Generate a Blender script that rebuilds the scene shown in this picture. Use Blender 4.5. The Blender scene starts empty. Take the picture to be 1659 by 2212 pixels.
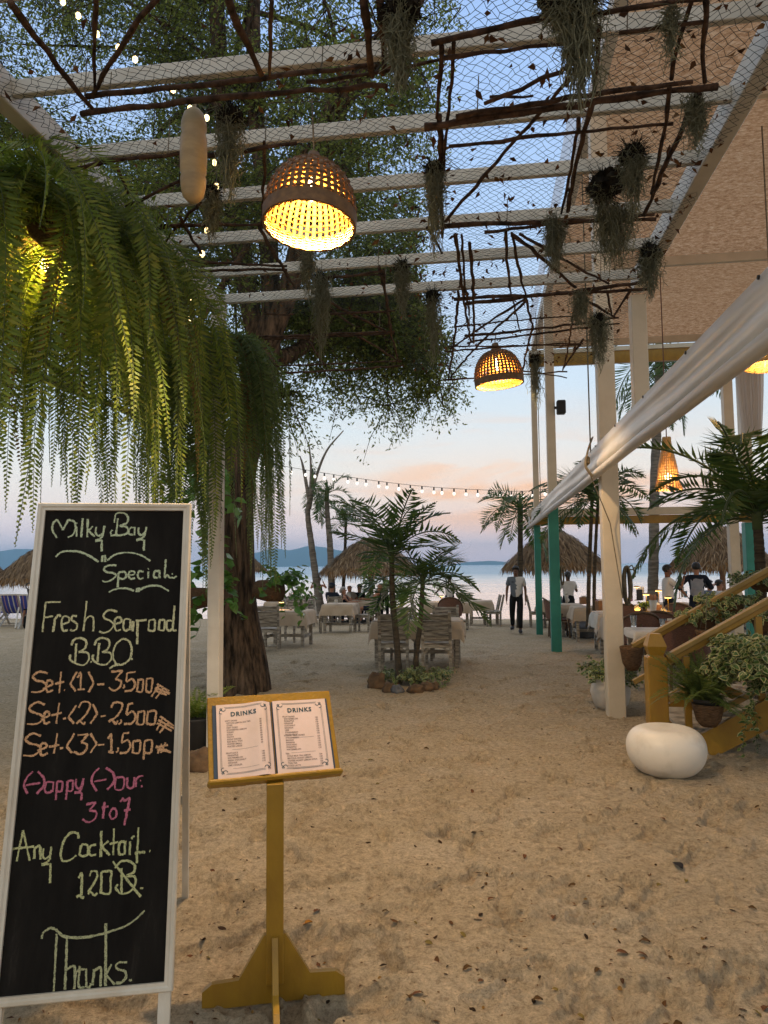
import bpy, math, random
import numpy as np
from mathutils import Vector, Matrix, noise
S = bpy.context.scene
rad = math.radians
# ------------------------------------------------------------------ camera
CAMZ = 1.65
F, CX, CY = 1534.0, 829.5, 1106.0            # focal length and centre of the 1659 x 2212 measuring frame
_y, _p, _r = rad(7.7), rad(4.3), rad(0.5)
FW = Vector((-math.sin(_y)*math.cos(_p), math.cos(_y)*math.cos(_p), math.sin(_p)))
_r0 = Vector((math.cos(_y), math.sin(_y), 0)); _u0 = _r0.cross(FW)
RT = _r0*math.cos(_r) - _u0*math.sin(_r); UP = _u0*math.cos(_r) + _r0*math.sin(_r)
CAM = Vector((0, 0, CAMZ))
cd = bpy.data.cameras.new('camera'); cam = bpy.data.objects.new('camera', cd); S.collection.objects.link(cam)
cd.sensor_fit = 'VERTICAL'; cd.sensor_height = 24; cd.lens = 24*F/2212
cd.clip_start = 0.05; cd.clip_end = 20000
m3 = Matrix((RT, UP, -FW)).transposed()
cam.matrix_world = Matrix.Translation(CAM) @ m3.to_4x4()
S.camera = cam
# ------------------------------------------------------------------ sky
W = bpy.data.worlds.new('World'); S.world = W; W.use_nodes = True
nt = W.node_tree; nt.nodes.clear()
def nd(t, ty, **k):
    n = t.nodes.new(ty)
    for a, v in k.items(): setattr(n, a, v)
    return n
def ramp(t, pts, interp='LINEAR'):
    n = t.nodes.new('ShaderNodeValToRGB'); e = n.color_ramp.elements; n.color_ramp.interpolation = interp
    while len(e) > 1: e.remove(e[-1])
    e[0].position = pts[0][0]; e[0].color = (*pts[0][1], 1)
    for p, c in pts[1:]:
        x = e.new(p); x.color = (*c, 1)
    return n
def srgb(r, g, b):
    return tuple((c/255/12.92 if c/255 <= .04045 else ((c/255+.055)/1.055)**2.4) for c in (r, g, b))
L = nt.links.new
tc = nd(nt, 'ShaderNodeTexCoord'); sep = nd(nt, 'ShaderNodeSeparateXYZ'); L(tc.outputs['Generated'], sep.inputs[0])
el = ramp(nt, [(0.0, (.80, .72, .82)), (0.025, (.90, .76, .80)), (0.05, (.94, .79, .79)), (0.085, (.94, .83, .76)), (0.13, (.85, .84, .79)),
               (0.20, srgb(213, 229, 238)), (0.30, srgb(196, 218, 241)), (0.45, srgb(174, 203, 240)), (0.65, srgb(156, 188, 236)), (.80, (.60, .68, .84)), (1.0, (.85, .86, .86))])  # topmost stops, above the view, lifted to add overhead fill
L(sep.outputs['Z'], el.inputs[0])
# afterglow round the place where the sun went down, streaked by thin clouds
mapn = nd(nt, 'ShaderNodeMapping'); mapn.inputs['Scale'].default_value = (2.6, 2.6, 15.0); mapn.inputs['Rotation'].default_value = (0.0, rad(3), 0.0)
L(tc.outputs['Generated'], mapn.inputs[0])
nz = nd(nt, 'ShaderNodeTexNoise'); nz.inputs['Scale'].default_value = 1.5; nz.inputs['Detail'].default_value = 6; nz.inputs['Roughness'].default_value = .55; nz.inputs['Distortion'].default_value = .5
L(mapn.outputs[0], nz.inputs[0])
cl = ramp(nt, [(0.45, (0, 0, 0)), (0.57, (1, 1, 1))]); L(nz.outputs[0], cl.inputs[0])
band = ramp(nt, [(0.0, (0, 0, 0)), (0.05, (.35,)*3), (0.085, (1, 1, 1)), (0.12, (.75,)*3), (0.165, (.3,)*3), (0.24, (0, 0, 0))]); L(sep.outputs['Z'], band.inputs[0])
az = nd(nt, 'ShaderNodeMath', operation='DIVIDE'); L(sep.outputs['X'], az.inputs[0]); L(sep.outputs['Y'], az.inputs[1])
azr = ramp(nt, [(0.0, (0, 0, 0)), (0.32, (.22,)*3), (0.47, (.85,)*3), (0.53, (1, 1, 1)), (0.62, (.75,)*3), (0.8, (.35,)*3), (1.0, (.1,)*3)])
azm = nd(nt, 'ShaderNodeMapRange'); azm.inputs[1].default_value = -.6; azm.inputs[2].default_value = .6; L(az.outputs[0], azm.inputs[0]); L(azm.outputs[0], azr.inputs[0])
ms = nd(nt, 'ShaderNodeMath', operation='MULTIPLY'); L(band.outputs[0], ms.inputs[0]); L(azr.outputs[0], ms.inputs[1])
front = nd(nt, 'ShaderNodeMath', operation='GREATER_THAN'); front.inputs[1].default_value = 0.0; L(sep.outputs['Y'], front.inputs[0])
msf = nd(nt, 'ShaderNodeMath', operation='MULTIPLY'); L(ms.outputs[0], msf.inputs[0]); L(front.outputs[0], msf.inputs[1])
glow = nd(nt, 'ShaderNodeMixRGB'); glow.inputs[2].default_value = (*srgb(252, 210, 178), 1)
gf = nd(nt, 'ShaderNodeMath', operation='MULTIPLY'); gf.inputs[1].default_value = .45; L(msf.outputs[0], gf.inputs[0])
L(gf.outputs[0], glow.inputs[0]); L(el.outputs[0], glow.inputs[1])
cm = nd(nt, 'ShaderNodeMath', operation='MULTIPLY'); L(msf.outputs[0], cm.inputs[0]); L(cl.outputs[0], cm.inputs[1])
c2 = nd(nt, 'ShaderNodeMixRGB'); c2.inputs[2].default_value = (*srgb(255, 190, 132), 1); L(cm.outputs[0], c2.inputs[0]); L(glow.outputs[0], c2.inputs[1])
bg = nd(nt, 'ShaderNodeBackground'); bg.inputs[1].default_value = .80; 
bk_ = nd(nt, 'ShaderNodeMapRange'); bk_.inputs[1].default_value = .25; bk_.inputs[2].default_value = -.6; bk_.inputs[3].default_value = 1.0; bk_.inputs[4].default_value = 1.15; L(sep.outputs['Y'], bk_.inputs[0])  # unseen sky behind the camera, brightened and warmed below as added fill
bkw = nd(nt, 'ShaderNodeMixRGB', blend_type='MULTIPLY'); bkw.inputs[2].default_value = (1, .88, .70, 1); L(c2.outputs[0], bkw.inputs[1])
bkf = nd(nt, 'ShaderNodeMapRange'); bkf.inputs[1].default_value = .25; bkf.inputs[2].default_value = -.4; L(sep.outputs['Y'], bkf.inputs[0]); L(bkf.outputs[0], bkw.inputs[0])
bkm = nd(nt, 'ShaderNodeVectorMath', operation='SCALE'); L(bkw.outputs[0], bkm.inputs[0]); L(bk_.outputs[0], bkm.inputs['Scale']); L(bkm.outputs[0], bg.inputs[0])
sky = nd(nt, 'ShaderNodeTexSky', sky_type='NISHITA'); sky.sun_disc = False; sky.sun_elevation = rad(2.0); sky.sun_rotation = rad(0.0)
bg2 = nd(nt, 'ShaderNodeBackground'); bg2.inputs[1].default_value = .004; L(sky.outputs[0], bg2.inputs[0])
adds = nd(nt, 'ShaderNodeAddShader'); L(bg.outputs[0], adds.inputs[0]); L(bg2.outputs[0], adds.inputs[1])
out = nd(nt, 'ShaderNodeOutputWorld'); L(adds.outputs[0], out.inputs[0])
# ------------------------------------------------------------------ sun, low over the sea behind the cloud bank
sd = bpy.data.lights.new('sun', 'SUN'); sd.energy = .55; sd.angle = rad(70); sd.color = (1, .80, .66)
so = bpy.data.objects.new('sun', sd); S.collection.objects.link(so)
so.rotation_euler = (rad(90-11), 0, rad(180))           # shines from +Y towards the camera
# ------------------------------------------------------------------ exposure
S.view_settings.view_transform = 'Standard'; S.view_settings.look = 'None'; S.view_settings.exposure = 0.55; S.view_settings.gamma = 1.0
S.cycles.max_bounces = 8; S.cycles.diffuse_bounces = 4; S.cycles.glossy_bounces = 3; S.cycles.transmission_bounces = 5; S.cycles.transparent_max_bounces = 12
S.cycles.sample_clamp_indirect = 4.0; S.cycles.caustics_reflective = False; S.cycles.caustics_refractive = False
# ------------------------------------------------------------------ measuring helpers
def gz(x, y):
    z = 0.0
    if y > 12: z -= (min(y, 20)-12)*.015
    if y > 20: z -= (min(y, 34)-20)*.042
    return z
SEA = -.45
def ray(px, py): return FW + RT*((px-CX)/F) + UP*((CY-py)/F)
def hitp(ax, v, px, py):
    d = ray(px, py); return CAM + d*((v-CAM[ax])/d[ax])
def AX(px, py, v): return hitp(0, v, px, py)
def AY(px, py, v): return hitp(1, v, px, py)
def AZ(px, py, v): return hitp(2, v, px, py)
def G(px, py):
    z = 0.0
    for _ in range(25):
        p = hitp(2, z, px, py); z = z*.5 + gz(p.x, p.y)*.5
    return p
# ------------------------------------------------------------------ object helpers
def tag(o, label=None, cat=None, group=None, kind=None):
    if label: o['label'] = label
    if cat: o['category'] = cat
    if group: o['group'] = group
    if kind: o['kind'] = kind
    return o
def link(o, parent=None):
    S.collection.objects.link(o)
    if parent is not None: o.parent = parent
    return o
def thing(name, label, cat, loc=(0, 0, 0), rz=0, group=None):
    o = bpy.data.objects.new(name, None); o.empty_display_size = .1
    o.location = loc; o.rotation_euler = (0, 0, rz); link(o)
    return tag(o, label, cat, group)
def copy_tree(o, parent=None):
    c = o.copy(); link(c)
    if parent is not None: c.parent = parent
    for ch in list(o.children): copy_tree(ch, c)
    return c
def npmesh(name, v, f, mats, parent=None, smooth=False, mi=None, loc=None):
    v = np.asarray(v, np.float32).reshape(-1, 3); f = np.asarray(f, np.int32); k = f.shape[1]
    me = bpy.data.meshes.new(name)
    me.vertices.add(len(v)); me.vertices.foreach_set('co', v.ravel())
    me.loops.add(f.size); me.loops.foreach_set('vertex_index', f.ravel())
    me.polygons.add(len(f)); me.polygons.foreach_set('loop_start', np.arange(0, f.size, k, dtype=np.int32))
    me.polygons.foreach_set('loop_total', np.full(len(f), k, np.int32))
    if mi is not None: me.polygons.foreach_set('material_index', np.asarray(mi, np.int32))
    if smooth: me.polygons.foreach_set('use_smooth', np.ones(len(f), bool))
    for mm in (mats if isinstance(mats, (list, tuple)) else [mats]): me.materials.append(mm)
    me.update(calc_edges=True)
    o = bpy.data.objects.new(name, me); link(o, parent)
    if loc is not None: o.location = loc
    return o
def basis(d, hint=Vector((0, 0, 1))):
    d = Vector(d).normalized()
    if abs(d.dot(hint)) > .98: hint = Vector((0, 1, 0)) if abs(d.y) < .9 else Vector((1, 0, 0))
    s = d.cross(hint).normalized(); return d, s, s.cross(d).normalized()
class MB:
    """collects shapes; build() links them as ONE mesh object. o is subtracted, so shapes may be given in world coordinates."""
    def __init__(s, o=(0, 0, 0)): s.v = []; s.f = []; s.m = []; s.sm = []; s.o = Vector(o); s.mi = 0; s.smooth = False
    def add(s, vs, fs):
        n = len(s.v); s.v += [tuple(Vector(p)-s.o) for p in vs]
        for f in fs: s.f.append([i+n for i in f]); s.m.append(s.mi); s.sm.append(s.smooth)
        return s
    def box(s, c, d, rz=0, bev=0.0, mat=None):
        x, y, z = d[0]/2, d[1]/2, d[2]/2
        M = mat if mat is not None else Matrix.Rotation(rz, 3, 'Z')
        c = Vector(c)
        if bev <= 0:
            P = [(-x, -y, -z), (x, -y, -z), (x, y, -z), (-x, y, -z), (-x, -y, z), (x, -y, z), (x, y, z), (-x, y, z)]
            F_ = [(3, 2, 1, 0), (4, 5, 6, 7), (0, 1, 5, 4), (1, 2, 6, 5), (2, 3, 7, 6), (3, 0, 4, 7)]
        else:
            b = min(bev, x*.9, y*.9, z*.9); P = []; idx = {}
            for sx in (-1, 1):
                for sy in (-1, 1):
                    for sz in (-1, 1):
                        for a in range(3):
                            q = [sx*(x-b), sy*(y-b), sz*(z-b)]; q[a] = (sx*x, sy*y, sz*z)[a]
                            idx[(sx, sy, sz, a)] = len(P); P.append(tuple(q))
            F_ = []
            for a in range(3):
                u, w = (a+1) % 3, (a+2) % 3
                for sg in (-1, 1):
                    q = []
                    for (i, j) in ((-1, -1), (1, -1), (1, 1), (-1, 1)):
                        k = [0, 0, 0]; k[a] = sg; k[u] = i; k[w] = j; q.append(idx[(*k, a)])
                    F_.append(q if sg > 0 else q[::-1])
                for i in (-1, 1):
                    for j in (-1, 1):
                        k0 = [0, 0, 0]; k1 = [0, 0, 0]; k0[a] = -1; k1[a] = 1
                        for k in (k0, k1): k[u] = i; k[w] = j
                        q = [idx[(*k0, u)], idx[(*k1, u)], idx[(*k1, w)], idx[(*k0, w)]]
                        F_.append(q if i*j > 0 else q[::-1])
            for sx in (-1, 1):
                for sy in (-1, 1):
                    for sz in (-1, 1):
                        q = [idx[(sx, sy, sz, a)] for a in range(3)]; F_.append(q if sx*sy*sz > 0 else q[::-1])
        return s.add([c + M @ Vector(p) for p in P], F_)
    def bar(s, a, b, w, h, hint=Vector((0, 0, 1)), bev=0.0):
        a, b = Vector(a), Vector(b); d, sd_, u = basis(b-a, hint)
        return s.box((a+b)/2, ((b-a).length, w, h), bev=bev, mat=Matrix((d, -sd_, u)).transposed())
    def tube(s, pts, r, n=8, cap=True, wob=0.0, rng=None):
        pts = [Vector(p) for p in pts]; k = len(pts)
        rs = r if isinstance(r, (list, tuple)) else [r]*k
        vs = []; _, sx, ux = basis(pts[1]-pts[0])
        for i, p in enumerate(pts):
            t = (pts[min(i+1, k-1)]-pts[max(i-1, 0)])
            if t.length < 1e-9: t = Vector((0, 0, 1))
            t.normalize(); sx = (sx - t*sx.dot(t))
            sx = sx.normalized() if sx.length > 1e-6 else basis(t)[1]
            ux = t.cross(sx)
            for j in range(n):
                a = 2*math.pi*j/n; q = rs[i]*(1+(rng.uniform(-wob, wob) if wob else 0))
                vs.append(p + sx*(math.cos(a)*q) + ux*(math.sin(a)*q))
        fs = [(i*n+j, i*n+(j+1) % n, (i+1)*n+(j+1) % n, (i+1)*n+j) for i in range(k-1) for j in range(n)]
        if cap: fs += [tuple(range(n))[::-1], tuple((k-1)*n+j for j in range(n))]
        return s.add(vs, fs)
    def lathe(s, prof, n=24, c=(0, 0, 0), cap=True):
        c = Vector(c); vs = []
        for (r, z) in prof:
            for j in range(n):
                a = 2*math.pi*j/n; vs.append(c + Vector((r*math.cos(a), r*math.sin(a), z)))
        k = len(prof)
        fs = [(i*n+j, i*n+(j+1) % n, (i+1)*n+(j+1) % n, (i+1)*n+j) for i in range(k-1) for j in range(n)]
        if cap: fs += [tuple(range(n))[::-1], tuple((k-1)*n+j for j in range(n))]
        return s.add(vs, fs)
    def prism(s, poly, a, b):
        """poly: list of Vectors (planar), extruded by vector b-a from a (poly given at a)"""
        n = len(poly); off = Vector(b)-Vector(a); P = [Vector(p) for p in poly]
        return s.add(P + [p+off for p in P], [tuple(range(n))[::-1], tuple(range(n, 2*n))] + [(i, (i+1) % n, n+(i+1) % n, n+i) for i in range(n)])
    def ball(s, c, r, nu=12, nv=8, M=None):
        c = Vector(c); r = r if isinstance(r, (tuple, list)) else (r, r, r); vs = []
        for i in range(1, nv):
            t = math.pi*i/nv
            for j in range(nu):
                a = 2*math.pi*j/nu; q = Vector((r[0]*math.sin(t)*math.cos(a), r[1]*math.sin(t)*math.sin(a), r[2]*math.cos(t)))
                vs.append(c + (M @ q if M else q))
        q0, q1 = Vector((0, 0, r[2])), Vector((0, 0, -r[2])); n = len(vs)
        vs += [c+(M @ q0 if M else q0), c+(M @ q1 if M else q1)]
        fs = [(i*nu+j, (i+1)*nu+j, (i+1)*nu+(j+1) % nu, i*nu+(j+1) % nu) for i in range(nv-2) for j in range(nu)]
        fs += [(n, j, (j+1) % nu) for j in range(nu)] + [(n+1, (nv-2)*nu+(j+1) % nu, (nv-2)*nu+j) for j in range(nu)]
        return s.add(vs, fs)
    def build(s, name, mats, parent=None, loc=None, smooth=None):
        me = bpy.data.meshes.new(name); me.from_pydata(s.v, [], s.f)
        for mm in (mats if isinstance(mats, (list, tuple)) else [mats]): me.materials.append(mm)
        me.polygons.foreach_set('material_index', s.m)
        me.polygons.foreach_set('use_smooth', [bool(x) for x in s.sm] if smooth is None else [smooth]*len(s.f))
        me.update(); o = bpy.data.objects.new(name, me); link(o, parent)
        if loc is not None: o.location = loc
        return o
def spline(pts, n=8):
    """Catmull-Rom through the points"""
    P = [Vector(p) for p in pts]
    if len(P) < 3: return P
    Q = [P[0]*2-P[1]] + P + [P[-1]*2-P[-2]]; out_ = []
    for i in range(1, len(Q)-2):
        a, b, c, d = Q[i-1:i+3]
        for k in range(n):
            t = k/n; out_.append(.5*((2*b)+(c-a)*t+(2*a-5*b+4*c-d)*t*t+(3*b-a-3*c+d)*t**3))
    out_.append(P[-1]); return out_
# ------------------------------------------------------------------ materials
def newmat(name):
    m = bpy.data.materials.new(name); m.use_nodes = True; t = m.node_tree; t.nodes.clear()
    o = nd(t, 'ShaderNodeOutputMaterial'); b = nd(t, 'ShaderNodeBsdfPrincipled'); t.links.new(b.outputs[0], o.inputs[0])
    return m, t, b, o
def M(name, c1, c2=None, rough=.6, scale=6, stretch=(1, 1, 1), bump=0.0, bscale=60, spec=.4, metal=0, detail=5, lo=.35, hi=.65, third=None, bdist=.01):
    m, t, b, o = newmat(name); l = t.links.new
    if c2 is None: c2 = tuple(c*.8 for c in c1)
    tx = nd(t, 'ShaderNodeTexCoord'); mp = nd(t, 'ShaderNodeMapping'); mp.inputs['Scale'].default_value = stretch; l(tx.outputs['Object'], mp.inputs[0])
    n = nd(t, 'ShaderNodeTexNoise'); n.inputs['Scale'].default_value = scale; n.inputs['Detail'].default_value = detail; n.inputs['Roughness'].default_value = .6; l(mp.outputs[0], n.inputs[0])
    pts = [(lo, c2), (hi, c1)]
    if third: pts.append((min(.98, hi+.12), third))
    r = ramp(t, pts); l(n.outputs[0], r.inputs[0]); l(r.outputs[0], b.inputs['Base Color'])
    b.inputs['Roughness'].default_value = rough; b.inputs['Metallic'].default_value = metal; b.inputs['Specular IOR Level'].default_value = spec
    if bump:
        n2 = nd(t, 'ShaderNodeTexNoise'); n2.inputs['Scale'].default_value = bscale; n2.inputs['Detail'].default_value = 6; l(mp.outputs[0], n2.inputs[0])
        bp = nd(t, 'ShaderNodeBump'); bp.inputs['Strength'].default_value = bump; bp.inputs['Distance'].default_value = bdist; l(n2.outputs[0], bp.inputs['Height']); l(bp.outputs[0], b.inputs['Normal'])
    return m
def leafmat(name, c1, c2, c3=None, trans=.35, rough=.5, spec=.3):
    m, t, b, o = newmat(name); l = t.links.new
    g = nd(t, 'ShaderNodeNewGeometry'); pts = [(0, c1), (.6, c2)] + ([(1, c3)] if c3 else [])
    r = ramp(t, pts); l(g.outputs['Random Per Island'], r.inputs[0]); l(r.outputs[0], b.inputs['Base Color'])
    b.inputs['Roughness'].default_value = rough; b.inputs['Specular IOR Level'].default_value = spec
    tr = nd(t, 'ShaderNodeBsdfTranslucent'); hs = nd(t, 'ShaderNodeHueSaturation'); hs.inputs['Value'].default_value = 1.3; hs.inputs['Hue'].default_value = .485
    l(r.outputs[0], hs.inputs['Color']); l(hs.outputs[0], tr.inputs[0])
    mx = nd(t, 'ShaderNodeMixShader'); mx.inputs[0].default_value = trans; l(b.outputs[0], mx.inputs[1]); l(tr.outputs[0], mx.inputs[2]); l(mx.outputs[0], o.inputs[0])
    return m
def emit(name, col, st, sample=False):
    m, t, b, o = newmat(name); e = nd(t, 'ShaderNodeEmission'); e.inputs[0].default_value = (*col, 1); e.inputs[1].default_value = st
    t.links.new(e.outputs[0], o.inputs[0]); t.nodes.remove(b)
    if not sample: m.cycles.emission_sampling = 'NONE'
    return m
def glassmat(name, col=(.9, .95, .95), rough=.05):
    m, t, b, o = newmat(name); b.inputs['Base Color'].default_value = (*col, 1); b.inputs['Roughness'].default_value = rough
    b.inputs['Transmission Weight'].default_value = .85; b.inputs['IOR'].default_value = 1.3
    return m
MT = {}
MT['white'] = M('white_paint', (.58, .55, .49), (.48, .44, .38), .45, 3, bump=.1, bscale=30)
MT['cream'] = M('cream_paint', (.58, .50, .38), (.50, .43, .32), .5, 3, bump=.1, bscale=30)
MT['yellow'] = M('ochre_paint', (.31, .172, .014), (.235, .125, .012), .42, 7, (1, 1, .5), bump=.2, bscale=40, third=(.36, .22, .05))
MT['ochre_dark'] = M('weathered_ochre_paint', (.31, .20, .055), (.24, .15, .035), .45, 5, bump=.12, bscale=50)
MT['green'] = M('sea_green_paint', (.028, .23, .175), (.02, .18, .14), .5, 3, bump=.1, bscale=30)
MT['bark'] = M('tree_bark', (.15, .10, .065), (.018, .013, .009), .9, 9, (1.8, 1.8, .30), bump=1.0, bscale=14, spec=.1, detail=9, lo=.38, hi=.66, bdist=.05)
MT['twigbark'] = M('stick_bark', (.10, .06, .04), (.022, .015, .011), .9, 16, (1, 1, 1), bump=.8, bscale=60, spec=.1)
MT['palmbark'] = M('palm_bark', (.24, .21, .17), (.10, .085, .07), .9, 3, (1, 1, 7), bump=.6, bscale=20, spec=.1)
MT['darkpalm'] = M('dark_palm_bark', (.10, .08, .055), (.045, .035, .025), .9, 3, (1, 1, 9), bump=.6, bscale=20, spec=.1)
MT['weath'] = M('weathered_wood', (.38, .34, .28), (.12, .10, .08), .8, 5, (1.2, 1.2, 5), bump=.5, bscale=40, spec=.2, lo=.33, hi=.6, third=(.50, .47, .41))
MT['weathx'] = M('weathered_plank', (.36, .32, .26), (.09, .075, .06), .8, 5, (1.0, 3, 9), bump=.5, bscale=40, spec=.2, lo=.36, hi=.58, third=(.48, .45, .39))
MT['cloth'] = M('beige_tablecloth', (.50, .40, .30), (.44, .35, .26), .85, 4, bump=.15, bscale=90, spec=.1)
MT['cloth_white'] = M('white_runner_cloth', (.66, .60, .52), (.58, .52, .45), .85, 4, bump=.15, bscale=90, spec=.1)
MT['rattan'] = M('brown_rattan', (.17, .075, .045), (.09, .04, .025), .55, 40, (1, 1, 3), bump=.4, bscale=120)
MT['wicker'] = M('dark_wicker', (.13, .075, .035), (.06, .035, .018), .65, 25, bump=.4, bscale=80)
MT['straw'] = M('straw_wicker', (.50, .32, .12), (.34, .20, .06), .6, 25, bump=.3, bscale=80)
MT['black'] = M('black_plastic', (.012, .012, .012), (.02, .02, .02), .5, 8)
MT['rope'] = M('rope', (.20, .17, .12), (.11, .09, .06), .9, 30, bump=.4, bscale=80)
MT['rock'] = M('brown_rock', (.16, .10, .055), (.06, .04, .025), .9, 7, bump=.8, bscale=18, spec=.15)
MT['slate'] = M('dark_rock', (.13, .13, .135), (.07, .07, .075), .85, 5, bump=.8, bscale=14, spec=.2)
MT['stool'] = M('white_plaster', (.62, .57, .49), (.50, .45, .37), .42, 5, bump=.10, bscale=40, detail=9, lo=.30, hi=.48)
MT['fern'] = leafmat('fern_leaf', (.10, .16, .02), (.15, .215, .03), (.24, .27, .045), .5)
MT['ferndark'] = leafmat('dark_fern_leaf', (.065, .11, .024), (.095, .15, .035), (.14, .19, .05), .45)
MT['tree'] = leafmat('tree_leaf', (.075, .11, .02), (.14, .19, .04), (.23, .27, .07), .62)
MT['palm'] = leafmat('palm_leaf', (.035, .08, .016), (.06, .11, .024), (.095, .15, .035), .4, .45, .35)
MT['palmlight'] = leafmat('young_palm_leaf', (.10, .18, .03), (.16, .26, .05), None, .45, .4, .45)
MT['pothos'] = leafmat('pothos_leaf', (.045, .13, .015), (.08, .20, .03), (.13, .24, .05), .3, .35, .5)
MT['dry'] = leafmat('dry_leaf', (.05, .025, .012), (.11, .05, .02), (.17, .09, .03), .15, .8, .1)
MT['moss'] = leafmat('spanish_moss_strand', (.16, .16, .10), (.22, .225, .15), (.28, .28, .19), .35, .9, .05)
MT['nest'] = M('root_nest', (.035, .03, .022), (.012, .010, .008), .95, 30, bump=.8, bscale=60, spec=.05)
MT['stem'] = M('green_stem', (.07, .10, .03), (.05, .07, .02), .6, 10)
MT['skin'] = M('tan_skin', (.36, .17, .10), (.30, .14, .08), .55, 6, spec=.3)
MT['skindark'] = M('brown_skin', (.16, .075, .045), (.13, .06, .035), .5, 6, spec=.3)
MT['hair'] = M('black_hair', (.012, .010, .009), (.02, .016, .014), .5, 30, bump=.4, bscale=90)
MT['hairgrey'] = M('grey_hair', (.35, .33, .31), (.22, .2, .19), .6, 30, bump=.4, bscale=90)
MT['shirtw'] = M('white_shirt', (.62, .60, .58), (.54, .52, .50), .8, 8, bump=.3, bscale=14, spec=.1)
MT['greypanel'] = M('grey_back_panel', (.30, .31, .34), (.24, .25, .28), .85, 10, bump=.2, bscale=30, spec=.1)
MT['shirtg'] = M('grey_blue_shirt', (.14, .16, .19), (.10, .12, .145), .85, 40, bump=.2, bscale=60, spec=.1)
MT['navy'] = M('navy_cloth', (.018, .022, .035), (.012, .014, .022), .85, 10, bump=.2, bscale=30, spec=.1)
MT['blackcloth'] = M('black_cloth', (.012, .012, .013), (.008, .008, .009), .85, 10, bump=.2, bscale=30, spec=.1)
MT['curtain'] = leafmat('sheer_curtain', (.62, .58, .52), (.66, .62, .56), None, .5, .8, .1)
MT['lightcloth'] = M('pale_cloth', (.55, .50, .45), (.45, .42, .38), .85, 10, bump=.2, bscale=30, spec=.1)
MT['gourd'] = M('dried_gourd', (.40, .30, .16), (.26, .19, .10), .55, 5, (1, 1, 2.5), bump=.15, bscale=30)
MT['pot'] = M('black_pot', (.012, .012, .012), (.018, .017, .016), .6, 8)
MT['wpot'] = M('white_pot', (.55, .50, .43), (.45, .41, .35), .5, 6, bump=.1)
MT['basket'] = M('coir_basket', (.15, .09, .05), (.06, .036, .02), .9, 30, (1, 1, 4), bump=.7, bscale=40, spec=.1)
MT['amber'] = emit('amber_candle_glass', (1, .45, .08), 3.5)
MT['lampglow'] = emit('table_lamp_glow', (1, .58, .18), 7.0)
MT['bulb'] = emit('warm_bulb', (1, .74, .38), 16.0)
MT['bulbs'] = emit('pale_string_bulb', (1, .92, .80), 1.25)
MT['glass'] = glassmat('clear_glass')
MT['glasspink'] = glassmat('pink_glass', (.75, .3, .45)); MT['glassblue'] = glassmat('blue_glass', (.3, .6, .7))
# ================================================================== ground, sea, hills
rng = np.random.default_rng(5)
def axis_steps(a, b, f):
    o = [a]
    while o[-1] < b: o.append(o[-1]+f(o[-1]))
    return np.array(o)
ys = np.concatenate([axis_steps(-12, .9, lambda y: .5)[:-1], axis_steps(.9, 44, lambda y: .006+.0036*y)])
xr = axis_steps(0, 46, lambda x: .013 if x < 2.4 else .013+(x-2.4)*.032)
xs = np.concatenate([-xr[::-1], xr[1:]])
GX, GY = np.meshgrid(xs, ys)
def vnoise(scale, seed, oct=3):
    """value noise on a lattice, vectorised"""
    out_ = np.zeros_like(GX); amp = 1.0
    for o_ in range(oct):
        r_ = np.random.default_rng(seed+o_); T = r_.random((256, 256))
        u, v = GX/scale*(2**o_)+900, GY/scale*(2**o_)+900
        i, j = np.floor(u).astype(int), np.floor(v).astype(int); fu, fv = u-i, v-j
        fu = fu*fu*(3-2*fu); fv = fv*fv*(3-2*fv); i0, i1, j0, j1 = i & 255, (i+1) & 255, j & 255, (j+1) & 255
        out_ += amp*((T[i0, j0]*(1-fu)+T[i1, j0]*fu)*(1-fv)+(T[i0, j1]*(1-fu)+T[i1, j1]*fu)*fv-.5); amp *= .5
    return out_
Z = np.zeros_like(GX)
Z += -.015*(np.clip(GY, 12, 20)-12) - .042*(np.clip(GY, 20, 34)-20)
Z += .016*vnoise(1.1, 11, 2) + .016*vnoise(.32, 21, 2) + .022*vnoise(.12, 31, 3)*np.clip(1.6-GY/18, .3, 1)
def footprint(x, y, a, s, depth, tread):
    r_ = .26*s; ix = np.where(np.abs(xs-x) < r_)[0]; iy = np.where(np.abs(ys-y) < r_)[0]
    if len(ix) < 3 or len(iy) < 3: return
    sl = np.ix_(iy, ix); dx, dy = GX[sl]-x, GY[sl]-y
    u = (dx*math.cos(a)+dy*math.sin(a))/s; v = (-dx*math.sin(a)+dy*math.cos(a))/s
    w = .046-.012*np.cos(np.clip(u/.13, -1, 1)*3.1)+.006*u/.13
    q = np.maximum(np.abs(u)/.140, np.abs(v)/np.maximum(w, .01)); q = np.sqrt((u/.145)**4+(v/w)**4)**.5
    ins = 1/(1+np.exp((q-1)*9)); rim = np.exp(-((q-1.22)/.16)**2)
    Z[sl] += -depth*ins*s + depth*.45*rim*s
    if tread: Z[sl] += ins*.005*np.sin(u*2*math.pi/.026)
for _ in range(1150):
    y = 1.5+12.5*rng.random()**1.25; x = -3.6+7.4*rng.random()
    if y > 5: x = x*(1+(y-5)*.12)
    footprint(x, y, rng.uniform(0, 6.28), rng.uniform(.8, 1.1), rng.uniform(.014, .036), rng.random() < .5)
for (px, py, a) in ((1130, 2080, .35), (1300, 1990, -.5), (1420, 2130, .1), (860, 1960, .3), (1180, 1860, .4), (560, 2000, 1.2), (480, 1850, 1.0), (960, 1780, .6)):
    p = G(px, py); footprint(p.x, p.y, a, 1.0, .016, True)
nx, ny = len(xs), len(ys); V = np.stack([GX, GY, Z], -1).reshape(-1, 3)
ii = (np.arange(ny-1)[:, None]*nx + np.arange(nx-1)[None, :]).ravel()
sm, t, b, o = newmat('sand'); l = t.links.new
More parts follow.
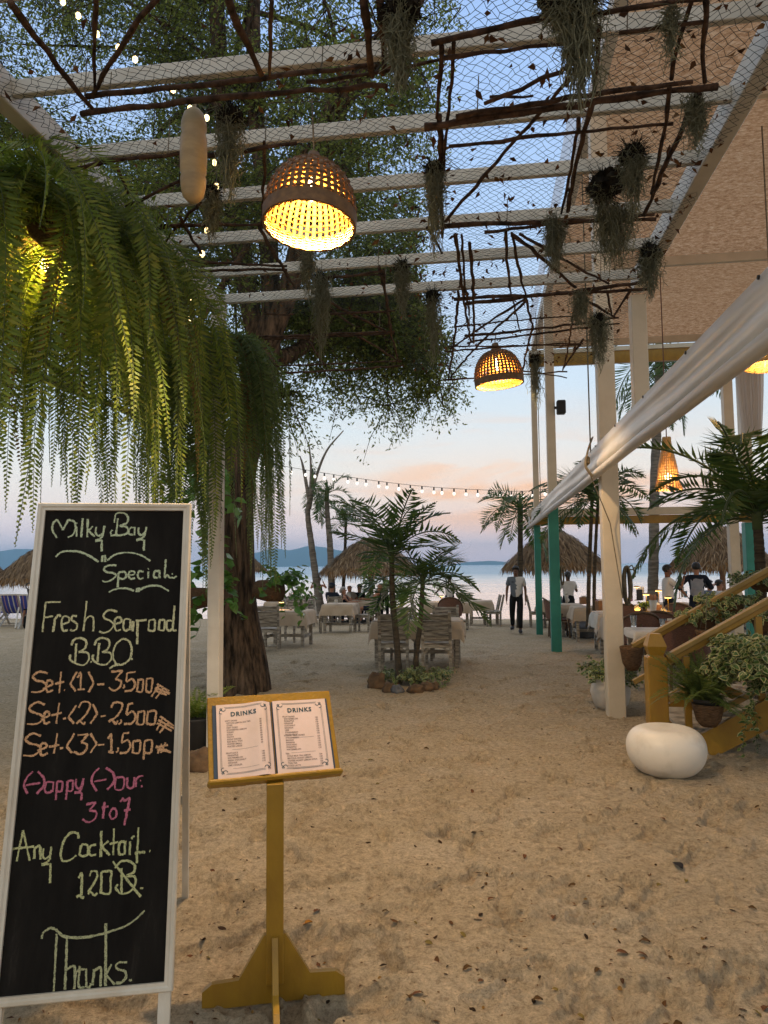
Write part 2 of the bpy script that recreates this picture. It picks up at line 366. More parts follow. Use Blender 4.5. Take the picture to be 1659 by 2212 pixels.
tx = nd(t, 'ShaderNodeTexCoord')
def sn(scale, detail=6, rough=.6, st=(1, 1, 1)):
    mp = nd(t, 'ShaderNodeMapping'); mp.inputs['Scale'].default_value = st; l(tx.outputs['Object'], mp.inputs[0])
    n = nd(t, 'ShaderNodeTexNoise'); n.inputs['Scale'].default_value = scale; n.inputs['Detail'].default_value = detail; n.inputs['Roughness'].default_value = rough; l(mp.outputs[0], n.inputs[0]); return n
r1 = ramp(t, [(.30, (.48, .375, .24)), (.5, (.54, .43, .285)), (.70, (.59, .485, .345))]); l(sn(1.6, 8, .65).outputs[0], r1.inputs[0])
r2 = ramp(t, [(.36, (.30, .27, .25)), (.46, (.92, .91, .9)), (.55, (1.05, 1.05, 1.05)), (.66, (1.35, 1.33, 1.3))]); l(sn(75, 7, .9).outputs[0], r2.inputs[0])
mx = nd(t, 'ShaderNodeMixRGB', blend_type='MULTIPLY'); mx.inputs[0].default_value = .9; l(r1.outputs[0], mx.inputs[1]); l(r2.outputs[0], mx.inputs[2])
r3 = ramp(t, [(.31, (.25, .19, .14)), (.40, (1, 1, 1))]); l(sn(34, 6, .85).outputs[0], r3.inputs[0])
mx2 = nd(t, 'ShaderNodeMixRGB', blend_type='MULTIPLY'); mx2.inputs[0].default_value = .75; l(mx.outputs[0], mx2.inputs[1]); l(r3.outputs[0], mx2.inputs[2])
r4 = ramp(t, [(.36, (.66, .63, .60)), (.47, (.95, .95, .95)), (.56, (1.06, 1.06, 1.06)), (.66, (1.28, 1.27, 1.25))]); l(sn(24, 5, .72).outputs[0], r4.inputs[0])
mx3 = nd(t, 'ShaderNodeMixRGB', blend_type='MULTIPLY'); mx3.inputs[0].default_value = .9; l(mx2.outputs[0], mx3.inputs[1]); l(r4.outputs[0], mx3.inputs[2])
l(mx3.outputs[0], b.inputs['Base Color']); b.inputs['Roughness'].default_value = .95; b.inputs['Specular IOR Level'].default_value = .1
bp = nd(t, 'ShaderNodeBump'); bp.inputs['Strength'].default_value = 1.0; bp.inputs['Distance'].default_value = .07; l(sn(24, 9, .75).outputs[0], bp.inputs['Height'])
bp2 = nd(t, 'ShaderNodeBump'); bp2.inputs['Strength'].default_value = .9; bp2.inputs['Distance'].default_value = .008; l(sn(190, 4, .7).outputs[0], bp2.inputs['Height']); l(bp.outputs[0], bp2.inputs['Normal'])
l(bp2.outputs[0], b.inputs['Normal'])
sand = npmesh('sand', V, np.stack([ii, ii+1, ii+nx+1, ii+nx], 1), sm, smooth=True)
tag(sand, 'pale trampled beach sand with footprints', 'sand', kind='structure')
# the sea
wm, t, b, o = newmat('sea_water'); l = t.links.new; tx = nd(t, 'ShaderNodeTexCoord')
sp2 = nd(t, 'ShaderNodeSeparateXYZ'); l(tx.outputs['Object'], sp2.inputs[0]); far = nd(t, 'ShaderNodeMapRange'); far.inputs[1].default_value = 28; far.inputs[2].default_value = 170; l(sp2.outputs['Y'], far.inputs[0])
bc = ramp(t, [(0, (.46, .31, .26)), (.25, (.32, .31, .31)), (.6, (.16, .30, .36)), (1, (.10, .26, .36))]); l(far.outputs[0], bc.inputs[0]); l(bc.outputs[0], b.inputs['Base Color']); b.inputs['IOR'].default_value = 1.33; b.inputs['Specular IOR Level'].default_value = .6  # sandy shallows to deep teal, with the sunset's reflected pink put into the colour
rw = ramp(t, [(.35, (.10,)*3), (.65, (.24,)*3)]); l(sn(.05, 4, .6, (.25, 2.2, 1)).outputs[0], rw.inputs[0]); rr = ramp(t, [(0, (.03,)*3), (.3, (.12,)*3), (1, (.34,)*3)]); l(far.outputs[0], rr.inputs[0]); ra = nd(t, 'ShaderNodeMath', operation='ADD'); l(rr.outputs[0], ra.inputs[0]); rs_ = nd(t, 'ShaderNodeMath', operation='MULTIPLY'); rs_.inputs[1].default_value = .6; l(rw.outputs[0], rs_.inputs[0]); l(rs_.outputs[0], ra.inputs[1]); l(ra.outputs[0], b.inputs['Roughness'])
bp = nd(t, 'ShaderNodeBump'); bp.inputs['Strength'].default_value = .16; bp.inputs['Distance'].default_value = .12; l(sn(.9, 6, .6, (.35, 1.5, 1)).outputs[0], bp.inputs['Height'])
bp2 = nd(t, 'ShaderNodeBump'); bp2.inputs['Strength'].default_value = .25; bp2.inputs['Distance'].default_value = .6; l(sn(.09, 4, .6, (.3, 1.6, 1)).outputs[0], bp2.inputs['Height']); l(bp.outputs[0], bp2.inputs['Normal'])
l(bp2.outputs[0], b.inputs['Normal'])
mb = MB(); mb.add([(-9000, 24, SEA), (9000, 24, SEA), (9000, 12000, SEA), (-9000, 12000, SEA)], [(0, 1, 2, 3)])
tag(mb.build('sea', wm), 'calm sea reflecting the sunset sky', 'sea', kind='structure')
# far wooded islands across the bay
hm = M('far_island_woods', (.05, .085, .04), (.035, .06, .03), 1.0, .006, spec=0, detail=6)
def island(pts, Y, label):
    """pts: crest in the measuring frame; a real ridge with slopes to both sides"""
    c = [AY(px, py, Y) for px, py in pts]; vs = []; k = len(c); n = 60
    cx_ = [p.x for p in c]; cz_ = [p.z for p in c]
    X = np.linspace(cx_[0], cx_[-1], n); H = np.interp(X, cx_, cz_); H = np.maximum(H, SEA)
    H += np.array([noise.noise((x*.004, Y, 0))*.05+noise.noise((x*.013, Y, 3))*.03 for x in X])*(H.max()-SEA)*np.sin(np.linspace(0, math.pi, n))
    rows = [(-.5, 0), (-.36, .28), (-.2, .62), (-.08, .9), (0, 1), (.15, .8), (.5, 0)]
    D = min(450, (X[-1]-X[0])*.45)
    for (o_, h) in rows:
        for i in range(n):
            w = 1+.25*noise.noise((X[i]*.008, o_*9, 1)) if 0 < h < 1 else 1
            vs.append((X[i], Y+D*(o_+.5)*(.35+.65*math.sin(math.pi*i/(n-1))), SEA-1+(H[i]-SEA+1)*h*w))
    r = len(rows); f = [(a*n+i, a*n+i+1, (a+1)*n+i+1, (a+1)*n+i) for a in range(r-1) for i in range(n-1)]
    m_ = MB(); m_.add(vs, f); return tag(m_.build('hills', hm, smooth=True), label, 'hills', kind='structure')
island([(430, 1226), (500, 1200), (545, 1189), (575, 1184), (600, 1187), (640, 1177), (655, 1177), (700, 1184), (760, 1196), (800, 1206), (860, 1225)], 3450, 'long blue island ridge across the bay behind the tree trunk')
island([(-220, 1236), (-120, 1200), (-20, 1184), (60, 1184), (130, 1186), (220, 1196), (330, 1215), (420, 1232)], 3350, 'blue island behind the striped deck chairs')
island([(960, 1222), (1010, 1214), (1060, 1211), (1090, 1213), (1140, 1222)], 3700, 'low blue headland beyond the middle palms')
# ================================================================== pergola
PGZ = 4.10
XL, XR = -2.42, 1.42
pg = thing('pergola', 'white timber pergola overhead with crossbeams and one post before the big tree', 'pergola', (XL, 6.3, 0))
po = (XL, 6.3, 0)
BEAMY = [6.22-.595*k for k in range(9)]
for y in BEAMY:
    mb = MB(po); mb.box(((XL+XR)/2, y, PGZ+.045), (XR-XL-.10, .042, .085), bev=.004); mb.build('crossbeam', MT['white'], pg)
for x in (XL, XR):
    mb = MB(po); mb.box((x, 2.85, PGZ+.03), (.10, 7.1, .17), bev=.006); mb.build('edge_beam', MT['white'], pg)
mb = MB(po); mb.box((XL, 6.3, 1.98), (.115, .115, 4.1), bev=.006); mb.build('post', MT['white'], pg)
p4 = AX(1385, 800, XR)
mb = MB(po); mb.box((XR, p4.y+.06, 3.50), (.13, .13, 1.02), bev=.006); mb.build('post', MT['cream'], pg)
# ================================================================== pavilion on the right: tall posts, high matting roof, beams
PX, RZ = 1.42, 7.05
P1Y, P2Y, P3Y, P5X = 8.0, 14.1, 18.2, 6.45
pav = thing('pavilion', 'tall open pavilion on white and sea-green posts under a high brown matting roof', 'pavilion', (PX, P1Y, 0))
vo = (PX, P1Y, 0)
def pav_post(x, y, w, greenz):
    mb = MB(vo); z0 = gz(x, y)-.15
    if greenz > 0:
        mb.mi = 1; mb.box((x, y, (z0+greenz)/2), (w, w, greenz-z0), bev=.008); mb.mi = 0; z0 = greenz
    mb.box((x, y, (z0+RZ-.02)/2), (w*(.9 if greenz > 0 else 1), w*(.9 if greenz > 0 else 1), RZ-.02-z0), bev=.008)
    return mb.build('post', [MT['cream'], MT['green']], pav)
pav_post(PX, P1Y+.09, .185, 0); pav_post(PX, P2Y+.09, .19, 2.98); pav_post(PX, P3Y, .155, 2.85); pav_post(P5X, P3Y, .26, 2.60)
# roof of fibre matting, sagging between the crossbeams
rm, t, b, o = newmat('coir_matting'); l = t.links.new; tx = nd(t, 'ShaderNodeTexCoord')
n1 = sn(7, 10, .82, (1.6, 3.2, 1)); r_ = ramp(t, [(.36, (.22, .11, .05)), (.48, (.42, .235, .12)), (.57, (.54, .34, .195)), (.68, (.72, .54, .36))]); l(n1.outputs[0], r_.inputs[0])
l(r_.outputs[0], b.inputs['Base Color']); b.inputs['Roughness'].default_value = .9; b.inputs['Specular IOR Level'].default_value = .1
bp = nd(t, 'ShaderNodeBump'); bp.inputs['Strength'].default_value = .8; bp.inputs['Distance'].default_value = .03; l(sn(22, 8, .7, (1, 2.5, 1)).outputs[0], bp.inputs['Height']); l(bp.outputs[0], b.inputs['Normal'])
tr = nd(t, 'ShaderNodeBsdfTranslucent'); l(r_.outputs[0], tr.inputs[0]); mxs = nd(t, 'ShaderNodeMixShader'); mxs.inputs[0].default_value = .62
l(b.outputs[0], mxs.inputs[1]); l(tr.outputs[0], mxs.inputs[2]); l(mxs.outputs[0], o.inputs[0])
cb = [-1.0, 3.6, 8.2, 12.85, 17.45]
vs = []; fs = []; XS = np.linspace(PX+.06, 9.0, 40); YS = []
for a, b_ in zip(cb[:-1], cb[1:]): YS += list(np.linspace(a, b_, 15)[:-1])
YS.append(cb[-1])
for y in YS:
    k = max(i for i in range(len(cb)) if cb[i] <= y+1e-6); u = 0 if k == len(cb)-1 else (y-cb[k])/(cb[k+1]-cb[k])
    for x in XS: vs.append((x-PX, y-P1Y, RZ+.02+.30*math.sin(math.pi*u)**.6 + .03*noise.noise((x*.9, y*.9, 0))))
nX = len(XS); ii = [(a*nX+c, a*nX+c+1, (a+1)*nX+c+1, (a+1)*nX+c) for a in range(len(YS)-1) for c in range(nX-1)]
npmesh('roof_matting', vs, ii, rm, pav, smooth=True)
for y in cb[1:]:
    mb = MB(vo); mb.box((5.2, y, RZ-.05), (7.6, .09, .16), bev=.006); mb.build('roof_beam', MT['cream'], pav)
mb = MB(vo); mb.box((PX, 8.2, RZ+.03), (.13, 19.3, .20), bev=.006); mb.build('edge_beam', MT['white'], pav)
mb = MB(vo)
for i in range(4):
    x = PX-.10-.035*i; mb.add([(x, -1.4, RZ+.15+.012*(i % 2)), (x-.035, -1.4, RZ+.15+.012*((i+1) % 2)), (x-.035, 17.6, RZ+.15+.012*((i+1) % 2)), (x, 17.6, RZ+.15+.012*(i % 2))], [(0, 1, 2, 3)])
pm, t, b, o = newmat('clear_roof_sheet'); b.inputs['Base Color'].default_value = (.75, .78, .8, 1); b.inputs['Roughness'].default_value = .3; b.inputs['Transmission Weight'].default_value = .5; b.inputs['Alpha'].default_value = .75
mb.build('clear_roof_strip', pm, pav)
g0, g1 = AY(1300, 752, P3Y), AY(1300, 790, P3Y)
mb = MB(vo); mb.mi = 1; mb.box(((PX+9)/2, P3Y-.02, (g0.z*.45+g1.z*.55)), (9-PX+.2, .10, (g0.z-g1.z)*.72)); mb.mi = 0; mb.box(((PX+9)/2, P3Y-.02, g0.z-.05), (9-PX+.2, .16, .11), bev=.006)
mb.build('gable_beam', [MT['cream'], MT['yellow']], pav)
mb = MB(vo); mb.mi = 1; mb.box(((PX+P5X)/2, P3Y-.13, 2.72), (P5X-PX+.35, .07, .20), bev=.005); mb.mi = 0; mb.box(((PX+P5X)/2, P3Y-.15, 2.92), (P5X-PX+.45, .11, .18), bev=.005)
mb.build('lower_beam', [MT['cream'], MT['yellow']], pav)
mb = MB(vo); mb.box((PX, 11.5, 2.955), (.11, 13.8, .12), bev=.005); mb.build('side_beam', MT['cream'], pav)
mb = MB(vo); mb.box((P5X, 12.0, 2.86), (.12, 12.2, .18), bev=.005); mb.build('side_beam', MT['cream'], pav)
# white rolled-up awning along the posts
AWX = 1.275
aw = thing('rolled_awning', 'long white vinyl awning rolled up on a rail beside the tall posts', 'awning', (AWX, 3.0, 2.9))
ao = (AWX, 3.0, 2.9)
am, t, b, o = newmat('white_vinyl'); l = t.links.new; tx = nd(t, 'ShaderNodeTexCoord')
r_ = ramp(t, [(.3, (.50, .47, .42)), (.7, (.64, .61, .56))]); l(sn(3, 5, .6, (1, .25, 1)).outputs[0], r_.inputs[0]); l(r_.outputs[0], b.inputs['Base Color'])
b.inputs['Roughness'].default_value = .34; b.inputs['Specular IOR Level'].default_value = .5
bp = nd(t, 'ShaderNodeBump'); bp.inputs['Strength'].default_value = .35; bp.inputs['Distance'].default_value = .03; l(sn(6, 4, .5, (1, .35, 2)).outputs[0], bp.inputs['Height']); l(bp.outputs[0], b.inputs['Normal'])
tr = nd(t, 'ShaderNodeBsdfTranslucent'); l(r_.outputs[0], tr.inputs[0]); mxs = nd(t, 'ShaderNodeMixShader'); mxs.inputs[0].default_value = .3
l(b.outputs[0], mxs.inputs[1]); l(tr.outputs[0], mxs.inputs[2]); l(mxs.outputs[0], o.inputs[0])
vs = []; Yn = np.concatenate([np.linspace(1.0, 8, 120), np.linspace(8.1, 18.9, 80)]); prof = []
for k in range(17): prof.append((k/16*.78, 0, 0))
cnt = 17+13
for y in Yn:
    s_ = min(1, y/5); zt, zb = 2.945, 2.605 + .006*math.sin(y*1.1) + .010*noise.noise((y*.6, 0, 0))
    for k in range(17):
        u = k/16; x = -.012*math.sin(u*10+noise.noise((y*.22, u*2, 5))*2.5) + .016*noise.noise((y*.4, u*3, 1)) - .022*math.sin(u*3.14) + .005*math.sin(y*1.3-u*7)
        x *= min(1, u*3)
        vs.append((AWX+x, y, zt-(zt-zb-.05)*u))
    for k in range(13):
        a = math.pi*.5 + k/12*math.pi*2.0; q = .044+.005*noise.noise((y*1.1, k*.4, 2))
        vs.append((AWX-.03+q*math.cos(a)*1.0, y, zb+q*math.sin(a)))
vs = np.array(vs)-np.array(ao); ii = [(a*cnt+c, a*cnt+c+1, (a+1)*cnt+c+1, (a+1)*cnt+c) for a in range(len(Yn)-1) for c in range(cnt-1)]
sh = npmesh('awning_sheet', vs, ii, am, aw, smooth=True)
mb = MB(ao)
for y in np.arange(3.3, 18, 1.15): mb.tube([(AWX-.02, y, 2.925), (AWX-.012, y, 2.925)], .011, 8)
mb.build('rivet', MT['black'], sh)
mb = MB(ao); mb.box((AWX+.035, 9.95, 2.93), (.04, 17.9, .05), bev=.004); mb.build('rail', MT['cream'], aw)
k1 = AX(1285, 985, AWX-.05); mb = MB(ao)
for i in range(5): mb.tube(spline([k1+Vector((-.02, -.05+.024*i, .20)), k1+Vector((-.07, -.05+.022*i, .06)), k1+Vector((-.10, -.045+.02*i, -.10)), k1+Vector((-.03, -.04+.02*i, -.22))], 5), .007, 6)
mb.box(k1+Vector((-.08, 0, -.05)), (.05, .09, .10), bev=.02); mb.tube([k1+Vector((-.06, 0, -.18)), AY(1318, 1130, 7.95), AY(1345, 1292, 7.95)], .006, 6)
mb.build('pull_rope', MT['rope'], aw)
for (px, y0, py0, py1) in ((1276, 8.4, 560, 985), (1168, 15.2, 820, 1090)):
    a = AX(px, py1, AWX); mb = MB(ao); mb.tube([(AWX, a.y, 2.92), (AWX, a.y+.01, RZ)], .008, 6); mb.build('hoist_cord', MT['rope'], aw)
# black speaker on the second post
p = AY(1212, 880, P2Y-.05)
sp = thing('loudspeaker', 'small black loudspeaker fixed to a white post above the awning', 'speaker', p)
mb = MB(); mb.box((0, 0, 0), (.17, .17, .27), bev=.02); mb.build('cabinet', MT['black'], sp)
mb = MB(); mb.box((0, -.089, 0), (.14, .008, .24)); mb.build('grille', M('speaker_grille', (.03, .03, .03), (.01, .01, .01), .8, 300), sp)
mb = MB(); mb.box((-.10, .02, 0), (.06, .03, .05)); mb.build('bracket', MT['black'], sp)
# coils of rope hung on the posts
def rope_coil(px0, py0, px1, py1, Y, n, label):
    a, b_ = AY(px0, py0, Y), AY(px1, py1, Y); h = (a.z-b_.z); w = abs(b_.x-a.x); c = (a+b_)/2; R2 = random.Random(n*7)
    mb = MB(c)
    for i in range(n):
        rx, rz = w/2*R2.uniform(.45, 1), h/2*R2.uniform(.85, 1); oy = R2.uniform(-.05, .05); ph = R2.uniform(0, 6)
        mb.tube([c+Vector((rx*math.cos(q), oy+.02*math.sin(q*2+ph), rz*math.sin(q))) for q in np.linspace(0, 2*math.pi, 26)], .010, 5, cap=False)
    for i in range(2): mb.tube(spline([c+Vector((w*.1, 0, h*.42)), c+Vector((w*.6, -.02, h*(.40+.1*i))), c+Vector((w*.95, 0, h*(.46-.25*i)))], 5), .007, 5)
    o = mb.build('rope_coil', MT['rope'], loc=c, smooth=True); return tag(o, label, 'rope', 'rope coils hung on the posts')
rope_coil(1344, 1222, 1366, 1308, 8.22, 22, 'large coil of brown rope hanging on the nearest white post')
rope_coil(1210, 1222, 1219, 1264, 14.15, 14, 'coil of rope hanging on the tallest green post in the sand')
rope_coil(1156, 1225, 1165, 1262, 18.2, 12, 'thin coil of pale rope on the farther green post behind the walking man')
# ================================================================== stairs going up to the right
SY0, SY1, SK = 6.72, 7.78, .57
st = thing('staircase', 'ochre painted wooden stairs with handrails rising beside the white round stool', 'staircase', (1.55, SY0, 0))
sto = (1.55, SY0, 0)
nb = Vector((1.545, 6.76, 0)); w = .083
mb = MB(sto); mb.box(nb+Vector((0, 0, .38)), (w*2, w*2, .86), bev=.006)
def ring(z, q): return [nb+Vector((q*x, q*y, z)) for x, y in ((-1, -1), (1, -1), (1, 1), (-1, 1))]
lv = [ring(.8105, w*.80), ring(.825, w*.70), ring(.905, w*1.02), ring(1.005, w*.62), ring(1.015, w*.56)]
mb.add(sum(lv, []), [(i*4+j, i*4+(j+1) % 4, (i+1)*4+(j+1) % 4, (i+1)*4+j) for i in range(4) for j in range(4)] + [(16, 17, 18, 19)])
mb.build('newel_post', MT['yellow'], st)
def rail(name, y, x0, z0, x1, w_, h_, mat):
    mb = MB(sto); mb.bar((x0, y, z0), (x1, y, z0+(x1-x0)*SK), w_, h_, bev=.004); return mb.build(name, mat, st)
hz0 = .79
for (y, x0, z0) in ((SY0, 1.63, .79), (SY1, 1.55, .775)):
    hr = rail('handrail', y, x0, z0+.02, 5.4, .085, .04, MT['ochre_dark']); rail('under_rail', y, x0, z0-.025, 5.4, .04, .05, MT['yellow'])
    rail('lower_rail', y, x0, z0-.36, 5.4, .05, .05, MT['ochre_dark']); rail('bottom_rail', y, x0+.25, z0-.55, 5.4, .045, .05, MT['ochre_dark'])
    for i, x in enumerate((1.80, 2.42, 3.05, 3.70, 4.35)):
        mb = MB(sto); zt = z0+(x-x0)*SK-.07; mb.box((x, y, zt-.42), (.055, .045, .84), bev=.003); mb.build('baluster', MT['yellow'], st)
mb = MB(sto); a = Vector((1.80, SY0-.06, 0)); k = .54
mb.prism([Vector((1.82, SY0-.08, -.04)), Vector((1.98, SY0-.08, -.04)), Vector((5.4, SY0-.08, 3.42*k)), Vector((5.4, SY0-.08, 3.42*k+.29)), Vector((1.82, SY0-.08, .12))], (0, SY0-.08, 0), (0, SY0-.035, 0)); mb.build('stringer', MT['yellow'], st)
mb = MB(sto); mb.prism([Vector((1.75, SY1, -.04)), Vector((1.98, SY1, -.04)), Vector((5.4, SY1, 3.42*k)), Vector((5.4, SY1, 3.42*k+.29)), Vector((1.75, SY1, .12))], (0, SY1, 0), (0, SY1+.045, 0)); mb.build('stringer', MT['yellow'], st)
for i in range(11):
    x = 1.78+.30*i; z = .155*(i+1)
    mb = MB(sto); mb.box((x+.15, (SY0+SY1)/2, z), (.32, SY1-SY0-.02, .035), bev=.003); mb.build('tread', MT['weath'], st)
# ================================================================== chalkboard sign
SG = Vector((-1.416, 2.4437, .14)); syaw, stilt, SW, SH = .2883, .2175, .6185, 1.824
sr = Vector((math.cos(syaw), math.sin(syaw), 0)); sb = Vector((-math.sin(syaw), math.cos(syaw), 0))
su = Vector((0, 0, math.cos(stilt))) + sb*math.sin(stilt); sn_ = sr.cross(su)      # normal towards the viewer
def SP(u, v, d=0.0): return SG + sr*u + su*v + sn_*d       # u from the middle, v up, d out of the board
sign = thing('chalkboard_sign', 'tall standing blackboard with handwritten menu chalk in a white wooden frame', 'sign', (SG.x, SG.y, 0), 0)
so_ = (SG.x, SG.y, 0); Ms = Matrix((sr, -sn_, su)).transposed()
bm_, t, b, o = newmat('blackboard'); l = t.links.new; tx = nd(t, 'ShaderNodeTexCoord')
r_ = ramp(t, [(.35, (.006, .005, .004)), (.6, (.013, .011, .009)), (.72, (.026, .022, .018)), (.85, (.045, .039, .032))]); l(sn(5, 9, .75, (2.2, 1, .45)).outputs[0], r_.inputs[0]); l(r_.outputs[0], b.inputs['Base Color']); b.inputs['Roughness'].default_value = .85; b.inputs['Specular IOR Level'].default_value = .12
fw_ = .030
mb = MB(so_); mb.box(SP(0, SH/2, -.014), (SW-.02, .012, SH-.02), mat=Ms); board = mb.build('board', bm_, sign)
def mitre(u0, v0, u1, v1, ax, sgn):
    """one frame side with mitred ends, moulded front"""
    mb = MB(so_); vs = []
    for (d, ins) in ((-.022, 0), (.006, 0), (.010, .004), (.010, .014), (.004, .020), (.004, fw_), (-.022, fw_)):
        for (u, v, e) in ((u0, v0, 1), (u1, v1, -1)):
            if ax == 'u': vs.append(SP(u+e*ins, v+sgn*ins, d))
            else: vs.append(SP(u+sgn*ins, v+e*ins, d))
    n = 7; mb.add(vs, [(2*i, 2*i+1, 2*((i+1) % n)+1, 2*((i+1) % n)) for i in range(n)] + [tuple(2*i for i in range(n)), tuple(2*i+1 for i in range(n))[::-1]])
    return mb.build('frame_side', MT['sframe'], sign)
MT['sframe'] = M('worn_white_frame', (.62, .57, .48), (.50, .43, .33), .5, 6, (1, 1, .4), bump=.2, bscale=60, third=(.70, .66, .58))
mitre(-SW/2, SH, SW/2, SH, 'u', -1); mitre(-SW/2, 0, SW/2, 0, 'u', 1); mitre(-SW/2, 0, -SW/2, SH, 'v', 1); mitre(SW/2, 0, SW/2, SH, 'v', -1)
for s_ in (-1, 1):
    mb = MB(so_); mb.box(SP(s_*(SW/2-.028), -.075, -.012), (.042, .026, .17), mat=Ms); mb.build('front_leg', MT['sframe'], sign)
top = SP(0, SH, -.03); bl = Vector((-1.508, 3.53, 0)); bdir = bl - SP(SW/2-.03, SH-.02, -.05)
for s_ in (-1, 1):
    a = SP(s_*(SW/2-.022), SH-.02, -.045); mb = MB(so_); mb.bar(a, Vector((a.x, a.y, a.z))+bdir*1.004, .040, .030, hint=sr, bev=.002); mb.build('back_leg', MT['sframe'], sign)
a = SP(0, SH-.02, -.045)
mb = MB(so_); mb.bar(a-sr*(SW/2-.04), a+sr*(SW/2-.04), .03, .04); mb.bar(a+bdir*.72-sr*(SW/2-.04), a+bdir*.72+sr*(SW/2-.04), .02, .04); mb.build('back_rail', MT['sframe'], sign)
bk = a+bdir*.36; mb = MB(so_); mb.bar(a+bdir*.03, a+bdir*.68, SW-.09, .008, hint=bdir.cross(sr)); mb.build('back_board', bm_, sign)
# chalk writing: strokes measured on the board, laid as thin chalk ribbons on its surface
def on_board(px, py):
    d = ray(px, py); t_ = (SG-CAM).dot(sn_)/d.dot(sn_); q = CAM+d*t_-SG
    return q.dot(sr), q.dot(su)
def chalk(name, col, frame, text):
    """frame: crop scale and offset in the measuring frame; text: strokes 'x,y x,y ...' split by ';'. '~' prefix = smooth curve, else straight"""
    k, ox, oy = frame; mb = MB(so_); R2 = random.Random(len(text))
    for st_ in text.replace('\n', ' ').split(';'):
        st_ = st_.strip()
        if not st_: continue
        smooth_ = st_[0] == '~'
        pts = [tuple(float(c) for c in q.split(',')) for q in st_.lstrip('~').split()]
        P = [Vector((*on_board(ox+x*k, oy+y*k), 0)) for x, y in pts]
        P = spline(P, 7) if smooth_ and len(P) > 2 else P
        Q = [P[0]]
        for a_, b_ in zip(P[:-1], P[1:]):
            n_ = max(1, int((b_-a_).length/.006)); Q += [a_.lerp(b_, (i+1)/n_) for i in range(n_)]
        if len(Q) < 2: Q = [Q[0], Q[0]+Vector((.004, 0, 0))]
        for ly, off in ((0, .0012),):
            vs = []
            for i, q in enumerate(Q):
                d_ = (Q[min(i+1, len(Q)-1)]-Q[max(i-1, 0)]); d_ = d_.normalized() if d_.length > 0 else Vector((1, 0, 0)); nn = Vector((-d_.y, d_.x, 0))
                pr_ = .0031+.0016*abs(math.sin(i*.045+len(vs)*.001+P[0].x*40)); w1, w2 = pr_*R2.uniform(.6, 1.2), pr_*R2.uniform(.6, 1.2); off2 = -.008+off+.0004*R2.random()
                a_, b_ = q+nn*w1, q-nn*w2; vs += [SP(a_.x, a_.y, off2), SP(b_.x, b_.y, off2)]
            mb.add(vs, [(2*i+1, 2*i+3, 2*i+2, 2*i) for i in range(len(Q)-1)])
    m, t, b, o = newmat('chalk_'+name); l = t.links.new; tx_ = nd(t, 'ShaderNodeTexCoord')
    n_ = nd(t, 'ShaderNodeTexNoise'); n_.inputs['Scale'].default_value = 330; n_.inputs['Detail'].default_value = 3; l(tx_.outputs['Object'], n_.inputs[0])
    r_ = ramp(t, [(.36, tuple(c*.30 for c in col)), (.52, col)]); l(n_.outputs[0], r_.inputs[0]); l(r_.outputs[0], b.inputs['Base Color']); b.inputs['Roughness'].default_value = 1; b.inputs['Specular IOR Level'].default_value = 0
    return mb.build(name, m, board)
f1 = (.26450, 0, 1069.8); f2 = (.26842, 0, 1618.4)
chalk('chalk_heading', (.52, .58, .38), f1, '''
~460,345 425,280 430,225 465,195; 465,195 510,280; 510,280 555,195; ~555,195 605,215 612,270 590,320 550,340; 622,255 622,335; ~620,225 628,222;
672,185 660,340; 715,190 708,340; 755,250 718,285; 718,285 770,335; ~785,255 778,300 800,328 835,310; 850,245 835,330; ~835,330 810,355 775,365; ~775,375 800,368 832,365; 828,362 828,455;
960,185 945,320; ~930,220 945,150 1000,140 1040,170 1035,220 975,248; ~975,248 1030,255 1045,290 1010,318 900,325; ~915,280 900,300 905,315;
~1095,260 1060,265 1050,310 1085,320; 1100,255 1095,325; ~1130,260 1128,300 1150,322 1185,300; 1195,255 1178,330; ~1178,330 1150,350 1110,358; ~1110,368 1140,360 1170,362; 1174,360 1172,450;
~450,500 500,460 580,453 660,463 740,500 802,540; 835,488 832,542; 855,485 858,542; ~872,530 930,485 1010,465 1090,470 1160,492 1225,535;
~948,570 880,570 845,600 870,625 920,632 945,655 905,690 860,705 832,695; 965,630 960,750; ~965,630 1010,622 1030,655 1005,682 965,672; ~1050,650 1090,645 1095,622 1060,620 1045,650 1065,680 1100,672; ~1170,622 1135,618 1122,655 1140,680 1170,672; 1210,620 1208,675; ~1205,600 1212,596;
~1300,615 1262,620 1255,662 1285,672; 1300,612 1300,675; 1352,520 1342,672; ~1342,672 1365,650 1385,672 1400,668; ~1400,668 1420,672 1440,655; 1400,640 1410,638;
~885,790 930,768 990,757 1040,760 1092,778; 1115,755 1115,788; 1130,752 1132,788; ~1140,770 1190,745 1250,735 1310,742 1378,780''')
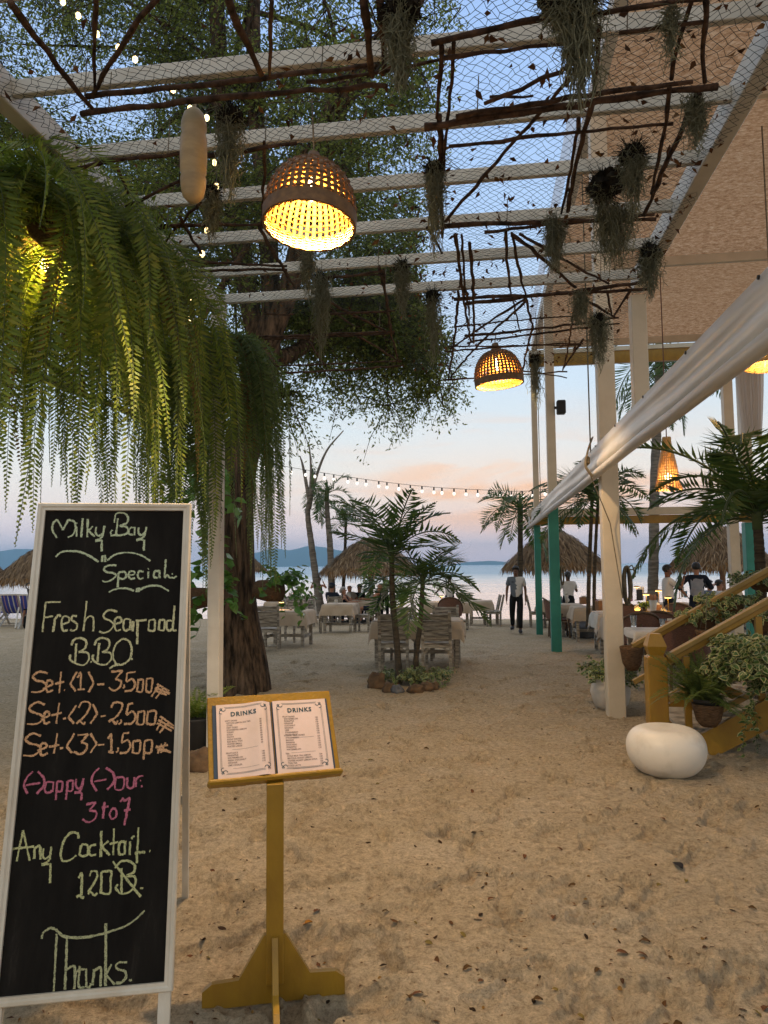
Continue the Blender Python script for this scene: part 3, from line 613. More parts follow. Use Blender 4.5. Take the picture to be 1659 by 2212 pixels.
chalk('chalk_seafood', (.60, .56, .32), f1, '''
368,872 342,1115; 368,872 492,868; 355,998 430,985; 445,1005 430,1115; ~445,1010 465,985 480,975 492,990; ~505,1050 555,1035 560,1000 530,985 505,1005 500,1070 515,1105 550,1098;
~625,985 590,985 580,1015 600,1030 625,1050 620,1090 590,1105 570,1095; 705,862 678,1108; ~685,1030 720,990 750,990 762,1020 758,1110;
~955,950 890,935 845,970 850,1000 900,1025 925,1060 890,1105 840,1122 808,1108; ~935,1050 985,1035 985,1000 955,995 935,1020 935,1075 950,1105 985,1095; ~1055,1010 1015,1015 1005,1080 1025,1105 1050,1090; 1062,1010 1058,1100;
1090,1030 1082,1110; ~1082,1025 1075,1060 1078,1100; 1105,1022 1195,1018; ~1135,1020 1120,1040 1120,1110; 1120,1100 1118,1215; 1125,1030 1118,1100; 1215,1020 1210,1105; ~1210,1022 1260,1015 1262,1060 1255,1105 1210,1102; 1300,1020 1295,1100; ~1298,1020 1340,1018 1342,1060 1335,1100 1295,1098;
~1405,1025 1365,1025 1358,1080 1380,1105 1405,1085; 1425,898 1408,1090; ~1408,1090 1420,1105 1440,1100;
620,1210 608,1370; ~580,1225 600,1180 650,1165 700,1190 690,1250 640,1280; ~640,1280 710,1285 722,1340 680,1385 620,1375 570,1345; ~575,1300 566,1325 575,1350; 735,1358 748,1360;
808,1205 792,1360; ~768,1225 790,1180 840,1165 890,1190 880,1250 830,1280; ~830,1280 895,1285 905,1330 865,1380 800,1375 757,1345; ~760,1300 752,1325 760,1348; 905,1340 915,1338;
~1000,1170 945,1215 920,1300 945,1375 1000,1380 1060,1330 1072,1250 1050,1190 1000,1168; ~890,1415 930,1390 975,1380; 1068,1338 1082,1335''')
chalk('chalk_set_prices', (.66, .38, .20), f1, '''
~385,1455 320,1440 265,1475 290,1510 350,1525 375,1560 320,1605 250,1605; ~345,1580 420,1545 415,1515 385,1515 372,1560 385,1605 430,1590; 495,1440 480,1615; 445,1540 520,1520; 520,1590 525,1592; 625,1440 570,1540; 570,1540 615,1600; ~630,1490 655,1450 655,1585; 630,1585 690,1585; 720,1440 762,1530; 762,1530 720,1608; 790,1545 848,1540;
905,1440 1000,1432; 1000,1432 940,1500; ~940,1500 985,1520 975,1565 930,1595 885,1570; ~1010,1545 1012,1565 1000,1575; 1035,1450 1028,1520; 1035,1450 1105,1442; ~1030,1525 1075,1500 1100,1540 1075,1590 1015,1600; 1125,1510 1115,1605; ~1120,1510 1165,1505 1165,1550 1155,1605 1115,1600; 1195,1500 1190,1600; ~1192,1500 1240,1498 1240,1540 1228,1605 1188,1600;
1280,1540 1380,1600; 1265,1570 1385,1620; 1260,1590 1360,1632; 1300,1545 1235,1645; 1335,1570 1270,1660;
~362,1710 300,1690 235,1735 260,1770 320,1790 345,1820 300,1865 215,1870; ~330,1830 395,1800 390,1770 365,1775 352,1820 365,1865 405,1850; 480,1695 455,1865; 415,1800 500,1775; 510,1825 535,1818; 620,1715 555,1810; 555,1810 600,1865; ~640,1735 665,1690 720,1690 730,1730 690,1800 620,1865; ~620,1865 645,1845 680,1870 690,1850; 755,1705 790,1785; 790,1785 735,1865; 820,1805 862,1800;
~905,1735 930,1695 985,1695 995,1730 955,1800 885,1850; ~885,1850 910,1835 940,1865 960,1840; ~985,1830 985,1855 965,1870; 1045,1705 1030,1790; 1045,1705 1085,1700; ~1030,1795 1080,1765 1105,1810 1075,1860 1010,1868; 1125,1775 1115,1870; ~1120,1775 1175,1765 1175,1810 1165,1870 1112,1868; 1205,1768 1195,1865; ~1200,1768 1265,1760 1270,1800 1255,1868 1195,1864;
1305,1805 1420,1885; 1290,1835 1420,1905; 1280,1860 1400,1925; 1330,1815 1275,1920; 1380,1850 1300,1940;
~330,1965 260,1945 205,1990 235,2025 300,2040 325,2075 270,2125 185,2125; ~300,2085 370,2060 370,2030 335,2030 325,2085 340,2125 385,2105; 465,1945 435,2110; 395,2055 480,2040; 485,2068 512,2062; 605,1945 540,2050; 540,2050 585,2105; 630,1960 715,1950; 715,1950 660,2020; ~660,2020 705,2035 695,2085 650,2115 598,2095; 735,1945 785,2030; 785,2030 735,2105; 795,2040 848,2036;
~880,1990 905,1955 905,2090; 880,2095 925,2100; ~960,2060 962,2085 945,2100; 1005,1945 990,2020; 1005,1945 1052,1940; ~990,2025 1040,2000 1062,2050 1030,2100 975,2105; 1085,2010 1080,2105; ~1083,2010 1140,2005 1142,2050 1130,2105 1080,2102; 1180,2005 1170,2160; ~1178,2005 1235,2000 1238,2050 1225,2105 1172,2100;
1270,2050 1390,2095; 1280,2075 1395,2100; 1320,2030 1285,2110; 1350,2020 1310,2105; 1268,2060 1370,2040''')
chalk('chalk_happy_hour', (.52, .16, .22), f2, '''
~260,180 215,225 190,290 215,360; ~300,180 345,230 350,290 290,360; 205,290 320,272; ~420,265 370,270 358,340 390,350 415,335; 425,262 420,345; 455,262 445,410; ~455,262 495,262 498,310 485,340 450,340; 540,258 528,408; ~540,258 580,255 582,305 570,338 535,335; ~610,240 605,290 625,318 655,300; 668,235 652,320; ~652,320 630,345 595,350; 598,355 655,352; 655,352 652,412;
~795,150 750,200 735,265 775,338; ~850,150 905,190 915,260 860,328; 755,262 855,242; ~930,232 925,320 985,318 995,232 930,230; 1022,228 1020,300; ~1020,300 1045,315 1068,305; 1080,225 1072,310; 1095,230 1090,305; ~1095,240 1120,220 1150,215; 1130,300 1145,298; 1125,255 1132,252;
690,445 770,430; 770,430 715,495; ~715,495 770,505 765,555 710,590 660,565; 838,425 825,560; 815,470 870,462; ~905,475 880,520 895,562 930,545 930,490 900,475; ~965,425 985,400 1000,415 1042,390; 1042,390 998,615; 995,495 1048,488''')
chalk('chalk_cocktail', (.50, .50, .25), f2, '''
180,655 128,905; 180,655 235,900; 92,805 270,785; 275,795 270,885; ~275,800 315,785 320,890; ~345,800 340,860 360,885 395,860; 408,785 395,890; ~395,890 370,915 330,930; ~330,935 365,930 405,925; 402,925 398,1080;
~630,720 620,680 565,675 510,740 485,840 500,900 560,895 610,855; ~650,775 640,855 700,850 700,775 650,770; ~770,770 722,785 718,850 770,852; 812,660 808,870; 870,740 815,785; 815,785 880,855; 915,640 908,855; 880,765 948,748; ~1000,745 960,755 955,840 990,850; 1005,740 998,850; 1045,745 1040,855; ~1055,725 1068,705 1082,705; 1112,630 1098,920; ~1098,870 1090,835 1115,830 1130,840; ~1135,835 1150,828 1165,838; 1200,820 1208,822;
~628,1040 655,1005 650,1180; ~612,1195 635,1180 660,1200 668,1185; ~715,1025 735,985 775,990 775,1040 735,1110 705,1155; ~705,1170 725,1150 755,1180 780,1160; 815,990 808,1165; ~815,990 890,985 888,1050 880,1160 808,1160;
975,960 975,1160; ~920,960 975,905 1040,905 1080,935 1075,990 1015,1020; ~1015,1020 1080,1030 1085,1090 1040,1150 970,1165 935,1130; ~945,1090 930,1115 940,1145; 905,905 1130,1190; 910,915 1125,1185; 1125,1120 1150,1122''')
chalk('chalk_thanks', (.42, .42, .24), f2, '''
~330,1530 345,1480 400,1445 450,1460 510,1510 640,1520 760,1505 870,1475 1000,1430 1090,1370 1162,1302; 452,1490 428,1955; 535,1510 520,1940; ~535,1780 570,1755 600,1765 595,1935; 620,1800 640,1750; ~680,1775 640,1790 630,1910 675,1925; 690,1770 690,1920; ~690,1920 715,1920 730,1890; 755,1775 740,1905; ~755,1790 790,1765 810,1775 805,1915; 852,1405 848,1910; 895,1735 850,1820; 850,1820 920,1900; ~1020,1720 960,1720 930,1745 945,1775 1000,1790 1010,1840 970,1885 930,1885; 1035,1860 1055,1868; 1040,1868 1058,1860; ~''' + '''845,1405 843,1900''')
# ================================================================== menu stand
MSB = Vector((-.8144, 2.7700, 0)); myaw, mtilt, MW, MHt = .4253, .6254, .52, .3716
msyaw = math.atan2(2.8396-2.6736, -.5535+1.0611)
DK = Vector((-.8138, 2.7887, .8109)); dr = Vector((math.cos(myaw), math.sin(myaw), 0)); db = Vector((-math.sin(myaw), math.cos(myaw), 0))
du = Vector((0, 0, math.cos(mtilt))) + db*math.sin(mtilt); dn = dr.cross(du); Md = Matrix((dr, -dn, du)).transposed()
def DP(u, v, d=0.0): return DK + dr*u + du*v + dn*d
ms_ = thing('menu_stand', 'ochre painted wooden menu stand with sloping desk and crossed feet', 'stand', MSB)
MT['gloss'] = M('glossy_ochre_paint', (.31, .172, .014), (.25, .135, .011), .26, 5, bump=.35, bscale=70)
mb = MB(MSB); mb.box(DP(0, MHt/2, -.010), (MW, .018, MHt-.01), bev=.003, mat=Md); mb.build('desk_board', MT['gloss'], ms_)
mb = MB(MSB); mb.box(DP(0, .004, .006), (MW+.012, .05, .022), bev=.008, mat=Md); mb.build('ledge', MT['gloss'], ms_)
mb = MB(MSB)
for u in (-.15, .17): mb = MB(MSB); mb.box(DP(u, .12, -.028), (.07, .018, .24), mat=Md); mb.build('desk_batten', MT['yellow'], ms_)
Mf = Matrix.Rotation(msyaw, 3, 'Z'); ax_ = Mf @ Vector((1, 0, 0)); ay_ = Mf @ Vector((0, 1, 0))
ptop = Vector((0, 0, .806))
mb = MB(MSB); mb.box((MSB.x, MSB.y+.0, .06+(ptop.z-.06)/2), (.066, .05, ptop.z-.06), mat=Mf, bev=.003); mb.build('pole', MT['yellow'], ms_)
def foot(ax2, off, L0, L1, thick):
    n2 = Vector((0, 0, 1)).cross(ax2); pr = [(-L0, -.01), (L1, -.01), (L1, .055), (L1-.035, .08), (.135, .085), (.04, .24), (-.04, .24), (-.135, .085), (-L0+.035, .08), (-L0, .055)]
    mb = MB(MSB); c = MSB+off; mb.prism([c+ax2*x+Vector((0, 0, z))-n2*thick/2 for x, z in pr], (0, 0, 0), n2*thick); return mb.build('foot', MT['yellow'], ms_)
foot(ax_, Vector((0, 0, 0)), .27, .27, .024); foot(ay_, Vector((0, 0, 0)), .27, .27, .022)
# open drinks menu lying on the desk
MBK = DP(0, .03, .012)
bk = thing('drinks_menu', 'open laminated drinks menu book lying on the sloping desk', 'menu', MBK)
def BP(u, v, d=0.0): return DP(u, v, d)
MT['navycover'] = M('navy_folder', (.02, .035, .06), (.03, .05, .08), .4, 6)
mb = MB(MBK)
for s_ in (-1, 1): mb.box(BP(s_*.121, .170, .003), (.238, .004, .312), mat=Md)
mb.build('cover', MT['navycover'], bk)
MT['ink2'] = M('faded_menu_ink', (.16, .12, .10), (.20, .15, .13), .6, 4)
MT['page'] = M('menu_page', (.66, .50, .44), (.58, .44, .36), .35, 7, bump=.04, bscale=20, third=(.64, .44, .33), lo=.3, hi=.6)
def page_d(u, s_):
    a = abs(u); return (.010+.022*math.exp(-((a-.045)/.05)**2)*min(1, a/.03) if s_ < 0 else .009+.006*math.exp(-((a-.03)/.04)**2))
for s_ in (-1, 1):
    mb = MB(MBK); us = np.linspace(.006, .232, 24) if s_ > 0 else np.linspace(-.225, -.006, 24); vs = []
    for v in (.018, .325):
        for u in us: vs.append(BP(u, v+(.0 if s_ > 0 else -.004*math.exp(-((abs(u)-.05)/.06)**2)), page_d(u, s_)))
    for v in (.018, .325):
        for u in us: vs.append(BP(u, v, .0055))
    n_ = 24; fs = [(i, i+1, n_+i+1, n_+i) for i in range(n_-1)] + [(2*n_+i+1, 2*n_+i, 3*n_+i, 3*n_+i+1) for i in range(n_-1)] + [(i+1, i, 2*n_+i, 2*n_+i+1) for i in range(n_-1)] + [(n_+i, n_+i+1, 3*n_+i+1, 3*n_+i) for i in range(n_-1)] + [(0, n_, 3*n_, 2*n_), (2*n_-1, n_-1, 3*n_-1, 4*n_-1)]
    mb.add(vs, fs); pgm = mb.build('page', MT['page'], bk, smooth=False)
    # printed lines: heading, items with prices, border with corner scrolls
    ink = M('menu_ink', (.02, .045, .055), (.03, .06, .07), .5, 4) if s_ < 0 else bpy.data.materials['menu_ink']
    mb = MB(MBK)
    def put_text(txt, u, v, size, align='LEFT', bold=0.0):
        cu = bpy.data.curves.new('t', 'FONT'); cu.body = txt; cu.size = size; cu.align_x = align; cu.offset = bold; cu.space_character = 1.18 if size > .02 else 1.0; cu.resolution_u = 2
        ob = bpy.data.objects.new('t', cu); S.collection.objects.link(ob); dg = bpy.context.evaluated_depsgraph_get(); me = ob.evaluated_get(dg).to_mesh()
        P = [q.co.copy() for q in me.vertices]; fs_ = [tuple(p_.vertices) for p_ in me.polygons]
        ob.to_mesh_clear(); S.collection.objects.unlink(ob); bpy.data.objects.remove(ob); bpy.data.curves.remove(cu)
        mb.add([BP(u+q.x, v+q.y, page_d(u+q.x, s_)+.0008) for q in P], fs_)
    def line(u0, v0, u1, v1, w_=.0009):
        n2 = 14
        for i in range(n2):
            a0, a1 = i/n2, (i+1)/n2; p0, p1 = (u0+(u1-u0)*a0, v0+(v1-v0)*a0), (u0+(u1-u0)*a1, v0+(v1-v0)*a1); d_ = Vector((p1[0]-p0[0], p1[1]-p0[1])).normalized(); nn = Vector((-d_.y, d_.x))*w_
            q = [(p0[0]+nn.x, p0[1]+nn.y), (p0[0]-nn.x, p0[1]-nn.y), (p1[0]-nn.x, p1[1]-nn.y), (p1[0]+nn.x, p1[1]+nn.y)]
            mb.add([BP(x, y, page_d(x, s_)+.0008) for x, y in q], [(0, 1, 2, 3)])
    uc = s_*.117
    put_text('DRINKS', uc, .272, .026, 'CENTER', .0010)
    u0, u1, v0, v1 = uc-.092, uc+.092, .038, .308
    for e in (0, .004):
        for (a_, b_, c_, d_) in ((u0-e+.02, v1+e, u1+e-.02, v1+e), (u0-e+.02, v0-e, u1+e-.02, v0-e), (u0-e, v0-e+.02, u0-e, v1+e-.02), (u1+e, v0-e+.02, u1+e, v1+e-.02)): line(a_, b_, c_, d_, .0006)
    for (cu_, cv_, sx, sy) in ((u0, v1, 1, -1), (u1, v1, -1, -1), (u0, v0, 1, 1), (u1, v0, -1, 1)):
        for (x0, y0, q0, q1, rr) in ((.012, .004, 0.0, 4.2, .009), (.004, .014, 1.2, 5.2, .009), (.002, .002, 0, 6, .004)):
            ang = np.linspace(q0, q1, 9)
            for i in range(8): line(cu_+sx*(x0+rr*math.cos(ang[i])*(1-i*.05)), cv_+sy*(y0+rr*math.sin(ang[i])*(1-i*.05)), cu_+sx*(x0+rr*math.cos(ang[i+1])*(1-i*.05)), cv_+sy*(y0+rr*math.sin(ang[i+1])*(1-i*.05)), .0013)
    if s_ < 0: secs = [(.250, ['SOFT DRINK', 'LIPTON LEMON ICE TEA', 'COKE', 'DIET COKE', 'SCHWEPPES LEMON', 'TONIC', 'SODA', 'FANTA', 'SODA WATER', 'RED BULL THAI', 'WATER SMALL', 'WATER LARGE'], ['80', '80', '80', '80', '80', '80', '80', '80', '80', '40', '60']), (.115, ['FRUIT JUICE', 'PINEAPPLE', 'WATERMELON', 'FRESH COCONUT', 'ORANGE', 'LIME COOLER'], ['140', '140', '140', '140', '110'])]
    else: secs = [(.250, ['FRUIT SHAKE', 'WATERMELON', 'PINEAPPLE', 'ORANGE', 'COCONUT', 'BANANA', 'LIME', 'STRAWBERRY', 'MIXED FRUIT'], ['120']*8), (.168, ['YOGURT MILK SHAKE', 'STRAWBERRY', 'MANGO', 'BANANA', 'AVOCADO', 'PINEAPPLE', 'WATERMELON'], ['130']*6), (.092, ['TEA', 'COLD MILK TEA LEMON', 'MATCHA HONEY LEMON', 'COFFEE HONEY LEMON SODA', 'THAI TEA', 'COLD LATTE'], ['120']*5)]
    for (vv, items, prices) in secs:
        mb.mi = 1
        for i, tx_ in enumerate(items): put_text(tx_, uc-.075+(.006 if i else 0), vv-i*.0098, .0088, 'LEFT', .0002)
        for i, tx_ in enumerate(prices): put_text(tx_, uc+.062, vv-(i+1)*.0098, .0088, 'LEFT', .0002)
        mb.mi = 0
        line(uc-.05, vv-len(items)*.0098-.001, uc+.05, vv-len(items)*.0098-.001, .0004)
    mb.build('print', [ink, MT['ink2']], pgm)
# ================================================================== woven pendant lamps
def woven(mb_dark, mb_in, R0, H, nribs, rows, prof, top=.05):
    """weave ribs and rings on the profile prof(t)->(r,z); t 0 at the rim"""
    RR = random.Random(3)
    for i in range(nribs):
        a = 2*math.pi*i/nribs; w_ = R0*math.pi*2/nribs*.25
        vs = []
        for k in range(13):
            t_ = .0+k/12; r_, z_ = prof(t_); ww = min(w_, r_*math.pi*2/nribs*.42); c = Vector((r_*math.cos(a), r_*math.sin(a), z_)); s_ = Vector((-math.sin(a), math.cos(a), 0)); n_ = Vector((math.cos(a), math.sin(a), 0))*.003
            vs += [c-s_*ww+n_, c+s_*ww+n_, c+s_*ww-n_, c-s_*ww-n_]
        mb_dark.add(vs, [(4*k+j, 4*k+(j+1) % 4, 4*k+4+(j+1) % 4, 4*k+4+j) for k in range(12) for j in range(4)])
    for q in range(rows):
        t_ = .16+.80*q/(rows-1); r_, z_ = prof(t_); n = nribs*4; vs = []; hh = H*.80/rows*.22
        for j in range(n):
            a = 2*math.pi*j/n; off = .006*math.cos(j*math.pi/4*1.0+(math.pi if q % 2 else 0)); dz = .002*math.sin(j*1.3+q)
            c = Vector(((r_+off)*math.cos(a), (r_+off)*math.sin(a), z_+dz)); o_ = Vector((math.cos(a), math.sin(a), 0))*.0022
            vs += [c+o_+Vector((0, 0, -hh)), c+o_+Vector((0, 0, hh)), c-o_+Vector((0, 0, hh)), c-o_+Vector((0, 0, -hh))]
        mb_dark.add(vs, [(4*j+k, 4*((j+1) % n)+k, 4*((j+1) % n)+(k+1) % 4, 4*j+(k+1) % 4) for j in range(n) for k in range(4)])
    for q in range(9):                                     # tight weave at the rim
        t_ = .0+.016*q; r_, z_ = prof(t_); n = nribs*4; vs = []
        for j in range(n):
            a = 2*math.pi*j/n; off = .004*math.cos(j*math.pi/4+(math.pi if q % 2 else 0)); c = Vector(((r_+off-.006)*math.cos(a), (r_+off-.006)*math.sin(a), z_)); o_ = Vector((math.cos(a), math.sin(a), 0))*.003
            vs += [c+o_+Vector((0, 0, -.0032)), c+o_+Vector((0, 0, .0032)), c-o_+Vector((0, 0, .0032)), c-o_+Vector((0, 0, -.0032))]
        mb_in.add(vs, [(4*j+k, 4*((j+1) % n)+k, 4*((j+1) % n)+(k+1) % 4, 4*j+(k+1) % 4) for j in range(n) for k in range(4)])
wk, t, b, o = newmat('woven_bamboo'); l = t.links.new; tx = nd(t, 'ShaderNodeTexCoord')
r_ = ramp(t, [(.3, (.40, .21, .05)), (.7, (.58, .35, .10))]); l(sn(30, 4).outputs[0], r_.inputs[0]); l(r_.outputs[0], b.inputs['Base Color']); b.inputs['Roughness'].default_value = .55
MT['weave'] = wk
MT['darkweave'] = M('dark_bamboo', (.20, .11, .045), (.11, .06, .028), .6, 30)  # darker bamboo for the outer weave, rim band and cap
def dome(R0, H):
    def f(t_):
        a = t_*math.pi/2*.93; return R0*(math.cos(a)**.72)*(1+.05*math.sin(t_*3.0)), H*math.sin(a)**1.02
    return f
def pendant(pos, R0, H, label, tilt, ztop, power, ribs=40, rows=13, group='basket pendant lamps'):
    t_ = thing('pendant_lamp', label, 'lamp', pos, 0, group)
    Rm = Matrix.Rotation(tilt[0], 3, 'X') @ Matrix.Rotation(tilt[1], 3, 'Y')
    a, c = MB(), MB(); pf = dome(R0, H); woven(a, c, R0, H, ribs, rows, pf)
    cap = MB(); cap.lathe([(R0*.33, H*.955), (R0*.27, H*1.02), (R0*.17, H*1.10), (R0*.13, H*1.24), (R0*.09, H*1.25)], 20, cap=False)
    band = MB(); q0, q1 = pf(0), pf(.135); band.lathe([(q0[0]+.009, q0[1]-.004), (q1[0]+.010, q1[1]), (q1[0]+.004, q1[1]), (q0[0]+.003, q0[1]-.004), (q0[0]+.009, q0[1]-.004)], 60, cap=False)
    for m_ in (a, c, cap, band): m_.v = [tuple(Rm @ Vector(v)) for v in m_.v]
    a2 = MB(); a2.v = [tuple(Vector(v)*1.022) for v in a.v]; a2.f = a.f; a2.m = a.m; a2.sm = a.sm
    sh_ = a.build('lamp_shade', MT['weave'], t_); a2.build('outer_weave', MT['darkweave'], sh_); c.build('shade_rim', MT['weave'], sh_, smooth=True); band.build('rim_band', MT['darkweave'], sh_, smooth=True); cap.build('shade_cap', MT['darkweave'], sh_, smooth=True)
    tc_ = Rm @ Vector((0, 0, H*1.24))
    mb = MB(); mb.tube([tc_, tc_+Vector((0, 0, .02)), Vector((tc_.x*.6, tc_.y*.6, ztop-pos[2]))], .0045, 6); mb.build('cord', MT['rope'], t_)
    mb = MB(); mb.tube([Rm @ Vector((0, 0, H*1.0)), Rm @ Vector((0, 0, H*.78))], .018, 10); mb.build('lamp_holder', MT['black'], t_)
    bc = Rm @ Vector((0, 0, H*.60)); mb = MB(); mb.lathe([(.008, .075), (.014, .06), (.019, .03), (.021, 0), (.019, -.03), (.012, -.05), (.003, -.058)], 12, bc); bo = mb.build('bulb', MT['bulb'], t_, smooth=True)
    bo.visible_shadow = False
    ld = bpy.data.lights.new('bulb_light', 'POINT'); ld.energy = 20; ld.color = (1, .56, .16); ld.shadow_soft_size = .03
    lo_ = bpy.data.objects.new('bulb_light', ld); link(lo_, t_); lo_.location = bc
    ls = bpy.data.lights.new('sand_fill', 'SPOT'); ls.energy = power; ls.color = (1, .70, .40); ls.shadow_soft_size = .04; ls.spot_size = rad(132); ls.spot_blend = .35   # added fill on the sand, far stronger than the bulb itself gives
    lo_ = bpy.data.objects.new('sand_fill', ls); link(lo_, t_); lo_.location = Rm @ Vector((0, 0, H*.40))
    return t_
pl1 = AY(668, 489, 3.45); pl2 = AY(1079, 831, 7.0)
PEND = 260
pendant(pl1, .232, .335, 'near lit basket lampshade hanging beside the pale gourd', (rad(-6), rad(2)), PGZ, PEND)
pendant(pl2, .232, .335, 'far lit basket lampshade hanging near the first tall white post', (rad(2), rad(-5)), 3.95, PEND*.38)
# woven lamps further back in the pavilion
def bell(R0, H):
    def f(t_): return R0*(.30+.70*(1-t_)**1.35)*(1-.06*math.sin(t_*9)), H*t_
    return f
def woven_lamp(pos, R0, H, label, ztop, power, cordmat):
    t_ = thing('woven_lamp', label, 'lamp', pos, 0, 'woven rattan lamps under the matting roof')
    a, c = MB(), MB(); woven(a, c, R0, H, 26, 16, bell(R0, H)); sh_ = a.build('lamp_shade', MT['weave'], t_); c.build('shade_rim', MT['weave'], sh_)
    mb = MB(); mb.tube([(0, 0, H*.98), (0, 0, ztop-pos[2])], .010, 6); mb.build('cord', cordmat, t_)
    mb = MB(); mb.ball((0, 0, H*.25), .06, 10, 8); mb.build('bulb', MT['bulb'], t_, smooth=True).visible_shadow = False
    ld = bpy.data.lights.new('bulb_light', 'POINT'); ld.energy = power; ld.color = (1, .62, .26); ld.shadow_soft_size = .06
    lo_ = bpy.data.objects.new('bulb_light', ld); link(lo_, t_); lo_.location = (0, 0, H*.25)
woven_lamp(AY(1444, 1058, 13.6), .25, .98, 'tall bell-shaped woven lamp glowing behind the dark palm fronds', RZ, 45, MT['rattan'])
woven_lamp(AY(1672, 790, 9.0), .34, .45, 'woven lamp cut by the frame edge beside the pale curtain', RZ, 25, MT['rope'])
# ================================================================== dried gourd hung from the pergola
gp = AY(417, 437, 3.35); Hg = (AY(417, 235, 3.35).z-gp.z)
gd = thing('hanging_gourd', 'long pale dried gourd with two ringed waists hanging by a string', 'gourd', gp)
pr = [(.001, 0), (.030, .006), (.052, .03), (.062, .08), (.064, .112), (.0570, .128), (.0640, .145), (.067, .22), (.0655, .312), (.0575, .335), (.0640, .358), (.062, .39), (.050, .43), (.030, .452), (.012, .462), (.009, .49), (.006, .50)]
mb = MB(); mb.smooth = True; mb.lathe([(r_*1.03, z_*Hg/.46) for r_, z_ in pr], 28); mb.build('gourd_body', MT['gourd'], gd)
mb = MB(); mb.tube([(0, 0, Hg*1.07), (.004, .003, Hg*1.3), (0, 0, PGZ-gp.z)], .0035, 5); mb.build('string', MT['rope'], gd)
# ================================================================== stick frames hung under the beams
def stick(mb, a, b_, r, R2):
    a, b_ = Vector(a), Vector(b_); n = max(4, int((b_-a).length/.09)); pts = []
    off = [Vector((R2.uniform(-1, 1), R2.uniform(-1, 1), R2.uniform(-1, 1)))*.006 for _ in range(n+1)]; bend = Vector((R2.uniform(-.012, .012), R2.uniform(-.012, .012), R2.uniform(-.012, .012)))*(b_-a).length
    for i in range(n+1): pts.append(a.lerp(b_, i/n)+off[i]+bend*math.sin(math.pi*i/n))
    rs = [r*(1.05-.25*i/n)*R2.uniform(.85, 1.2) for i in range(n+1)]
    mb.tube(pts, rs, 7, wob=.12, rng=R2)
def frame(label, zf, conv, segs, seed):
    R2 = random.Random(seed); P = [(AZ(*conv(*a), zf(a)), AZ(*conv(*b_), zf(b_)), r_) for a, b_, r_ in segs]
    c = sum((p[0] for p in P), Vector())/len(P); t_ = thing('stick_frame', label, 'stick frame', (c.x, c.y, P[0][0].z), 0, 'stick frames hung under the pergola')
    for a, b_, r_ in P:
        mb = MB(t_.location); mb.smooth = True; dz = Vector((0, 0, R2.uniform(-.02, .02))); stick(mb, a+dz, b_+dz, r_*.76, R2); mb.build('stick', MT['twigbark'], t_)
    for i in range(4):
        a, b_, r_ = P[(i*3) % len(P)]; q = a.lerp(b_, .1 if i % 2 else .9); mb = MB(t_.location); mb.tube([q, Vector((q.x+.01, q.y, PGZ+.02))], .003, 4); mb.build('tie', MT['rope'], t_)
    return t_
T, S1, S2 = .022, .016, .011
dsp = lambda x, y: (x, y)
frame('thick stick frame nearest the camera above the gourd', lambda p: 3.93, dsp, [((20, -4), (197, 226), .02), ((345, -10), (198, 212), .018), ((206, -6), (203, 200), .013), ((172, 240), (835, 176), .019), ((187, 213), (805, 146), .017), ((487, -6), (568, 168), .021), ((586, -8), (583, 158), .011), ((783, -8), (806, 168), .022), ((818, -8), (828, 165), .018), ((660, 186), (1010, 128), .012)], 1)
c2 = lambda x, y: (768+.537*x, .537*y)
frame('large rectangular stick frame crossing the blue sky with forked diagonal branches', lambda p: 3.93, c2, [((300, 190), (960, 45), .019), ((355, 215), (950, 158), .013), ((950, 50), (1400, -10), .016), ((1060, 130), (1390, 85), .013), ((346, 185), (325, 480), .014), ((397, 185), (372, 500), .013), ((340, 470), (350, 965), .018), ((372, 500), (352, 700), .012), ((278, 500), (1455, 338), .024), ((400, 462), (1360, 318), .018), ((360, 890), (700, 505), .015), ((700, 505), (850, 330), .012), ((850, 330), (945, 165), .011), ((520, 405), (830, 275), .014), ((830, 275), (940, 175), .012), ((850, 330), (865, 190), .009), ((540, 395), (720, 388), .009), ((375, 580), (1275, 485), .013), ((1410, -5), (1402, 330), .016), ((1362, -5), (1268, 330), .015), ((1268, 330), (1188, 765), .014), ((1375, 380), (1160, 865), .020), ((985, 120), (955, 390), .014), ((955, 390), (850, 840), .018), ((900, 470), (830, 850), .012), ((360, 908), (1210, 882), .020), ((520, 940), (1200, 868), .016), ((290, 905), (350, 1010), .014)], 2)
c5 = lambda x, y: (932.6+.4378*x, 493.7+.4378*y)
zc = lambda p: 3.86-.00022*max(0, p[1]-100)
frame('lower stick frame stepping down towards the far basket lamp', zc, c5, [((115, 25), (192, 555), .016), ((150, 25), (186, 420), .012), ((185, 60), (206, 555), .017), ((368, 10), (386, 290), .016), ((398, 10), (470, 350), .014), ((400, 12), (712, 282), .017), ((436, 18), (872, 262), .013), ((108, 338), (1062, 290), .018), ((160, 368), (1046, 262), .022), ((110, 490), (720, 438), .009), ((162, 530), (925, 436), .015), ((172, 560), (925, 468), .013), ((66, 600), (745, 556), .012), ((78, 575), (735, 566), .010), ((132, 325), (82, 745), .015), ((466, 340), (92, 590), .013), ((462, 372), (92, 742), .014), ((470, 345), (500, 480), .013), ((500, 480), (448, 702), .014), ((385, 290), (436, 520), .010), ((702, 400), (648, 700), .011), ((866, 305), (888, 425), .012), ((715, 320), (905, 425), .015), ((978, 305), (905, 425), .013), ((745, 556), (648, 700), .014), ((62, 748), (672, 706), .012), ((452, 702), (668, 736), .010)], 3)
c4 = lambda x, y: (493.7+.3637*x, 493.7+.3637*y)
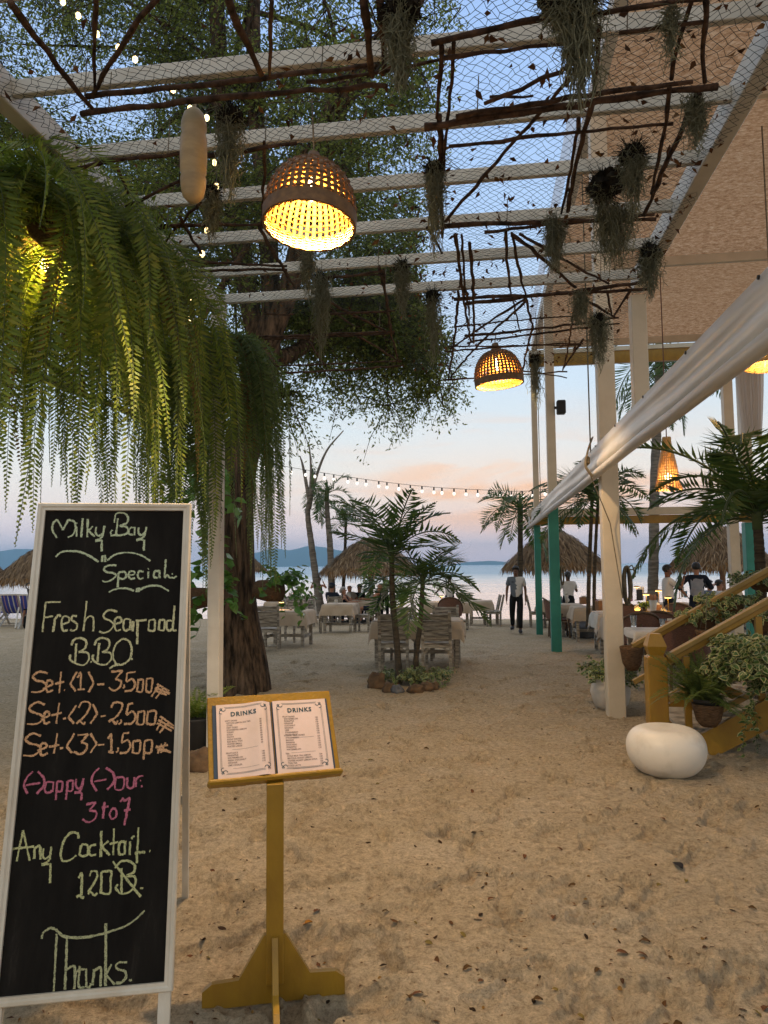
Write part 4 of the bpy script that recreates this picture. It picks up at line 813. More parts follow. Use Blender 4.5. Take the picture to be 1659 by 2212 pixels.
frame('dark stick frame hanging against the tree crown behind the fern', lambda p: 3.86-.00012*max(0, p[1]-250), c4, [((560, 292), (925, 248), .015), ((580, 282), (930, 266), .012), ((893, 240), (962, 605), .017), ((918, 250), (1015, 805), .014), ((604, 490), (985, 478), .014), ((116, 642), (985, 606), .018), ((130, 664), (982, 628), .016), ((280, 852), (1042, 802), .015), ((300, 820), (1032, 788), .012), ((498, 370), (935, 602), .016), ((590, 468), (742, 592), .012), ((768, 640), (1015, 795), .014), ((130, 652), (322, 850), .017), ((468, 662), (582, 832), .014), ((210, 512), (390, 510), .010)], 4)
c1 = lambda x, y: (.5*x, .5*y)
frame('long stick frame passing behind the near basket lamp and gourd', lambda p: 3.90, c1, [((290, 735), (775, 668), .015), ((900, 665), (1285, 606), .016), ((545, 885), (790, 765), .014), ((675, 995), (1150, 984), .013), ((690, 975), (1145, 968), .013), ((775, 945), (872, 1100), .016), ((870, 880), (700, 1070), .012), ((1125, 985), (1275, 1240), .017), ((500, 700), (560, 830), .011), ((1145, 620), (1130, 985), .012), ((760, 1120), (1240, 1150), .014), ((740, 1170), (1240, 1160), .015)], 5)
# ================================================================== fishing net over the sticks, with dry leaves caught in it
cell = .052; nxn, nyn = int(3.75/cell), int(5.6/cell)
ii_, jj_ = np.meshgrid(np.arange(nxn+1), np.arange(nyn*2+1)); X0 = -2.34+ii_*cell+(jj_ % 2)*cell/2; Y0 = 2.45+jj_*cell/2
rg = np.random.default_rng(9)
def smooth_noise(X, Y, s, seed): return np.sin(X*s+seed)*np.cos(Y*s*1.3+seed*2)+.6*np.sin(X*s*2.1+Y*s*1.7+seed*3)
Xn = X0+.018*smooth_noise(X0, Y0, 5, 1)+rg.normal(0, .006, X0.shape); Yn_ = Y0+.02*smooth_noise(X0, Y0, 4, 4)+rg.normal(0, .006, X0.shape)
Zn = PGZ-.055+.028*smooth_noise(X0, Y0, 2.4, 7)-.02*np.abs(np.sin((Y0-6.22)/.595*math.pi))-.10*np.clip(Y0-6.4, 0, 3)
N = np.stack([Xn, Yn_, Zn], -1); E_ = []
A, Bv = [], []
for j in range(nyn*2):
    o_ = j % 2
    i = np.arange(nxn+1); A.append(N[j, i]); Bv.append(N[j+1, i])
    if o_: i = np.arange(nxn); A.append(N[j, i]); Bv.append(N[j+1, i+1])
    else: i = np.arange(1, nxn+1); A.append(N[j, i]); Bv.append(N[j+1, i-1])
A, Bv = np.concatenate(A), np.concatenate(Bv)
keep = (rg.random(len(A)) > .03) & ((A[:, 1] < 6.4) | ((A[:, 0] > -.75)))
A, Bv = A[keep], Bv[keep]
def thin_edges(A, Bv, r):
    d = Bv-A; d /= np.maximum(np.linalg.norm(d, axis=1, keepdims=True), 1e-9); s_ = np.cross(d, np.array([0, 0, 1.])); s_ /= np.maximum(np.linalg.norm(s_, axis=1, keepdims=True), 1e-9); u_ = np.cross(s_, d)
    vs = []
    for P_ in (A, Bv):
        for k in range(3): vs.append(P_+r*(s_*math.cos(k*2.0944)+u_*math.sin(k*2.0944)))
    v = np.stack(vs, 1).reshape(-1, 3); base = np.arange(len(A))[:, None]*6
    f = np.concatenate([base+np.array([[k, (k+1) % 3, 3+(k+1) % 3, 3+k]]) for k in range(3)]); return v, f
v, f = thin_edges(A, Bv, .0014)
MT['net'] = M('dark_net_twine', (.035, .055, .05), (.02, .03, .03), .8, 3)
net = thing('fishing_net', 'old fishing net spread under the white crossbeams with dry leaves caught in it', 'net', (-.4, 4.6, 4.0))
npmesh('net_mesh', v-np.array([-.4, 4.6, 4.0]), f, MT['net'], net)
def leaf_quads(P, D, U, Ln, Wd, fold=.25):
    """leaf: 2 quads folded along the midrib. P base, D direction, U roughly the normal"""
    D = D/np.maximum(np.linalg.norm(D, axis=1, keepdims=True), 1e-9); s_ = np.cross(D, U); s_ /= np.maximum(np.linalg.norm(s_, axis=1, keepdims=True), 1e-9); n_ = np.cross(s_, D)
    Ln = np.asarray(Ln).reshape(-1, 1)*np.ones((len(P), 1)); Wd = np.asarray(Wd).reshape(-1, 1)*np.ones((len(P), 1))
    tip = P+D*Ln-n_*Ln*.12; l_ = P+D*Ln*.45+s_*Wd*.5+n_*Wd*fold; r_ = P+D*Ln*.45-s_*Wd*.5+n_*Wd*fold; m_ = P+D*Ln*.5
    v = np.stack([P, l_, tip, r_], 1).reshape(-1, 3); b_ = np.arange(len(P))[:, None]*4
    return v, b_+np.array([[0, 1, 2, 3]])
k = rg.choice(len(A), 950); P = A[k]-np.array([0, 0, .012]); m_ = rg.random(950) < (.25+.75*(P[:, 0] > -.7)); P = P[m_]
D = rg.normal(0, 1, (len(P), 3))*np.array([1, 1, .35])+np.array([0, 0, -.8]); U = rg.normal(0, 1, (len(P), 3))
v, f = leaf_quads(P, D, U, rg.uniform(.03, .075, len(P)), rg.uniform(.015, .035, len(P)), .35)
lv_ = npmesh('caught_leaf', v-np.array([-.4, 4.6, 4.0]), f, MT['dry'], net); lv_['kind'] = 'stuff'
# ================================================================== spanish moss and dark root nests hanging from the sticks
def moss(px, py0, py1, z, wpx, label, n=90, nest=0.0, seed=0):
    R2 = np.random.default_rng(seed+100); top = AZ(px, py0, z); sc = (top-CAM).dot(FW)/F; bot = AY(px, py1, top.y); L_ = max(.12, top.z-bot.z); w_ = wpx*sc/2
    t_ = thing('hanging_moss', label, 'moss', top, 0, 'tufts of hanging moss under the pergola')
    K = 9; P0 = R2.normal(0, 1, (n, 3))*np.array([w_*.45, w_*.45, .02]); ln = L_*R2.uniform(.35, 1.05, n)*(1-.35*np.minimum(1, np.abs(P0[:, 0])/(w_+1e-6)))
    pts = np.zeros((n, K, 3)); drift = R2.normal(0, 1, (n, 3))*np.array([w_*.35, w_*.35, 0])
    for k in range(K):
        u = k/(K-1); pts[:, k] = P0+drift*u*(1-u*.4)+R2.normal(0, .012, (n, 3))*np.array([1, 1, .3]); pts[:, k, 2] -= ln*u
    A, Bv = pts[:, :-1].reshape(-1, 3), pts[:, 1:].reshape(-1, 3); v, f = thin_edges(A, Bv, .0022)
    # curled side hairs
    q = R2.integers(0, len(A), n*5); a = A[q]; b2 = a+R2.normal(0, .028, (len(q), 3))-np.array([0, 0, .015]); v2, f2 = thin_edges(a, b2, .0015)
    npmesh('moss_strand', np.concatenate([v, v2]), np.concatenate([f, f2+len(v)]), MT['moss'], t_)['kind'] = 'stuff'
    if nest > 0:
        mb = MB(); RR = random.Random(seed)
        for _ in range(3):
            c = Vector((RR.uniform(-.3, .3)*nest, RR.uniform(-.3, .3)*nest, RR.uniform(-.2, .3)*nest)); n0 = len(mb.v); mb.ball(c, (nest*.62, nest*.62, nest*.5), 14, 10)
            for i in range(n0, len(mb.v)):
                q_ = Vector(mb.v[i]); d_ = q_-c; mb.v[i] = tuple(c+d_*(1+.45*noise.noise(q_*38)+.25*RR.uniform(-1, 1)))
        nn = mb.build('root_nest', MT['nest'], t_)
        m2 = 260; d_ = R2.normal(0, 1, (m2, 3)); d_ /= np.linalg.norm(d_, axis=1, keepdims=True); a = d_*nest*.55; b2 = a+d_*nest*R2.uniform(.1, .55, (m2, 1))+R2.normal(0, .02, (m2, 3)); v, f = thin_edges(a, b2, .0018); npmesh('root_fibre', v, f, MT['nest'], nn)['kind'] = 'stuff'
    return t_
ML = [(862, 20, 215, 3.92, 62, 'big grey moss tuft beside the leaning tree bough at the top', 150, .10), (1250, -10, 245, 3.92, 90, 'broadest moss tuft at the top hanging before the roof edge', 190, .13), (1212, -10, 70, 3.92, 60, 'dark bushy moss tuft at the very top edge of the view', 120, .10), (1500, 215, 330, 3.92, 40, 'pale moss tuft beside the right edge beam', 90, 0), (1446, 20, 140, 3.92, 22, 'thin moss tuft on the right upright sticks', 40, 0),
      (497, 252, 450, 3.90, 46, 'dark moss tuft hanging between the gourd and the basket lamp', 110, .07), (457, 415, 530, 3.86, 32, 'moss tuft below the gourd', 80, .05), (664, 545, 645, 3.84, 30, 'pale moss tuft right under the near basket lamp', 90, 0), (692, 600, 785, 3.84, 36, 'long grey moss tuft behind the near basket lamp', 110, .04), (869, 575, 690, 3.84, 32, 'brown topped moss tuft alone between two crossbeams', 90, .06), (938, 365, 560, 3.90, 36, 'moss column along the upright sticks of the large frame', 110, .06), (935, 640, 800, 3.70, 30, 'thin moss tuft below a dark nest against the tree crown', 60, .06),
      (1156, 775, 895, 3.55, 26, 'stringy moss tuft dangling beside the far basket lamp', 60, .055), (1196, 478, 600, 3.84, 44, 'moss tuft at the left side of the roof edge', 100, 0), (1322, 455, 585, 3.84, 86, 'wide moss curtain below the dark round nest', 190, 0), (1305, 405, 470, 3.92, 62, 'round dark root nest with hardly any moss', 40, .13), (1366, 335, 470, 3.92, 46, 'moss tuft with a dark crown under a crossbeam near the edge beam', 120, .09), (1402, 545, 655, 3.86, 42, 'moss tuft hanging from the far end of the edge beam', 110, .085), (1292, 690, 800, 3.60, 40, 'moss tuft on the lowest stick in front of the first tall post', 100, .07), (1255, 635, 720, 3.70, 40, 'short moss tuft under the doubled sticks', 80, 0)]
for i, m_ in enumerate(ML): moss(*m_, seed=i)
# ================================================================== string lights
def light_string(label, pts, nb, bulb_r, drop, mat, cat='string lights', lit=True):
    c = Vector(pts[0]); t_ = thing('string_lights', label, cat, c)
    S_ = spline(pts, 14); mb = MB(c); mb.tube(S_, .008 if drop > .1 else .004, 5); mb.build('cable', MT['black'], t_)
    d = [0.0]
    for a, b_ in zip(S_[:-1], S_[1:]): d.append(d[-1]+(b_-a).length)
    for i in range(nb):
        s_ = d[-1]*(i+.5)/nb; k = max(j for j in range(len(d)) if d[j] <= s_); q = S_[min(k, len(S_)-1)]
        mb = MB(c); mb.tube([q, q-Vector((0, 0, drop*.6))], bulb_r*.42, 6); sk = mb.build('socket', MT['black'], t_)
        mb = MB(c); mb.smooth = True; mb.ball(q-Vector((0, 0, drop*.6+bulb_r*.9)), (bulb_r*.8, bulb_r*.8, bulb_r), 8, 6); mb.build('bulb', mat, t_)
light_string('row of pale festoon bulbs strung across the sky over the beach palms', [AY(520, 990, 24), AY(660, 1015, 24), AY(800, 1037, 24), AY(920, 1051, 24), AY(1040, 1058, 24), AY(1150, 1060, 24), AY(1240, 1040, 24)], 31, .062, .20, MT['bulbs'])
MT['fairy'] = emit('warm_fairy_bulb', (1, .72, .30), 4.0)
light_string('warm fairy lights winding down the tree crown past the gourd', [AY(120, -20, 6.9), AY(155, 8, 6.9), AY(210, 62, 7.0), AY(266, 98, 7.1), AY(362, 170, 7.2), AY(402, 218, 7.3), AY(440, 232, 7.3), AY(452, 270, 7.3), AY(468, 378, 7.4), AY(455, 450, 7.4), AY(440, 520, 7.5), AY(432, 565, 7.5), AY(415, 640, 7.6), AY(403, 745, 7.6), AY(398, 800, 7.6)], 20, .038, .05, MT['fairy'])
# ================================================================== the big tree
def nvec(a): return np.array([a[0], a[1], a[2]], float)
TB = Vector((-3.22, 9.35, 0))
tree = thing('spreading_tree', 'huge spreading tree with rough dark trunk behind the left pergola post', 'tree', TB)
RT_ = random.Random(4)
def trunk_mesh(paths, name, mat, parent, n=18, seed=0):
    mb = MB(TB); mb.smooth = True
    for pts, rs in paths:
        S_ = spline(pts, 8); k = len(S_); RS = [np.interp(i/(k-1), np.linspace(0, 1, len(rs)), rs) for i in range(k)]
        n0 = len(mb.v); mb.tube(S_, RS, n)
        for i in range(n0, len(mb.v)):
            q = Vector(mb.v[i]); c = S_[min((i-n0)//n, k-1)]-TB; d_ = q-c; a = math.atan2(d_.y, d_.x)
            mb.v[i] = tuple(c+d_*(1+.10*noise.noise((math.cos(a)*2.2, math.sin(a)*2.2, q.z*.5+seed))+.07*noise.noise((math.cos(a)*6, math.sin(a)*6, q.z*1.2))))
    return mb.build(name, mat, parent)
fork = AY(566, 780, 9.45)
trunk = [TB+Vector((-.02, 0, -.15)), TB+Vector((.0, 0, .25)), AY(504, 1300, 9.35), AY(508, 1050, 9.38), AY(545, 880, 9.42), fork, AY(587, 690, 9.5)]
trunk_mesh([(trunk, [.46, .355, .30, .27, .24, .21, .16])], 'trunk', MT['bark'], tree, 28)
limbs = [([fork, AY(585, 690, 9.55), AY(575, 450, 9.7), AY(552, 240, 9.8), AY(548, 0, 9.9), AY(560, -260, 10)], [.15, .14, .13, .12, .10, .07]),
         ([fork, AY(540, 660, 9.6), AY(500, 420, 9.8), AY(480, 200, 9.9), AY(466, 0, 10), AY(440, -280, 10)], [.15, .14, .13, .13, .12, .08]),
         ([fork, AY(630, 600, 9.3), AY(690, 330, 9.0), AY(740, 210, 8.7), AY(880, 20, 8.4), AY(980, -200, 8.2)], [.15, .14, .14, .15, .14, .08]),
         ([AY(545, 900, 9.42), AY(480, 830, 9.3), AY(360, 700, 9.2), AY(180, 560, 9.2), AY(-60, 420, 9.2)], [.14, .12, .10, .08, .04]),
         ([AY(530, 1010, 9.42), AY(470, 1040, 9.2), AY(380, 960, 9.1), AY(300, 900, 9.1), AY(180, 850, 9.1)], [.10, .09, .07, .05, .03]),
         ([fork, AY(640, 760, 10.2), AY(720, 690, 11), AY(820, 640, 11.6), AY(900, 640, 12)], [.14, .11, .09, .06, .03])]
trunk_mesh(limbs, 'limb', MT['bark'], tree, 14, 3)
# boughs spreading from the limbs, twigs on the boughs, small leaves on the twigs
rt = np.random.default_rng(12)
starts = [l_[0][k] for l_ in limbs for k in (2, 3, 4)]
targets = []
for _ in range(60): targets.append(Vector((rt.uniform(-9.5, .6), rt.uniform(7.5, 13.5), rt.uniform(5.3, 10.2))))
for _ in range(22): targets.append(AY(rt.uniform(-100, 900), rt.uniform(-120, 500), rt.uniform(8.0, 10.5)))
for _ in range(16): targets.append(AY(rt.uniform(-150, 420), rt.uniform(450, 950), rt.uniform(9.5, 13)))
for (px, py, Y) in ((700, 700, 11), (760, 720, 11.4), (830, 700, 11.8), (900, 720, 12), (960, 800, 12), (880, 830, 11.8), (800, 800, 11.5), (930, 860, 12), (700, 820, 10.6), (990, 850, 12.2), (620, 850, 10.2), (840, 900, 12), (740, 620, 11), (860, 610, 11.6), (940, 740, 12), (970, 900, 12.2), (780, 880, 11.6), (900, 790, 11.4), (820, 750, 11.0), (680, 760, 10.6)): targets.append(AY(px, py, Y))
mbB = MB(TB); LP, LD = [], []
def ok_leaf(p):
    """the crown leaves the sky open to the right of it, as measured"""
    d = p-CAM; w = d.dot(FW)
    if w <= .2: return True
    px, py = CX+F*d.dot(RT)/w, CY-F*d.dot(UP)/w
    if py > 1180: return px < 520
    edge = np.interp(py, [-400, 0, 120, 240, 330, 420, 640, 740, 800, 870, 930, 990, 1060, 1180], [1060, 985, 960, 985, 950, 930, 905, 975, 1000, 1030, 985, 880, 600, 560])
    return px < edge+rt.normal(0, 16)
for i, tg in enumerate(targets):
    s_ = min(starts, key=lambda q: (q-tg).length*rt.uniform(.7, 1.3)) if i >= 98 or rt.random() < .8 else starts[rt.integers(len(starts))]
    mid = s_.lerp(tg, .5)+Vector((rt.normal(0, .4), rt.normal(0, .4), .5)); B_ = spline([s_, mid, tg], 8); ln = (tg-s_).length
    if all(ok_leaf(q) for q in B_[4:]): mbB.tube(B_, [.045*(1-.8*k/(len(B_)-1))*min(1.4, ln/3) for k in range(len(B_))], 5)
    ntw = int(36+11*ln) if i < 98 else 95
    for _ in range(ntw):
        u = rt.uniform(.30, 1.0); q = B_[min(len(B_)-1, int(u*(len(B_)-1)))]
        d_ = Vector((rt.normal(0, 1), rt.normal(0, 1), rt.normal(-.15, .7))).normalized(); L2 = rt.uniform(.35, 1.05)
        p0 = q+d_*rt.uniform(0, .35); p1 = p0+d_*L2*.6+Vector((0, 0, -.05)); p2 = p0+d_*L2*.9+Vector((0, 0, -.32*L2))
        if not (ok_leaf(p1) and ok_leaf(p2)): continue
        if rt.random() < .5: mbB.tube([q, p0, p1, p2], [.010, .008, .006, .003], 3, cap=False)
        nl = int(30*L2)+8
        for k in range(nl):
            u2 = (k+rt.random())/nl; p = (p0.lerp(p1, u2*1.6) if u2 < .62 else p1.lerp(p2, (u2-.62)/.38))
            LP.append((p.x+rt.normal(0, .075), p.y+rt.normal(0, .075), p.z+rt.normal(0, .06))); LD.append((d_.x*.5+rt.normal(0, .7), d_.y*.5+rt.normal(0, .7), -.45+rt.normal(0, .45)))
mbB.build('bough', MT['bark'], tree, smooth=True)
LP, LD = np.array(LP), np.array(LD)
v, f = leaf_quads(LP, LD, rt.normal(0, 1, LP.shape)+np.array([0, 0, .8]), rt.uniform(.05, .10, len(LP)), rt.uniform(.022, .040, len(LP)), .15)
cr = npmesh('crown', v-nvec(TB), f, MT['tree'], tree); NLEAF = len(LP)
MT['deadfern'] = leafmat('withered_fern', (.16, .10, .03), (.22, .15, .04), (.12, .07, .025), .35, .8, .1)
# ================================================================== ferns
def fronds(R2, n, c, spread, lmin, lmax, lw, up=(.2, .9), grav=1.5, step=.024, az0=None, azw=math.pi, curl=0.5, wl=.8, fwd=.30, drp=.22):
    """returns leaflets (v,f) and rachis edges for n fronds rising from round c"""
    P, D, U, Ln, A_, B_ = [], [], [], [], [], []
    for i in range(n):
        az_ = R2.uniform(-azw, azw)+(az0 or 0); L_ = R2.uniform(lmin, lmax); K = int(L_/step); upv = R2.uniform(*up)
        d = np.array([math.cos(az_), math.sin(az_), upv]); d /= np.linalg.norm(d); p = np.array(c)+np.array([math.cos(az_), math.sin(az_), 0])*spread*R2.uniform(0, 1)
        tw = R2.normal(0, curl); sdrift = R2.normal(0, .25); g = grav*R2.uniform(.75, 1.4); W0 = lw*R2.uniform(.75, 1.15); lift = R2.normal(0, .35)
        ps = [p.copy()]; ds = [d.copy()]
        for k in range(K):
            d = d+np.array([-math.sin(az_)*sdrift, math.cos(az_)*sdrift, -g])*step; d /= np.linalg.norm(d); p = p+d*step; ps.append(p.copy()); ds.append(d.copy())
        ps, ds = np.array(ps), np.array(ds); sv = np.array([-math.sin(az_), math.cos(az_), 0]); nv = np.cross(sv, ds); nv /= np.linalg.norm(nv, axis=1, keepdims=True)
        a = tw*np.linspace(.3, 1, K+1)[:, None]; s2 = sv*np.cos(a)+nv*np.sin(a); n2 = -sv*np.sin(a)+nv*np.cos(a)
        t_ = np.linspace(0, 1, K+1); prof = W0*np.clip(t_/.12, .15, 1)*np.clip((1-t_)/.42, 0.04, 1)**.85
        for sg in (-1, 1):
            m_ = np.arange(2, K+1)
            P.append(ps[m_]+ds[m_]*step*(.25*sg)); dd = sg*s2[m_]+ds[m_]*(fwd+.25*t_[m_][:, None])+n2[m_]*lift*.6+np.array([0, 0, -drp])+R2.normal(0, .10, (len(m_), 3)); D.append(dd); U.append(n2[m_]+R2.normal(0, .15, (len(m_), 3))); Ln.append(prof[m_]*R2.uniform(.8, 1.1, len(m_)))
        A_.append(ps[:-1:2]); B_.append(ps[1::2][:len(ps[:-1:2])] if False else ps[np.minimum(np.arange(0, len(ps)-1, 2)+2, len(ps)-1)])
    P, D, U, Ln = map(np.concatenate, (P, D, U, Ln)); v, f = leaf_quads(P, D, U, Ln, step*wl, .05)
    return v, f, np.concatenate(A_), np.concatenate(B_)
def basket(name, c, r, h, mat, parent, o):
    mb = MB(o); mb.smooth = True; mb.lathe([(r*.45, -h), (r*.8, -h*.7), (r, -.02), (r*1.03, .0), (r*.93, .01), (r*.85, -.03)], 20, c); return mb.build(name, mat, parent)
def fern(px, py, Y, label, n, lmin, lmax, lw, mat, seed, hang=True, **kw):
    c = AY(px, py, Y); R2 = np.random.default_rng(seed); t_ = thing('hanging_fern', label, 'fern', c, 0, 'ferns hanging along the left edge of the pergola')
    basket('basket', c, .20, .20, MT['basket'], t_, c)
    v, f, a, b_ = fronds(R2, n, c, .14, lmin, lmax, lw, **kw); npmesh('foliage', v-nvec(c), f, MT[mat], t_)['kind'] = 'stuff'
    v2, f2, a2, b2 = fronds(R2, max(4, n//12), c, .14, lmin, lmax*.8, lw*.9, **kw); npmesh('withered_foliage', v2-nvec(c), f2, MT['deadfern'], t_)['kind'] = 'stuff'
    v, f = thin_edges(a, b_, .0022); npmesh('frond_stem', v-nvec(c), f, MT['stem'], t_)['kind'] = 'stuff'
    mb = MB(c)
    for k in range(3):
        q = c+Vector((.18*math.cos(k*2.1), .18*math.sin(k*2.1), 0)); mb.tube([q, Vector((XL, c.y, PGZ+.0)) if abs(c.x-XL) < 1 else c+Vector((0, 0, .4))], .003, 4)
    mb.build('hanger', MT['black'], t_); return t_
fern(120, 470, 4.25, 'huge green fern hanging above the blackboard with the longest fronds', 104, .8, 2.75, .132, 'fern', 1, up=(.1, .9), grav=2.5, curl=1.1, step=.029, wl=.62)
fern(-60, 440, 3.75, 'fern at the left edge with yellow lit fronds reaching the view from outside', 66, .8, 2.7, .125, 'fern', 2, up=(.3, 1.3), grav=2.1, curl=1.1, step=.029, wl=.62)
fern(262, 570, 4.7, 'fern between the blackboard top and the gourd with arching side fronds', 64, .7, 2.3, .125, 'fern', 3, up=(.2, .9), grav=3.0, curl=1.1, step=.029, wl=.62)
fern(462, 735, 5.9, 'dark green fern cascading down the left white post to the tree trunk', 112, .8, 2.5, .108, 'ferndark', 4, up=(.1, .6), grav=3.9, curl=1.1, step=.027, wl=.65)
# lit bulb behind the ferns
lb = Vector((-3.0, 4.5, 3.78))
fl = thing('garden_bulb', 'bare warm bulb glowing behind the hanging ferns at the left', 'lamp', lb)
mb = MB(); mb.smooth = True; mb.ball((0, 0, 0), .045, 10, 8); mb.build('bulb', MT['bulb'], fl).visible_shadow = False
mb = MB(); mb.tube([(0, 0, .04), (0, 0, .10)], .02, 8); mb.build('socket', MT['black'], fl); mb = MB(); mb.tube([(0, 0, .10), (.02, 0, .6)], .005, 5); mb.build('cord', MT['black'], fl)
ld = bpy.data.lights.new('bulb_light', 'POINT'); ld.energy = 75; ld.color = (1, .70, .16); ld.shadow_soft_size = .05; lo_ = bpy.data.objects.new('bulb_light', ld); link(lo_, fl)
# ================================================================== broad-leaved trailing plants
def hearts(P, D, U, L_, W_, mats=None, dish=.12):
    """heart leaves, 2 quads each"""
    D = D/np.linalg.norm(D, axis=1, keepdims=True); s_ = np.cross(D, U); s_ /= np.maximum(np.linalg.norm(s_, axis=1, keepdims=True), 1e-9); n_ = np.cross(s_, D)
    L_ = np.asarray(L_).reshape(-1, 1)*np.ones((len(P), 1)); W_ = np.asarray(W_).reshape(-1, 1)*np.ones((len(P), 1))
    pts = [P, P+D*L_*.12+s_*W_*.42+n_*W_*dish, P+D*L_*.55+s_*W_*.40+n_*W_*dish*.8, P+D*L_-n_*L_*.15, P+D*L_*.55-s_*W_*.40+n_*W_*dish*.8, P+D*L_*.12-s_*W_*.42+n_*W_*dish]
    v = np.stack(pts, 1).reshape(-1, 3); b_ = np.arange(len(P))[:, None]*6
    return v, np.concatenate([b_+np.array([[0, 1, 2, 3]]), b_+np.array([[0, 3, 4, 5]])])
MT['vgreen'] = leafmat('ivy_leaf', (.045, .10, .02), (.07, .14, .03), (.10, .17, .04), .25, .35, .5)
MT['vedge'] = leafmat('ivy_pale_edge', (.30, .32, .12), (.38, .38, .18), (.45, .44, .24), .25, .4, .4)
def trailing(R2, c, n_st, lmin, lmax, rad_, leaf, mat, parent, o, spacing=.035, out=.6, edge=False, name='foliage', az0=None, azw=math.pi, up=.5, front=None):
    P, D, U, A_, B_ = [], [], [], [], []
    for i in range(n_st):
        az_ = R2.uniform(-azw, azw)+(az0 or 0); L_ = R2.uniform(lmin, lmax); d = np.array([math.cos(az_)*out, math.sin(az_)*out, up*R2.uniform(.1, 1)]); p = np.array(c)+np.array([math.cos(az_), math.sin(az_), 0])*rad_*R2.random()**.5
        K = max(2, int(L_/spacing)); prev = p.copy()
        for k in range(K):
            d = d*.88+np.array([0, 0, -.13])+R2.normal(0, .10, 3); p = p+d/np.linalg.norm(d)*spacing; A_.append(prev.copy()); B_.append(p.copy()); prev = p.copy()
            for _ in range(2 if leaf < .08 else 1):
                dd = R2.normal(0, 1, 3)*np.array([1, 1, .5])+np.array([math.cos(az_)*.6, math.sin(az_)*.6, -.35]); P.append(p+R2.normal(0, .012, 3)); D.append(dd); U.append(R2.normal(0, .5, 3)+np.array([math.cos(az_)*.5, math.sin(az_)*.5-.3, .8]))
    P, D, U = map(np.array, (P, D, U)); L_ = leaf*R2.uniform(.6, 1.15, len(P)); oo = nvec(o)
    if edge:
        v, f = hearts(P, D, U, L_*1.0, L_*.70); Dn = D/np.linalg.norm(D, axis=1, keepdims=True); s_ = np.cross(Dn, U); s_ /= np.linalg.norm(s_, axis=1, keepdims=True); nn = np.cross(s_, Dn)
        v2, f2 = hearts(P+Dn*L_[:, None]*.10+nn*.0015, D, U, L_*.74, L_*.46); v3, f3 = hearts(P+Dn*L_[:, None]*.10-nn*.0015, D, U, L_*.74, L_*.46)
        V_ = np.concatenate([v, v2, v3]); F_ = np.concatenate([f, f2+len(v), f3+len(v)+len(v2)]); mi = np.concatenate([np.ones(len(f)), np.zeros(len(f2)), np.zeros(len(f3))])
        ob = npmesh(name, V_-oo, F_, [MT['vgreen'], MT['vedge']], parent, mi=mi)
    else:
        v, f = hearts(P, D, U, L_, L_*.82); ob = npmesh(name, v-oo, f, MT[mat], parent)
    ob['kind'] = 'stuff'; v, f = thin_edges(np.array(A_), np.array(B_), .002); npmesh('vine_stem', v-oo, f, MT['stem'], parent)['kind'] = 'stuff'
R3 = np.random.default_rng(31)
# log-shaped planters tied to the trunk
for (px, py, Y, label, lf, nst, a0) in ((578, 1268, 9.15, 'brown bark planter with trailing round-leaved vine on the trunk side facing the tables', .105, 26, 0.0), (425, 1285, 9.0, 'brown bark planter with large round leaves between the blackboard and the post', .17, 20, math.pi)):
    c = AY(px, py, Y); t_ = thing('bark_planter', label, 'planter', c, 0, 'bark planters fixed to the tree trunk')
    mb = MB(c); mb.smooth = True; sg = 1 if a0 == 0 else -1
    S_ = [c+Vector((-.16*sg, .05, -.03)), c+Vector((.02*sg, 0, -.05)), c+Vector((.19*sg, -.04, -.06))]; mb.tube(S_, [.12, .15, .13], 14, wob=.05, rng=random.Random(5)); mb.build('basket', MT['basket'], t_)
    trailing(R3, (c.x+.10*sg, c.y-.03, c.z+.07), nst, .25, .85, .14, lf, 'pothos', t_, c, .055, .55, az0=a0, azw=1.5, up=.9)
# broad-leaved vine climbing and hanging left of the post
c = AY(432, 1090, 8.3); t_ = thing('climbing_vine', 'broad heart-leaved vine hanging down between the blackboard and the white post', 'vine', c)
for (px, py) in ((432, 1060), (425, 1180), (440, 1010), (428, 1330), (436, 1240)): q = AY(px, py, 8.3); trailing(R3, (q.x, q.y, q.z), 7, .35, .8, .12, .15, 'pothos', t_, c, .07, .5)
# dark potted plant at the foot of the tree, with a brown stone
c = G(425, 1612); t_ = thing('potted_plant', 'black pot with a dark green fern on the sand beside the blackboard', 'potted plant', c)
mb = MB(c); mb.smooth = True; mb.lathe([(.14, -.02), (.17, .02), (.21, .26), (.22, .28), (.19, .28), (.17, .22)], 20, c); mb.build('pot', MT['pot'], t_)
v, f, a, b_ = fronds(R3, 40, (c.x, c.y, .26), .1, .25, .5, .06, up=(.5, 2.0), grav=2.5, step=.015); npmesh('foliage', v-nvec(c), f, MT['fern'], t_)['kind'] = 'stuff'
def rock(px, py, r, label, mat, seed, sq=.75, group=None, cat='rock', Y=None):
    c = G(px, py); mb = MB(c); mb.smooth = True; mb.ball(c+Vector((0, 0, r*sq*.55)), (r, r*.85, r*sq), 22, 16)
    for i, q in enumerate(mb.v):
        q = Vector(q); d_ = q-Vector((0, 0, r*sq*.55)); mb.v[i] = tuple(Vector((0, 0, r*sq*.55))+d_*(1+.38*noise.noise(d_*(1.6/r)+Vector((seed*3.1, 0, 0)))+.14*noise.noise(d_*(4.5/r)+Vector((seed, 5, 0)))))
    return tag(mb.build('rock', mat, loc=c), label, cat, group)
rock(432, 1662, .14, 'brown stone on the sand beside the blackboard back leg', MT['rock'], 1)
rg_ = 'stones round the two small palms'
rock(814, 1487, .135, 'largest upright brown stone at the end of the palm ring', MT['rock'], 2, 1.0, rg_)
rock(842, 1494, .10, 'brown stone between the largest stone and the black one in the palm ring', MT['rock'], 3, .8, rg_)
rock(858, 1497, .085, 'nearly black stone at the front of the palm ring', MT['slate'], 4, .8, rg_)
